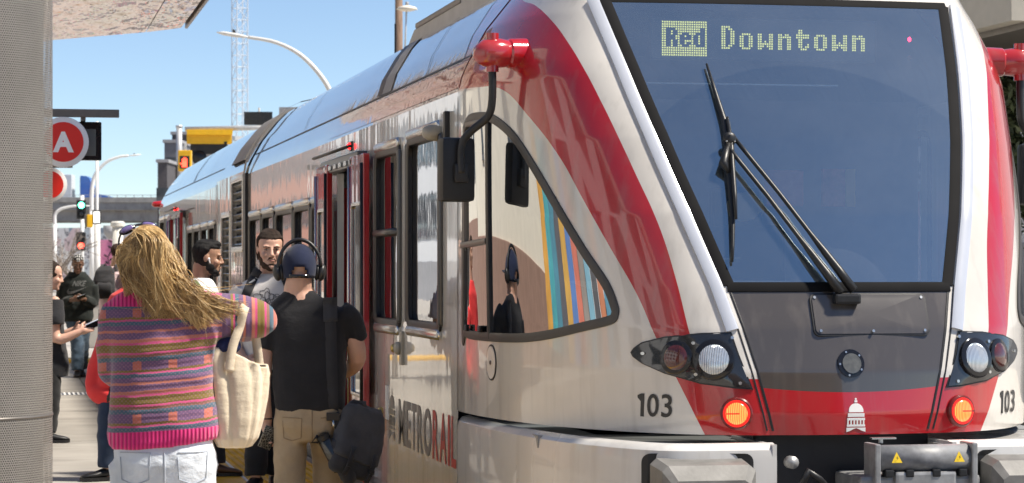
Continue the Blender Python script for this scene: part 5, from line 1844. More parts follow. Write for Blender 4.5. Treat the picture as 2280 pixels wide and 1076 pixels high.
# ===== woman in the striped sweater (back view)
W = Person(365, 595)
hp = W.p(331, 640, -.005)                     # chin level
Mh = add_head(W.b, hp, R(-12), 1.0)
face_bits(W.b, Mh)
W.b.tube([Mh @ Vector((0, -.03, .06)), W.p(345, 680, .0)], [.052, .056], 14, rounded=True)
rsh, rel_, rwr = W.p(478, 700, .0), W.p(568, 712, .06), W.p(500, 742, .28)
lsh, lel, lwr = W.p(258, 705, .0), W.p(256, 820, .14), W.p(330, 780, .33)
rloft(W.b, [(.80, 0, .15, 0, .10), (1.0, -.005, .13, 0, .09), (1.2, -.005, .15, 0, .10), (1.30, .0, .17, 0, .08), (1.37, -.02, .10, 0, .06)])
W.b.tube(smoothpath([rsh, rel_, rwr], 4), lerp_list([.045, .04, .028], 9), 10, rounded=True)
W.b.tube(smoothpath([lsh, lel, lwr], 4), lerp_list([.045, .04, .028], 9), 10, rounded=True)
hand(W.b, rwr, (-.6, .7, .1), (.5, .5, .6), (0, .3, 1), 40)
hand(W.b, lwr, (.7, .6, .1), (-.5, .5, .6), (0, .3, 1), 40)
hipsW = [W.p(305, 1030), W.p(425, 1030)]; kneesW = [Vector((-.10, .03, .47)), Vector((.09, -.02, .47))]; ankW = [Vector((-.10, 0, .09)), Vector((.10, -.06, .09))]
W.legs(hipsW, kneesW, ankW)
W.finish('woman with long blonde hair in a striped pink and purple sweater, seen from behind', SK_fair, .008)
# sweater: striped knit
t = NT('striped knit')
co = t.n('TexCoord').outputs['Object']
sp = t.n('SeparateXYZ'); t.l(co, sp.inputs[0])
wob = t.math('MULTIPLY', t.math('SUBTRACT', t.noise(4.0, 3), .5), .035)
fine = t.math('MULTIPLY', t.math('SUBTRACT', t.noise(90, 2), .5), .006)
zz = t.math('ADD', t.math('ADD', t.math('ADD', sp.outputs[2], wob), fine), t.math('MULTIPLY', sp.outputs[0], -.07))
# sleeves run sideways: use x there
dist_arm = t.math('GREATER_THAN', sp.outputs[0], .215)
zz2 = t.math('ADD', 1.36, t.math('MULTIPLY', sp.outputs[0], -1.0))
zc = t.math('ADD', t.math('MULTIPLY', zz, t.math('SUBTRACT', 1.0, dist_arm)), t.math('MULTIPLY', zz2, dist_arm))
PER = .195
fz = t.math('FRACT', t.math('DIVIDE', t.math('SUBTRACT', zc, .79), PER))
PK, OL, PU, TE, CO, BR = (.64, .085, .22), (.21, .15, .02), (.155, .09, .175), (.055, .13, .17), (.55, .19, .12), (.25, .12, .07)
stops = [(0, OL), (.14, PK), (.18, CO), (.25, PU), (.36, CO), (.41, PU), (.50, TE), (.57, PK), (.605, OL), (.65, PU), (.82, TE), (.90, BR), (.96, PK)]
c = t.ramp(fz, stops, 'CONSTANT')
# motif blocks inside the purple bands
mot = t.math('GREATER_THAN', t.math('SINE', t.math('MULTIPLY', sp.outputs[0], 48.0)), .72)
mot = t.math('MULTIPLY', mot, t.math('MULTIPLY', t.math('GREATER_THAN', fz, .65), t.math('LESS_THAN', fz, .82)))
c = t.mix(mot, c, (.55, .16, .10))
dots = t.math('GREATER_THAN', t.math('MULTIPLY', t.math('SINE', t.math('MULTIPLY', sp.outputs[0], 420.0)), t.math('SINE', t.math('MULTIPLY', zc, 420.0))), .35)
c = t.mix(t.math('MULTIPLY', dots, .35), c, (.45, .20, .30))
c = t.mix(t.math('MULTIPLY', t.noise(220, 2), .35), c, (.10, .05, .10))
hem = t.math('LESS_THAN', t.math('ADD', sp.outputs[2], t.math('MULTIPLY', sp.outputs[0], -.06)), .882)
col_ = t.math('MULTIPLY', t.math('GREATER_THAN', sp.outputs[2], 1.338), t.math('LESS_THAN', sp.outputs[0], .16))
rib = t.math('MAXIMUM', hem, col_)
pinkrib = t.ramp(t.math('SINE', t.math('MULTIPLY', sp.outputs[0], 430.0)), [(.2, (.50, .02, .14)), (.6, (.85, .045, .25))])
c = t.mix(rib, c, pinkrib)
t.set(Base_Color=c, Roughness=.95, Specular_IOR_Level=.15)
t.b.inputs['Sheen Weight'].default_value = .35
hh_ = t.math('ADD', t.math('MULTIPLY', rib, t.math('SINE', t.math('MULTIPLY', sp.outputs[0], 430.0))), t.math('MULTIPLY', t.math('SUBTRACT', 1.0, rib), t.math('ADD', t.math('MULTIPLY', t.math('SINE', t.math('MULTIPLY', fz, 60.0)), .35), t.math('MULTIPLY', dots, .8))))
t.bump(hh_, .5, .004)
sw = MB()
rloft(sw, [(.822, .004, .195, 0, .142, 28, 2.4, .09), (.845, .004, .203, 0, .150, 28, 2.4, .09), (.90, .0, .206, 0, .155, 28, 2.4, .08), (1.0, -.006, .197, 0, .145, 28, 2.4, .04), (1.12, -.006, .187, .0, .135), (1.22, -.002, .205, .0, .138), (1.29, .0, .222, .0, .125), (1.335, -.012, .205, .0, .105), (1.372, -.03, .150, .0, .085), (1.395, -.036, .105, .0, .075)])
P_ = smoothpath([W.p(455, 705, .01), W.p(515, 703, .03), W.p(572, 712, .07), W.p(545, 728, .18)], 5)
sw.tube(P_, lerp_list([.098, .082, .075, .066], len(P_)), 16, rounded=True)
P_ = smoothpath([W.p(262, 712, .0), W.p(258, 780, .05), W.p(262, 830, .14), W.p(310, 800, .26)], 5)
sw.tube(P_, lerp_list([.075, .068, .068, .05], len(P_)), 16, rounded=True)
sweater = W.child('sweater', sw, t.m, .011, .013, (5, 5, 11), 3.3, 4)
jeansm = fabric('pale denim', (.66, .71, .77), .2, 300, .35)
jw = W.pants([(.62, .0, .165, .0, .115), (.72, .0, .188, -.005, .135), (.80, .002, .186, -.01, .13), (.90, .002, .170, .0, .11)], hipsW, kneesW, ankW, jeansm, (.105, .085, .09), .014, 'jeans')
bvW = W.bvh(jw)
for x0 in (-.105, .105):
    q = [(x0 - .055, .80), (x0 + .055, .80), (x0 + .05, .70), (x0, .68), (x0 - .05, .70), (x0 - .055, .80)]
    pts = []
    for a, b_ in zip(q, q[1:]):
        for k in range(6):
            pts.append(proj(bvW, a[0] + (b_[0] - a[0]) * k / 6, a[1] + (b_[1] - a[1]) * k / 6) + Vector((0, -.002, 0)))
    W.child('pocket_seam', MB().tube(pts, .0018, 5), mat('denim seam', (.40, .44, .50), .9, .2), sm=True)
pts = [proj(bvW, .002, .80 - .012 * k) + Vector((0, -.001, 0)) for k in range(14)]
W.child('back_seam', MB().tube(pts, .0035, 5), MATS['denim seam'])
W.shoe(ankW[0], R(5), M_white, M_white); W.shoe(ankW[1], R(-8), M_white, M_white)
# hair: cap and many tapering locks swept to her right
M_blond = hairmat('blonde hair', (.20, .105, .035), (.64, .42, .17), .38)
rg = random.Random(11)
hb_ = MB()
hb_.ell(Mh @ Vector((0, -.012, .132)), (.081, .104, .106), None, 18, 12)
hb_.ell(W.p(338, 590, -.035), (.076, .065, .11), None, 14, 10)
hb_.tube(smoothpath([W.p(336, 560, -.06), W.p(350, 625, -.085), W.p(378, 670, -.105), W.p(420, 700, -.12)], 4), lerp_list([.062, .064, .044, .012], 13), 14, rounded=True)
hair = W.child('hair', hb_, hairmat('blonde hair under', (.12, .065, .022), (.36, .22, .085), .45), .009, .006, (9, 9, 30), 1.0, 4)  # under layer coloured darker, painting in the shade between the locks
bvH = W.bvh(hair)
lk = MB()
for i in range(3600):
    u = rg.random()
    a = rg.uniform(-2.9, -.25) if u < .85 else rg.uniform(-.25, .3)   # round the back of the head
    el = rg.uniform(-.1, 1.25)
    d_ = Vector((math.cos(a) * math.cos(el), math.sin(a) * math.cos(el), math.sin(el)))
    c0 = Mh @ Vector((0, -.012, .125))
    p0 = c0 + Vector((d_.x * .086, d_.y * .110, d_.z * .111))
    side_x = d_.x
    kind = rg.random()
    if kind < .24:         # sweeps right over the shoulder and arm
        far = rg.random() ** 1.7
        e = W.p(440 + 105 * far + rg.uniform(-12, 12), 722 - 38 * far + rg.uniform(-14, 14), -.13 + .04 * far)
        m1 = W.p(345 + 45 * rg.random() + side_x * 25, 600 + rg.uniform(-15, 15), -.12 + .03 * abs(side_x))
        m2 = W.p(395 + 55 * far + rg.uniform(-20, 20), 665 + rg.uniform(-16, 14), -.13)
    elif kind < .90:       # falls down the back
        e = W.p(372 + rg.uniform(-40, 72) + side_x * 25, 672 + rg.uniform(-22, 40), -.125)
        m1 = W.p(330 + side_x * 62 + rg.uniform(-8, 8), 590 + rg.uniform(-10, 10), -.11 + .05 * abs(side_x))
        m2 = W.p(352 + side_x * 48 + rg.uniform(-14, 14), 640 + rg.uniform(-12, 12), -.12 + .02 * abs(side_x))
    else:                  # left edge strands
        e = W.p(292 + rg.uniform(-12, 25), 650 + rg.uniform(-20, 14), -.06)
        m1 = W.p(272 + rg.uniform(-4, 12), 560 + rg.uniform(-14, 14), -.05)
        m2 = W.p(276 + rg.uniform(-4, 14), 610 + rg.uniform(-10, 10), -.06)
    P_ = smoothpath([p0, m1, m2, e], 5)
    wv_, fq = rg.uniform(0, 6), rg.uniform(.4, 1.1)
    if rg.random() < .05:
        e += Vector((rg.gauss(0, .035), rg.gauss(0, .03), rg.gauss(.02, .035))); m2 += Vector((rg.gauss(0, .025), -.02, rg.gauss(.015, .02)))
        P_ = smoothpath([p0, m1, m2, e], 5)
    for i_, q_ in enumerate(P_):
        q_ += Vector((.006 * math.sin(wv_ + i_ * fq), .004 * math.cos(wv_ + i_ * fq), .003 * math.sin(wv_ * 2 + i_ * fq))) * min(1, i_ / 5)
    r0 = rg.choice((.0008, .0010, .0013, .0017, .0024))
    lk.tube(P_, [r0 * .7] + lerp_list([r0, r0, r0 * .85, .0004], len(P_) - 1), 4, flat=.8, m=rg.choice((0, 0, 1, 1, 2)))
W.child('hair_locks', lk, [M_blond, hairmat('blonde hair light', (.38, .23, .08), (.78, .57, .28), .36), hairmat('blonde hair dark', (.13, .07, .025), (.40, .24, .09), .42)], parent=hair)
# twisted half-up section
P_ = smoothpath([W.p(318, 512, -.10), W.p(345, 540, -.145), W.p(352, 590, -.150), W.p(362, 640, -.150), W.p(372, 690, -.140)], 6)
tw = MB()
for j in range(420):
    ox, oy = rg.gauss(0, .013), rg.gauss(0, .009)
    ph0, ln = rg.uniform(0, 6.28), rg.randint(len(P_) - 9, len(P_))
    Q_ = [p + Vector((ox * (1 + .5 * math.sin(i * .35 + ph0)) + .012 * math.sin(i * .28 + j % 3), oy + .004 * math.cos(i * .5 + ph0), 0)) for i, p in enumerate(P_[:ln])]
    r0 = rg.choice((.0008, .0012, .0017))
    tw.tube(Q_, lerp_list([r0, r0, r0 * .8, .0003], len(Q_)), 4, m=rg.choice((0, 1, 1)))
W.child('hair_lock', tw, [M_blond, bpy.data.materials['blonde hair light']], parent=hair)
# sunglasses pushed up on the head
sg_ = W.thing('sunglasses', 'dark sunglasses pushed up on the blonde hair', 'sunglasses')
lens_m = mat('sunglass lens', (.16, .12, .28), .08, .1, coat=1)
for (px, py, dy, rot) in ((284, 512, .02, 26), (332, 502, .06, -10)):
    c = W.p(px, py, dy)
    rm = Matrix.Rotation(R(-rot), 3, 'Y') @ Matrix.Rotation(R(-25), 3, 'X')
    f = MB().ell(c, (.034, .010, .017), rm, 16, 8).build('frame', M_blackgl, sg_, True)
    MB().ell(c + rm @ Vector((0, -.006, 0)), (.027, .007, .012), rm, 14, 8).build('lens', lens_m, sg_, True)
MB().tube(smoothpath([W.p(298, 503, .03), W.p(310, 500, .05), W.p(318, 500, .06)], 3), .005, 6).build('bridge', M_blackgl, sg_, True)
MB().tube(smoothpath([W.p(270, 520, .02), W.p(266, 545, -.02), W.p(280, 575, -.06)], 4), .004, 6).build('temple', M_blackgl, sg_, True)
# cream tote bag on her right arm
tb = W.thing('tote_bag', 'cream canvas tote bag hanging from the arm of the striped sweater', 'bag')
canvas = fabric('cream canvas', (.70, .60, .45), .08, 260, .22)
bag = MB()
bx_ = lambda px: (px - 365) / 595
prof = [(1000, 500, 540, .020, .0), (997, 486, 556, .050, .0), (980, 478, 568, .066, .02), (940, 473, 580, .074, .03), (890, 469, 588, .072, 0), (850, 466, 592, .066, -.10), (820, 464, 594, .056, -.26), (795, 463, 592, .048, -.40)]
rings = []
for i, (py, l, r_, hd_, tl) in enumerate(prof):
    z = 1.48 - (py - 600) / 595
    rg_ = ring(z, bx_((l + r_) / 2), (r_ - l) / 2 / 595, .02, hd_, 56, 2.5, tl)
    u = i / (len(prof) - 1)
    for j, p in enumerate(rg_):
        a_ = 2 * math.pi * j / 56
        d_ = Vector((math.cos(a_), math.sin(a_), 0))
        p += d_ * (.009 * u * math.sin(5 * a_ + 1.1) + .006 * math.sin(9 * a_ + 4 * u) * (.3 + u) + .004 * math.sin(17 * a_ + 7 * u))
        p.z += .006 * u * math.sin(3 * a_ + .7)
    rings.append(rg_)
dense = []
for i in range(len(rings) - 1):
    for k in range(5):
        dense.append([rings[i][j].lerp(rings[i + 1][j], k / 5) for j in range(56)])
dense.append(rings[-1])
bag.loft(dense, False)
bag.add(dense[0], [tuple(range(56))])
bo = bag.build('body', canvas, tb, True)
so_ = bo.modifiers.new('s', 'SOLIDIFY'); so_.thickness = .004
MB().tube([p + Vector((0, 0, -.004)) for p in dense[-1]] + [dense[-1][0]], .0045, 6).build('hem', canvas, tb, True)
for (pa, pb, dy, tx) in ((508, 541, -.045, 0), (583, 560, .055, 0)):
    zt = 802 if pa < 550 else 838
    P_ = smoothpath([W.p(pa, zt + 25, dy), W.p(pa + (pb - pa) * .25, zt - 30, dy * 1.05), W.p(pa + (pb - pa) * .7, 730, dy * .9), W.p(pb, 690, dy * .6 - .02), W.p(551, 670, .03)], 6)
    ribbon(P_, .034, .004, (0.15 if pa < 550 else -.3, -1, .1)).build('strap', canvas, tb, True)
P_ = MB(); P_.ell(W.p(500, 765, .02), (.055, .05, .035)); me = remesh(P_, .008, 2); crumple(me, .02, (20, 20, 20), 4)
nc = link('folded_garment', me, fabric('navy cloth', (.02, .03, .10), .3), None, True, W.loc); nc.rotation_euler.z = W.rz
tag(nc, 'crumpled navy garment in the top of the cream tote bag', 'garment')

# ===== man with cap and headphones (back view)
K = Person(690, 400)
hp = K.p(667, 651, .0)
Mh = add_head(K.b, hp, R(0), 1.10)
face_bits(K.b, Mh)
K.b.tube([Mh @ Vector((0, -.03, .07)), K.p(664, 640, -.01), K.p(668, 664, .0)], [.070, .080, .100], 16, rounded=True)
ls, le, lw = K.p(596, 705, .0), K.p(586, 850, -.02), K.p(594, 940, .02)
rs_, re_, rw = K.p(772, 705, .0), K.p(795, 798, .04), K.p(762, 838, .24)
rloft(K.b, [(.64, 0, .15, 0, .10), (.9, 0, .17, 0, .11), (1.1, 0, .18, 0, .11), (1.22, 0, .19, 0, .09), (1.30, -.03, .12, 0, .07)])
K.b.tube(smoothpath([ls, le, lw], 5), lerp_list([.052, .050, .046, .040, .030], 11), 14, rounded=True)
K.b.tube(smoothpath([rs_, re_, rw], 5), lerp_list([.056, .056, .052, .044, .032], 11), 14, rounded=True)
hand(K.b, lw, (.0, .03, -1), (-1, .1, 0), (.25, 1, 0), 42, .98)
hand(K.b, rw, (-.8, .6, .1), (.3, .4, .8), (.2, .3, 1), 40)
hipsK = [Vector((-.105, 0, .64)), Vector((.085, 0, .64))]; kneesK = [Vector((-.11, -.02, .40)), Vector((.10, .10, .42))]; ankK = [Vector((-.11, -.04, .09)), Vector((.10, .02, .09))]
K.legs(hipsK, kneesK, ankK)
K.finish('man in a black t-shirt and navy cap with headphones, seen from behind', SK_fair, .007)
tee = MB()
rloft(tee, [(.690, .0, .188, 0, .135), (.72, .0, .196, 0, .142), (.85, -.003, .205, .0, .148), (.98, -.004, .206, .0, .142), (1.10, -.004, .212, .0, .138), (1.19, -.006, .225, .0, .128), (1.245, -.02, .215, .0, .112), (1.29, -.045, .165, .0, .095), (1.325, -.058, .115, .0, .088), (1.345, -.060, .092, 0, .082), (1.362, -.060, .082, 0, .076)])
P_ = smoothpath([K.p(606, 712, .0), K.p(596, 740, -.005), K.p(588, 778, -.01)], 4); tee.tube(P_, lerp_list([.085, .074, .066], len(P_)), 18, rounded=False)
P_ = smoothpath([K.p(752, 704, .0), K.p(772, 716, .005), K.p(784, 734, .015), K.p(792, 758, .035)], 4); tee.tube(P_, lerp_list([.092, .088, .078, .070], len(P_)), 18, rounded=False)
M_tee = fabric('black jersey', (.022, .022, .025), .2, 300, .22)
shirt = K.child('tee_shirt', tee, M_tee, .010, .009, (5, 5, 9), 5.1, 5)
M_khaki = fabric('khaki cotton', (.44, .335, .21), .12, 320, .2)
kp = K.pants([(.52, -.0, .16, 0, .115), (.60, -.004, .185, 0, .142), (.66, -.004, .192, 0, .140), (.74, -.002, .182, 0, .125)], hipsK, kneesK, ankK, M_khaki, (.103, .088, .082), .012, 'trousers', seed=8.0)
bvK = K.bvh(kp)
for q in ([(-.15, .66), (-.045, .655), (-.05, .545), (-.10, .53), (-.145, .545), (-.15, .66)], [(.012, .70), (.012, .50)], [(.06, .655), (.15, .66)]):
    pts = []
    for a, b_ in zip(q, q[1:]):
        for k in range(6):
            pts.append(proj(bvK, a[0] + (b_[0] - a[0]) * k / 6, a[1] + (b_[1] - a[1]) * k / 6) + Vector((0, -.001, 0)))
    K.child('seam', MB().tube(pts, .003, 5), mat('khaki seam', (.30, .22, .13), .9, .2))
K.shoe(ankK[0], R(3), mat('grey shoe', (.12, .11, .10), .7, .2), M_white); K.shoe(ankK[1], R(-5), MATS['grey shoe'], M_white)
# cap: dome with the rear opening, strap, bill
cap = MB()
NA, NE = 40, 12
grid = []
prof_ = [(.072, .950), (.09, .985), (.112, 1.0)] + [(.128 + .118 * math.sin(R(90 * k / 11)), max(.01, math.cos(R(90 * k / 11)))) for k in range(12)]
NE = len(prof_) - 1
for z_, k_ in prof_:
    for j in range(NA):
        a = 2 * math.pi * j / NA
        grid.append(Mh @ Vector((.088 * k_ * math.cos(a), -.005 + .111 * k_ * math.sin(a), z_)))
fcs = []
for i in range(NE):
    for j in range(NA):
        v = [i * NA + j, i * NA + (j + 1) % NA, (i + 1) * NA + (j + 1) % NA, (i + 1) * NA + j]
        c = Mh.inverted() @ (sum((grid[k] for k in v), Vector()) / 4)
        if c.y < 0 and c.z > .078 and (c.x / .037) ** 2 + ((c.z - .088) / .042) ** 2 < 1:
            continue
        fcs.append(tuple(v))
cap.add(grid, fcs)
M_navy = fabric('navy cotton', (.010, .016, .045), .2, 380, .1)
cp_ = cap.build('cap', M_navy, K.o, True)
sol = cp_.modifiers.new('s', 'SOLIDIFY'); sol.thickness = .004
MB().ell(Mh @ Vector((0, -.005, .247)), (.008, .008, .005)).build('button', M_navy, cp_, True)
st_ = [Mh @ Vector((.089 * math.cos(R(a)), -.005 + .113 * math.sin(R(a)), .082)) for a in range(-124, -55, 6)]
ribbon(st_, .020, .004, [(p - Mh @ Vector((0, 0, .082))).normalized() for p in st_]).build('strap', M_blackgl, cp_, True)
MB().prism([(-.07, 0), (.07, 0), (.055, .06), (.0, .078), (-.055, .06)], .006, Mh @ Matrix.Translation((0, .095, .118)) @ Matrix.Rotation(R(-82), 4, 'X')).build('bill', M_navy, cp_)
# headphones
hpn = K.thing('headphones', 'black over-ear headphones worn over the navy cap', 'headphones')
arc = [Mh @ Vector((.110 * math.sin(R(a)), -.035 + .02 * math.cos(R(a)), .118 + .148 * math.cos(R(a)))) for a in range(-94, 95, 9)]
rad = [.009 + .005 * math.cos(R(a)) for a in range(-94, 95, 9)]
MB().tube(arc, rad, 10, flat=.8).build('headband', M_black, hpn, True)
for s in (-1, 1):
    c = Mh @ Vector((s * .100, -.012, .100))
    MB().ell(c + Vector((s * .012, 0, 0)), (.026, .040, .048), Matrix.Rotation(R(s * 8), 3, 'Y'), 20, 12).build('ear_cup', mat('headphone plastic', (.02, .02, .021), .4, .1), hpn, True)
    MB().ell(c - Vector((s * .012, 0, 0)), (.016, .038, .046), Matrix.Rotation(R(s * 8), 3, 'Y'), 20, 10).build('ear_pad', M_black, hpn, True)
# wrist band, phone in his left hand
MB().tube([lw + Vector((.036 * math.cos(R(a)), .036 * math.sin(R(a)), .02)) for a in range(0, 361, 24)], .005, 6).build('wrist_band', M_black, K.o, True)
ph = K.thing('phone', 'phone in a black cracked-pattern case held low by the man in black', 'phone')
t = NT('cracked case'); v = t.n('TexVoronoi', feature='DISTANCE_TO_EDGE'); v.inputs['Scale'].default_value = 70; t.l(t.n('TexCoord').outputs['Object'], v.inputs['Vector'])
t.set(Base_Color=t.ramp(v.outputs[0], [(.03, (.25, .24, .20)), (.08, (.012, .012, .012))]), Roughness=.3)
MB().box(lw + Vector((.008, -.035, -.085)), (.076, .011, .125), Matrix.Rotation(R(22), 3, 'Y') @ Matrix.Rotation(R(20), 3, 'Z'), bev=.005).build('case', t.m, ph, angle=40)
MB().box(lw + Vector((.010, -.0285, -.085)), (.066, .002, .112), Matrix.Rotation(R(22), 3, 'Y') @ Matrix.Rotation(R(20), 3, 'Z')).build('screen', M_blackgl, ph)
# messenger bag on a wide strap
mb_ = K.thing('messenger_bag', 'dark grey canvas messenger bag on a black strap behind the man in black', 'bag')
M_bagc = fabric('charcoal canvas', (.048, .050, .058), .25, 300, .25)
M_strap = fabric('black webbing', (.036, .036, .040), .15, 500, .1)
bvS = K.bvh(shirt)
pts, ups = [], []
for k in range(26):
    py = 662 + (925 - 662) * k / 25
    q = K.p(734 + 7 * k / 25, py)
    h = proj(bvS, q.x, q.z, -1, -.12)
    pts.append(h + Vector((0, -.006, 0))); ups.append((0, -1, .15))
ys_ = [p.y for p in pts]
for i in range(len(pts)):
    a = max(0, i - 3); b_ = min(len(pts), i + 4)
    pts[i].y = min(sum(ys_[a:b_]) / (b_ - a), ys_[i])
ribbon(pts, .062, .004, ups).build('strap', M_strap, mb_, True)
ribbon([p + Vector((0, -.004, 0)) for p in pts[:6]], .078, .006, ups[:6]).build('strap_pad', M_bagc, mb_, True)
MB().box(pts[-1] + Vector((0, -.010, 0)), (.072, .012, .045), bev=.005).build('buckle', M_black, mb_)
MB().tube([pts[-1] + Vector((.0, -.012, -.02)), pts[-1] + Vector((.004, -.02, -.06))], .008, 8).build('clip', M_alum, mb_, True)
bagb = MB()
Bx = Matrix.Translation(K.p(796, 982, -.08)) @ Matrix.Scale(.98, 4) @ Matrix.Rotation(R(34), 4, 'Z') @ Matrix.Rotation(R(20), 4, 'Y')
def bq(x, y, z): return Bx @ Vector((x, y, z))
rr_ = []
for z, hx, hy in ((-.205, .10, .025), (-.195, .135, .042), (-.15, .152, .056), (-.06, .156, .058), (.04, .150, .052), (.12, .138, .042), (.175, .12, .030), (.195, .10, .018)):
    rr_.append([bq(p.x, p.y, z) for p in ring(0, 0, hx, 0, hy, 26, 3.3)])
bagb.loft(rr_, True)
me = remesh(bagb, .009, 5); crumple(me, .013, (9, 9, 9), 7)
link('body', me, M_bagc, mb_, True)
fl = MB()
rr_ = []
for z, hx, hy in ((-.105, .160, .064), (-.09, .163, .067), (.04, .158, .062), (.12, .146, .052), (.18, .128, .038), (.205, .10, .022)):
    rr_.append([bq(p.x, p.y - .004, z + (.03 if p.y > 0 else 0) - .02 * math.cos(p.x / hx * 1.4)) for p in ring(0, 0, hx, 0, hy, 26, 3.3)])
fl.loft(rr_, True)
me = remesh(fl, .008, 4); crumple(me, .013, (9, 9, 9), 7)
link('flap', me, fabric('charcoal flap', (.070, .072, .080), .25, 300, .3), mb_, True)
for x in (-.075, .085):
    ribbon([bq(x, -.086, -.05), bq(x, -.092, -.10), bq(x, -.084, -.17), bq(x, -.066, -.215)], .026, .005, (.4, -1, 0)).build('closing_strap', M_strap, mb_, True)
    MB().box(bq(x, -.092, -.15), (.034, .012, .03), Bx.to_3x3(), bev=.004).build('closing_buckle', M_black, mb_)
ribbon([pts[-1] + Vector((.004, -.016, -.06)), bq(-.10, -.01, .2), bq(-.02, .0, .215)], .035, .005, (0, -1, .3)).build('lower_strap', M_strap, mb_, True)
MB().tube([K.p(748, 990, -.15), K.p(775, 1058, -.13)], [.052, .046], 18, rounded=True).build('bottle_pocket', M_bagc, mb_, True)
th = K.thing('water_bottle', 'dark steel water bottle in the side pocket of the messenger bag', 'bottle')
a, b_ = K.p(722, 975, -.17), K.p(756, 1042, -.15)
d_ = (b_ - a).normalized()
MB().tube([a, a + d_ * .14, b_], [.037, .037, .035], 24).build('flask', mat('dark steel', (.10, .095, .085), .25, .15, 9, metal=.9), th, True)
MB().tube([a - d_ * .035, a - d_ * .03, a - d_ * .002], [.028, .037, .038], 24).build('lid', M_black, th, angle=40)
MB().tube([a - d_ * .03 + Vector((-.025, -.02, 0)), a - d_ * .02 + Vector((-.06, -.01, -.03)), a + d_ * .01 + Vector((-.04, -.02, -.005))], .006, 8).build('carry_loop', M_black, th, True)

# ===== bearded man in white t-shirt facing the camera
T = Person(602, 330)
hp = T.p(601, 598, -.01)
Mh = add_head(T.b, hp, R(186), 1.12, R(-4))
face_bits(T.b, Mh)
T.b.tube([Mh @ Vector((0, -.03, .06)), T.p(602, 622, .02)], [.062, .068], 14, rounded=True)
aL = [T.p(535, 645, 0), T.p(512, 735, .02), T.p(545, 800, -.12)]; aR = [T.p(672, 645, 0), T.p(690, 740, .02), T.p(660, 800, -.12)]
rloft(T.b, [(.86, 0, .15, 0, .10), (1.1, 0, .16, 0, .10), (1.3, 0, .19, 0, .10), (1.38, 0, .15, 0, .08), (1.42, 0, .09, 0, .06)])
for A in (aL, aR):
    T.b.tube(smoothpath(A, 4), lerp_list([.048, .043, .03], 9), 12, rounded=True)
hand(T.b, aL[2], (.5, -.5, -.2), (0, -.6, .6), (.3, .3, .8), 40); hand(T.b, aR[2], (-.5, -.5, -.2), (0, -.6, .6), (-.3, .3, .8), 40)
hips = [Vector((-.09, 0, .86)), Vector((.09, 0, .86))]; knees = [Vector((-.09, -.04, .48)), Vector((.06, .02, .48))]; ank = [Vector((-.10, -.08, .09)), Vector((.03, .05, .09))]
T.legs(hips, knees, ank)
T.finish('bearded man with dark tied-back hair in a white printed t-shirt facing the camera', SK_fair, .006)
sh = MB()
rloft(sh, [(.80, 0, .185, 0, .13), (.9, 0, .19, 0, .135), (1.1, 0, .195, 0, .135), (1.25, 0, .215, 0, .13), (1.33, 0, .235, 0, .12), (1.39, 0, .19, .005, .10), (1.425, 0, .125, .01, .085), (1.447, 0, .085, .015, .072)])
for A, sx in ((aL, -1), (aR, 1)):
    P_ = smoothpath([A[0] + Vector((-sx * .03, 0, .0)), A[0].lerp(A[1], .35), A[0].lerp(A[1], .72)], 4)
    sh.tube(P_, lerp_list([.088, .08, .076], len(P_)), 16)
M_wt = fabric('white jersey', (.66, .63, .61), .06, 300, .14)
wt = T.child('tee_shirt', sh, M_wt, .010, .012, (6, 6, 8), 2.2, 4)
bvT = T.bvh(wt)
rg = random.Random(4)
art = MB()
for i in range(34):
    cx, cz = rg.uniform(-.10, .12), 1.15 + rg.uniform(-.13, .20) * (1 - abs(rg.uniform(-.3, .3)))
    if cz > 1.30 and abs(cx - .0) > .035:
        continue
    r0 = rg.uniform(.012, .034)
    ph0 = rg.uniform(0, 6)
    loop_ = []
    for k in range(15):
        a = 2 * math.pi * k / 14
        rr = r0 * (1 + .25 * math.sin(3 * a + ph0) + .12 * math.sin(5 * a - ph0))
        h = proj(bvT, cx + rr * math.cos(a), cz + rr * math.sin(a) * 1.1, -1, -.13)
        loop_.append(h + Vector((0, -.0015, 0)))
    art.tube(loop_, .0017, 4)
T.child('line_print', art, mat('print ink', (.05, .05, .05), .8, .1))
T.pants([(.78, 0, .165, 0, .12), (.86, 0, .175, 0, .125), (.96, 0, .165, 0, .115)], hips, knees, ank, fabric('black trousers', (.02, .02, .022), .2), (.10, .082, .074), .012, seed=4)
T.shoe(ank[0], R(165), M_black, M_white); T.shoe(ank[1], R(185), M_black, M_white)
M_dkhair = hairmat('dark brown hair', (.012, .008, .006), (.04, .025, .018), .8)
hm = MB()
hair_cap(hm, Mh, .180, .0065)
E_(Mh, (0, -.03, .20), (.060, .065, .042), hm)
E_(Mh, (0, -.07, .10), (.074, .05, .08), hm)
E_(Mh, (.070, -.02, .11), (.012, .026, .062), hm); E_(Mh, (-.070, -.02, .11), (.012, .026, .062), hm)
hair = T.child('hair', hm, M_dkhair, .006, .005, (25, 25, 30), 2, 3)
bd = MB()
beard(bd, Mh)
T.child('beard', bd, hairmat('beard hair', (.03, .018, .012), (.075, .045, .03), .8), .005, .003, (50, 50, 50), 1, 2)
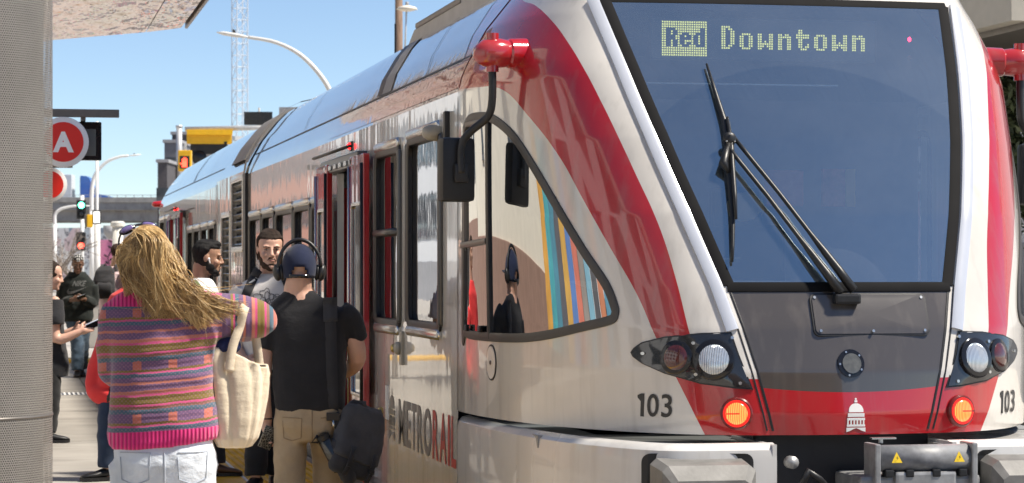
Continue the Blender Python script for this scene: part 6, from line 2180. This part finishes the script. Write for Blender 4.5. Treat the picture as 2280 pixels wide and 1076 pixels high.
def eyes(P, M, brow, lid=True):
    for s in (-1, 1):
        k2 = M.to_3x3().col[0].length; rr = M.to_3x3().normalized()
        e = MB().ell(M @ Vector((s * .031, .0865, .117)), (.0125 * k2, .006 * k2, .0034 * k2), rr, 12, 8)
        eo = P.child('eye', e, M_eyew)
        P.child('iris', MB().ell(M @ Vector((s * .031, .0895, .1168)), (.0052 * k2, .004 * k2, .0036 * k2), rr, 10, 6), M_eye, parent=eo)
        P.child('eyelid', MB().tube([M @ Vector((s * .017, .091, .1205)), M @ Vector((s * .031, .0955, .124)), M @ Vector((s * .046, .088, .1195))], [.001 * k2, .0022 * k2, .001 * k2], 6), M_eye)
        P.child('eyebrow', MB().tube([M @ Vector((s * .013, .0965, .1325)), M @ Vector((s * .032, .0965, .139)), M @ Vector((s * .050, .084, .134))], [.0036 * k2, .0046 * k2, .002 * k2], 8, flat=.6), brow)
    P.child('mouth', MB().tube([M @ Vector((-.022, .0945, .0515)), M @ Vector((0, .0995, .0525)), M @ Vector((.022, .0945, .0515))], [.0015, .0035, .0015], 6), M_lip)
eyes(T, Mh, M_dkhair)
bp = T.thing('backpack', 'black backpack worn by the bearded man in the white t-shirt', 'backpack')
ks = []
for k in range(16):
    u = k / 15
    q = T.p(577 - 37 * u ** .8, 600 + 80 * u)
    ks.append(proj(bvT, q.x, q.z, -1, -.06) + Vector((0, -.008, 0)))
ribbon(ks, .062, .008, (-.25, -1, .2)).build('strap', M_strap, bp, True)
MB().box(ks[5] + Vector((0, -.012, 0)), (.045, .004, .012), Matrix.Rotation(R(-35), 3, 'Y')).build('strap_tag', M_white, bp)
ks2 = []
for k in range(12):
    q = T.p(628 + 35 * k / 11, 604 + 80 * k / 11)
    ks2.append(proj(bvT, q.x, q.z, -1, -.06) + Vector((0, -.008, 0)))
ribbon(ks2, .062, .008, (.25, -1, .2)).build('strap', M_strap, bp, True)
pk = MB(); rloft(pk, [(.92, 0, .13, .22, .07), (.96, 0, .15, .23, .09), (1.2, 0, .15, .23, .10), (1.36, 0, .13, .21, .08), (1.42, 0, .08, .19, .05)])
me = remesh(pk, .012, 3); crumple(me, .01); link('body', me, M_strap, bp, True)

# ===== dark-haired man in profile, earbud, olive strap
Q = Person(452, 310)
hp = Q.p(458, 611, .0)
Mh = add_head(Q.b, hp, R(-90), 1.06, R(-5))
face_bits(Q.b, Mh)
Q.b.tube([Mh @ Vector((0, -.035, .06)), Q.p(447, 632, .02)], [.058, .066], 14, rounded=True)
rloft(Q.b, [(.82, 0, .11, 0, .15), (1.1, 0, .10, 0, .15), (1.30, 0, .10, 0, .18), (1.36, 0, .08, 0, .12), (1.40, 0, .06, 0, .07)])
aN = [Q.p(448, 660, -.17), Q.p(440, 740, -.19), Q.p(478, 790, -.16)]; aF = [Q.p(452, 660, .17), Q.p(446, 740, .19), Q.p(485, 790, .12)]
for A in (aN, aF):
    Q.b.tube(smoothpath(A, 4), lerp_list([.045, .042, .03], 9), 12, rounded=True)
hand(Q.b, aN[2], (1, .2, -.2), (0, -.5, .8), (.2, .5, .6), 40); hand(Q.b, aF[2], (1, -.2, -.2), (0, .5, .8), (.2, -.5, .6), 40)
hips = [Vector((0, -.09, .84)), Vector((0, .09, .84))]; knees = [Vector((.04, -.09, .47)), Vector((-.02, .09, .47))]; ank = [Vector((.0, -.09, .09)), Vector((-.13, .09, .09))]
ank[0] = Vector((.09, -.09, .09)); knees[0] = Vector((.06, -.09, .47))
Q.legs(hips, knees, ank)
Q.finish('man in profile with slicked black hair, beard and white earbud', SK_olive, .006)
sh = MB()
rloft(sh, [(.80, 0, .13, 0, .185), (.95, 0, .13, 0, .19), (1.2, 0, .13, 0, .20), (1.30, 0, .12, 0, .215), (1.345, 0, .10, 0, .17), (1.385, -.005, .085, 0, .105), (1.41, -.008, .074, 0, .075)])
for A in (aN, aF):
    P_ = smoothpath([A[0] + Vector((0, -.02 if A is aF else .02, 0)), A[0].lerp(A[1], .4), A[0].lerp(A[1], .75)], 4)
    sh.tube(P_, lerp_list([.082, .074, .07], len(P_)), 16)
wt2 = Q.child('tee_shirt', sh, fabric('bright white jersey', (.74, .75, .76), .05), .010, .010, (6, 6, 8), 6.2, 4)
Q.pants([(.76, 0, .13, 0, .16), (.84, 0, .13, 0, .165), (.94, 0, .12, 0, .155)], hips, knees, ank, fabric('dark trousers', (.03, .03, .035), .2), (.10, .08, .07), .01, seed=2)
Q.shoe(ank[0], R(-90), mat('brown leather', (.10, .05, .025), .5, .25), M_black); Q.shoe(ank[1], R(-90), MATS['brown leather'], M_black)
hm = MB()
hair_cap(hm, Mh, .178, .010, .05, -.004); E_(Mh, (0, .032, .205), (.060, .056, .034), hm); E_(Mh, (0, -.02, .21), (.06, .06, .03), hm)
hr = Q.child('hair', hm, hairmat('black hair', (.006, .006, .007), (.022, .02, .019), .75), .006, .005, (25, 25, 40), 5, 3)
bd = MB()
beard(bd, Mh)
Q.child('beard', bd, bpy.data.materials['black hair'], .005, .003, (50, 50, 50), 3, 2)
eyes(Q, Mh, bpy.data.materials['black hair'])
eb = Q.thing('earbud', 'white wireless earbud in the ear of the man in profile', 'earbud')
ec = Mh @ Vector((.084, .012, .104))
MB().ell(ec, (.010, .008, .011)).tube([ec, ec + Vector((.008, -.002, -.026))], .0042, 8, rounded=True).build('bud', mat('earbud white', (.85, .85, .85), .25, .02), eb, True)
sb_ = Q.thing('shoulder_bag', 'olive green bag strap across the white-shirted man in profile', 'bag')
bvQ = Q.bvh(wt2)
ks = []
for k in range(14):
    u = k / 13
    q = Q.p(430 + 42 * u, 626 + 62 * u ** 1.3)
    ks.append(proj(bvQ, q.x, q.z, -1, -.15) + Vector((0, -.006, 0)))
ribbon(ks, .04, .005, (0, -1, .5)).build('strap', fabric('olive webbing', (.11, .13, .045), .15), sb_, True)
pk = MB(); pk.ell((-.16, -.02, .95), (.06, .12, .13)); me = remesh(pk, .012, 3); crumple(me, .008); link('body', me, bpy.data.materials['olive webbing'], sb_, True)

# ===== person in the red jacket, mostly behind the woman
D = Person(262, 317)
hp = D.p(330, 596, .0)
Mh = add_head(D.b, hp, R(160), 1.0); face_bits(D.b, Mh)
D.b.tube([Mh @ Vector((0, -.03, .06)), D.p(318, 650, .02)], [.055, .06], 12, rounded=True)
rloft(D.b, [(.80, .06, .15, 0, .10), (1.1, .10, .16, 0, .10), (1.28, .15, .17, 0, .09), (1.36, .17, .10, 0, .06)])
aA = [D.p(268, 690, .0), D.p(214, 850, .03), D.p(252, 884, -.10)]; aB = [D.p(362, 690, 0), D.p(380, 800, .02), D.p(350, 850, -.15)]
for A in (aA, aB):
    D.b.tube(smoothpath(A, 4), lerp_list([.045, .042, .03], 9), 12, rounded=True)
hand(D.b, aA[2], (.8, -.5, .1), (-.2, -.4, -.8), (0, -.6, .6), 45); hand(D.b, aB[2], (-.8, -.5, .1), (.2, -.4, -.8), (0, -.6, .6), 45)
hips = [Vector((-.02, 0, .84)), Vector((.16, 0, .84))]; knees = [Vector((-.06, -.03, .47)), Vector((.16, .0, .47))]; ank = [Vector((-.07, -.02, .09)), Vector((.17, .0, .09))]
D.legs(hips, knees, ank)
D.finish('person in a red jacket and dark jeans standing behind the woman in stripes', SK_tan, .009)
jk = MB()
rloft(jk, [(.66, .05, .20, 0, .14), (.80, .06, .20, 0, .14), (1.0, .08, .20, 0, .14), (1.2, .12, .21, 0, .135), (1.30, .15, .20, 0, .115), (1.36, .17, .13, 0, .085), (1.40, .18, .08, 0, .07)])
for A in (aA, aB):
    P_ = smoothpath(A, 5); jk.tube(P_, lerp_list([.085, .08, .082, .078, .05], len(P_)), 16, rounded=False)
M_redj = fabric('red jacket', (.70, .045, .045), .10, 300, .18)
D.child('jacket', jk, M_redj, .011, .014, (6, 6, 8), 1.7, 4)
ad = (aA[2] - aA[1]).normalized()
D.child('cuff', MB().tube([aA[2] - ad * .04, aA[2] + ad * .005], .053, 14), M_black)
D.pants([(.74, .07, .17, 0, .12), (.84, .07, .175, 0, .125), (.92, .07, .165, 0, .115)], hips, knees, ank, fabric('dark denim', (.025, .04, .075), .25), (.10, .08, .07), .012, name='jeans', seed=6)
D.shoe(ank[0], R(110), M_black, M_black, .29); D.shoe(ank[1], R(190), M_black, M_black, .29)
hm = MB(); hair_cap(hm, Mh); D.child('hair', hm, M_dkhair, .008, .004, (25, 25, 30), 2, 3)

# ===== person in black behind the near column, phone in hand
B = Person(100, 260)
hp = B.p(106, 642, .0)
Mh = add_head(B.b, hp, R(-90), 1.0, R(-14)); face_bits(B.b, Mh)
B.b.tube([Mh @ Vector((0, -.03, .06)), B.p(102, 660, .0)], [.052, .056], 12, rounded=True)
rloft(B.b, [(.74, 0, .12, 0, .14), (.95, 0, .11, 0, .13), (1.16, 0, .11, 0, .15), (1.22, 0, .08, 0, .10)])
aA = [B.p(122, 672, -.15), B.p(124, 752, -.17), B.p(176, 738, -.20)]; aB = [B.p(104, 672, .15), B.p(112, 750, .16), B.p(165, 735, .10)]
B.b.tube(smoothpath(aA, 4), lerp_list([.050, .050, .030], 9), 12, rounded=True); B.b.tube(smoothpath(aB, 4), lerp_list([.045, .043, .028], 9), 12, rounded=True)
hand(B.b, aA[2], (.9, .0, .35), (.1, -1, .1), (-.2, .2, 1), 50); hand(B.b, aB[2], (1, -.3, .2), (0, .9, .4), (0, -.3, 1), 40)
hips = [Vector((0.02, -.08, .76)), Vector((.0, .08, .76))]; knees = [Vector((.05, -.08, .43)), Vector((-.02, .08, .43))]; ank = [Vector((.02, -.08, .09)), Vector((-.06, .08, .09))]
B.legs(hips, knees, ank)
B.finish('person all in black behind the near column looking at a phone', SK_fair, .008)
sh = MB()
rloft(sh, [(.56, .03, .175, 0, .16), (.64, .03, .185, 0, .17), (.80, .02, .165, 0, .165), (1.0, .01, .15, 0, .165), (1.14, .02, .145, 0, .185), (1.20, .02, .12, 0, .15), (1.245, .01, .08, 0, .08)])
P_ = smoothpath([aA[0] + Vector((-.01, .03, 0)), aA[0].lerp(aA[1], .35), aA[0].lerp(aA[1], .62)], 4); sh.tube(P_, lerp_list([.085, .082, .078], len(P_)), 16)
P_ = smoothpath([aB[0] + Vector((0, -.03, 0)), aB[0].lerp(aB[1], .4), aB[0].lerp(aB[1], .7)], 4); sh.tube(P_, lerp_list([.08, .072, .068], len(P_)), 16)
B.child('tee_shirt', sh, M_tee, .011, .012, (6, 6, 8), 9.2, 4)
B.pants([(.62, .01, .13, 0, .15), (.76, .01, .14, 0, .155), (.86, 0, .13, 0, .145)], hips, knees, ank, fabric('black twill', (.012, .012, .013), .2), (.10, .085, .075), .01, seed=3)
B.shoe(ank[0], R(-90), M_black, M_black); B.shoe(ank[1], R(-90), M_black, M_black)
hm = MB(); E_(Mh, (0, -.022, .145), (.084, .10, .098), hm); E_(Mh, (0, -.06, .06), (.075, .05, .10), hm); B.child('hair', hm, M_dkhair, .008, .005, (25, 25, 30), 3, 3)
ph = B.thing('phone', 'pale phone held up by the person in black', 'phone')
MB().box(aA[2] + Vector((.115, .0, .06)), (.13, .012, .066), Matrix.Rotation(R(-24), 3, 'Y') @ Matrix.Rotation(R(35), 3, 'X'), bev=.005).build('case', mat('pale phone', (.55, .60, .72), .2, .1, coat=.6), ph, angle=40)
MB().box(aA[2] + Vector((.112, -.007, .056)), (.118, .004, .056), Matrix.Rotation(R(-24), 3, 'Y') @ Matrix.Rotation(R(35), 3, 'X')).build('screen', M_blackgl, ph)

# ===== man in the dark hoodie and bandana
N = Person(172, 162)
hp = N.p(173, 607, -.02)
Mh = add_head(N.b, hp, R(182), 1.05, R(-16)); face_bits(N.b, Mh)
N.b.tube([Mh @ Vector((0, -.03, .06)), N.p(172, 622, .02)], [.058, .06], 12, rounded=True)
rloft(N.b, [(.85, 0, .15, 0, .10), (1.1, 0, .15, 0, .10), (1.3, 0, .18, 0, .09), (1.36, 0, .10, 0, .07)])
aL = [N.p(141, 636, 0), N.p(140, 673, .0), N.p(161, 667, -.22)]; aR = [N.p(204, 636, 0), N.p(206, 673, .0), N.p(186, 665, -.22)]
for A in (aL, aR):
    N.b.tube(smoothpath(A, 4), lerp_list([.045, .042, .03], 9), 12, rounded=True)
hand(N.b, aL[2], (.6, -.7, .1), (-.1, -.6, -.7), (.2, .2, .9), 50); hand(N.b, aR[2], (-.6, -.7, .1), (.1, -.6, -.7), (-.2, .2, .9), 50)
hips = [Vector((-.08, 0, .86)), Vector((.08, 0, .86))]; knees = [Vector((.0, -.05, .47)), Vector((.07, .03, .47))]; ank = [Vector((.0, -.10, .09)), Vector((.06, .18, .12))]
N.legs(hips, knees, ank)
N.finish('man in a dark green hoodie and dotted bandana looking down at his phone', SK_dark, .009)
hd = MB()
rloft(hd, [(.76, .0, .20, 0, .14), (.80, .0, .215, 0, .15), (1.0, 0, .215, 0, .15), (1.2, 0, .225, 0, .145), (1.30, 0, .235, 0, .13), (1.37, 0, .17, 0, .11), (1.40, 0, .13, .01, .10), (1.44, 0, .11, .04, .08)])
hd.ell(N.p(172, 622, .09), (.15, .09, .09))
for A in (aL, aR):
    P_ = smoothpath([A[0], A[1], A[2] + (A[1] - A[2]).normalized() * .04], 5); hd.tube(P_, lerp_list([.088, .085, .088, .075, .05], len(P_)), 16)
M_hood = fabric('dark green fleece', (.012, .016, .015), .2, 300, .18)
ho = N.child('hoodie', hd, M_hood, .012, .016, (6, 6, 8), 3.9, 4)
bvN = N.bvh(ho)
M_logo = mat('faded grey print', (.11, .115, .115), .8, .15, 40)
vs_, fs, _ = text_mesh('NIKE', bold=.03)
def onchest(x, z): return proj(bvN, x, z, -1, -.15) + Vector((0, -.005, 0))
lx, lz = -.07, 1.245
MB().add([onchest(lx + .165 * v.x + .03 * v.y, lz + .075 * v.y) for v in vs_], fs).build('chest_lettering', M_logo, N.o, fixn=False)
up_ = [(-.115, 1.175), (-.098, 1.205), (-.105, 1.185), (-.09, 1.168), (-.05, 1.172), (.135, 1.238)]
sw_t = smoothpath([(-.105, 1.222, 0), (-.116, 1.185, 0), (-.06, 1.178, 0), (.14, 1.240, 0)], 6)
sw_b = smoothpath([(-.105, 1.222, 0), (-.142, 1.165, 0), (-.08, 1.138, 0), (.14, 1.240, 0)], 6)
V_ = [onchest(p.x, p.y) for p in sw_t] + [onchest(p.x, p.y) for p in sw_b]
n_ = len(sw_t)
MB().add(V_, [(i, i + 1, n_ + i + 1, n_ + i) for i in range(n_ - 1)]).build('chest_swoosh', M_logo, N.o, fixn=False)
N.pants([(.74, 0, .165, 0, .12), (.86, 0, .175, 0, .125), (.94, 0, .16, 0, .115)], hips, knees, ank, fabric('blue denim', (.06, .095, .14), .3), (.105, .095, .085), .014, name='jeans', seed=7)
N.shoe(ank[0], R(178), M_black, M_black, .30); N.shoe(ank[1], R(185), M_black, M_black, .30)
bn = MB(); E_(Mh, (0, -.016, .160), (.080, .100, .080), bn)
t = NT('dotted bandana'); ck = t.n('TexVoronoi'); ck.inputs['Scale'].default_value = 34; ck.inputs['Randomness'].default_value = 0; t.l(t.n('TexCoord').outputs['Object'], ck.inputs['Vector'])
t.set(Base_Color=t.ramp(ck.outputs['Distance'], [(.32, (.6, .6, .58)), (.36, (.012, .012, .014))], 'CONSTANT'), Roughness=.85)
N.child('bandana', bn, t.m, .008, .003, (20, 20, 20), 1, 3)
eyes(N, Mh, M_dkhair)
ph = N.thing('phone', 'dark phone held by the man in the dark green hoodie', 'phone')
MB().box(N.p(181, 661, -.33), (.12, .07, .012), Matrix.Rotation(R(-20), 3, 'Y') @ Matrix.Rotation(R(-30), 3, 'X'), bev=.005).build('case', M_blackgl, ph, angle=40)
MB().box(N.p(181, 659.6, -.336), (.11, .06, .004), Matrix.Rotation(R(-20), 3, 'Y') @ Matrix.Rotation(R(-30), 3, 'X')).build('screen', mat('phone glass', (.35, .38, .42), .15, .1), ph)

# ===== man with the black backpack
U = Person(248, 155)
hp = U.p(262, 582, .02)
Mh = add_head(U.b, hp, R(-52), 1.04, R(-6)); face_bits(U.b, Mh)
U.b.tube([Mh @ Vector((0, -.03, .06)), U.p(254, 594, .02)], [.056, .06], 12, rounded=True)
rloft(U.b, [(.90, 0, .14, 0, .11), (1.2, 0, .15, 0, .11), (1.40, 0, .17, 0, .11), (1.48, .02, .10, 0, .07)])
aA = [U.p(274, 608, -.10), U.p(285, 645, -.06), U.p(292, 655, .16)]; aB = [U.p(232, 606, .10), U.p(232, 645, .18), U.p(262, 655, .30)]
for A in (aA, aB):
    U.b.tube(smoothpath(A, 4), lerp_list([.045, .042, .03], 9), 12, rounded=True)
hand(U.b, aA[2], (.3, .9, .1), (.6, 0, .6), (-.3, .2, .8), 45); hand(U.b, aB[2], (.6, .7, .1), (-.3, 0, .8), (.3, .2, .8), 45)
hips = [Vector((-.09, 0, .90)), Vector((.08, .05, .90))]; knees = [Vector((-.10, .0, .50)), Vector((.08, .08, .50))]; ank = [Vector((-.11, -.03, .09)), Vector((.06, .06, .09))]
U.legs(hips, knees, ank)
U.finish('man in a pale pink shirt with a black backpack, turned away', SK_tan, .009)
sh = MB()
rloft(sh, [(.84, 0, .175, 0, .14), (1.0, 0, .18, 0, .14), (1.25, 0, .19, 0, .14), (1.40, 0, .21, 0, .13), (1.47, .02, .14, .01, .10), (1.52, .03, .08, .01, .075)])
for A in (aA, aB):
    P_ = smoothpath(A, 5); sh.tube(P_, lerp_list([.08, .075, .072, .06, .045], len(P_)), 14)
U.child('shirt', sh, fabric('pale pink cotton', (.70, .54, .56), .06), .012, .014, (6, 6, 8), 8.8, 4)
U.pants([(.80, 0, .16, 0, .12), (.90, 0, .17, 0, .125), (.99, 0, .16, 0, .115)], hips, knees, ank, fabric('grey trousers', (.085, .08, .08), .15), (.10, .085, .08), .012, seed=5)
U.shoe(ank[0], R(-40), M_black, M_black); U.shoe(ank[1], R(-40), M_black, M_black)
hm = MB(); hair_cap(hm, Mh, .18, .014); U.child('hair', hm, hairmat('brown hair', (.02, .012, .009), (.08, .048, .035), .8), .008, .006, (30, 30, 30), 3, 3)
pk_ = U.thing('backpack', 'black backpack on the man in the pale pink shirt', 'backpack')
pk = MB(); rloft(pk, [(1.06, -.10, .13, -.20, .09), (1.10, -.10, .15, -.21, .12), (1.30, -.10, .155, -.21, .12), (1.46, -.09, .13, -.18, .09), (1.53, -.08, .07, -.15, .05)])
me = remesh(pk, .012, 3); crumple(me, .012); link('body', me, M_strap, pk_, True)
MB().tube([(-.10, -.20, 1.51), (-.09, -.2, 1.56), (-.06, -.18, 1.51)], .010, 8).build('handle', M_strap, pk_, True)
pkt = MB(); rloft(pkt, [(1.09, -.10, .11, -.31, .04), (1.24, -.10, .11, -.31, .045), (1.29, -.10, .09, -.30, .03)]); pkt.build('pocket', M_strap, pk_, True)
for x in (-.13, .07):
    ribbon(smoothpath([(x, -.18, 1.44), (x + .005, -.10, 1.53), (x + .01, .02, 1.54), (x + .02, .12, 1.47)], 4), .05, .008, (0, -.3, 1)).build('strap', M_strap, pk_, True)

# bare-branched saplings by the far crossing
def bare_tree(loc, h, seed, label):
    rg = random.Random(seed)
    root = empty('bare_tree', loc, 0, label, 'tree', 'bare saplings by the crossing')
    MB().tube([(0, 0, 0), (.04, 0, h * .35), (0, .03, h * .55)], [.07, .05, .035], 8).build('trunk', mat('pale bark', (.26, .22, .19), .9, .2), root, True)
    b = MB()
    def grow(p, d, L, r, n):
        e = p + d * L
        b.tube([p, (p + e) / 2 + Vector((rg.gauss(0, .04), rg.gauss(0, .04), 0)) * L, e], [r, r * .8, r * .6], 5)
        if n:
            for _ in range(3):
                q = (d + Vector((rg.gauss(0, .5), rg.gauss(0, .5), rg.gauss(.1, .35)))).normalized()
                grow(p.lerp(e, rg.uniform(.5, 1)), q, L * rg.uniform(.55, .8), r * .6, n - 1)
    for k in range(5):
        a = rg.uniform(0, 6.28)
        grow(Vector((0, 0, h * rg.uniform(.3, .5))), Vector((math.cos(a) * .6, math.sin(a) * .6, .8)).normalized(), h * .25, .03, 3)
    b.build('branches', MATS['pale bark'], root, True)
bare_tree(fixed(at(135, 88), GZ), 3.4, 2, 'bare pale sapling at the near column edge beyond the crossing')
bare_tree(fixed(at(158, 96), GZ), 3.2, 9, 'bare pale sapling just left of the traffic signals')
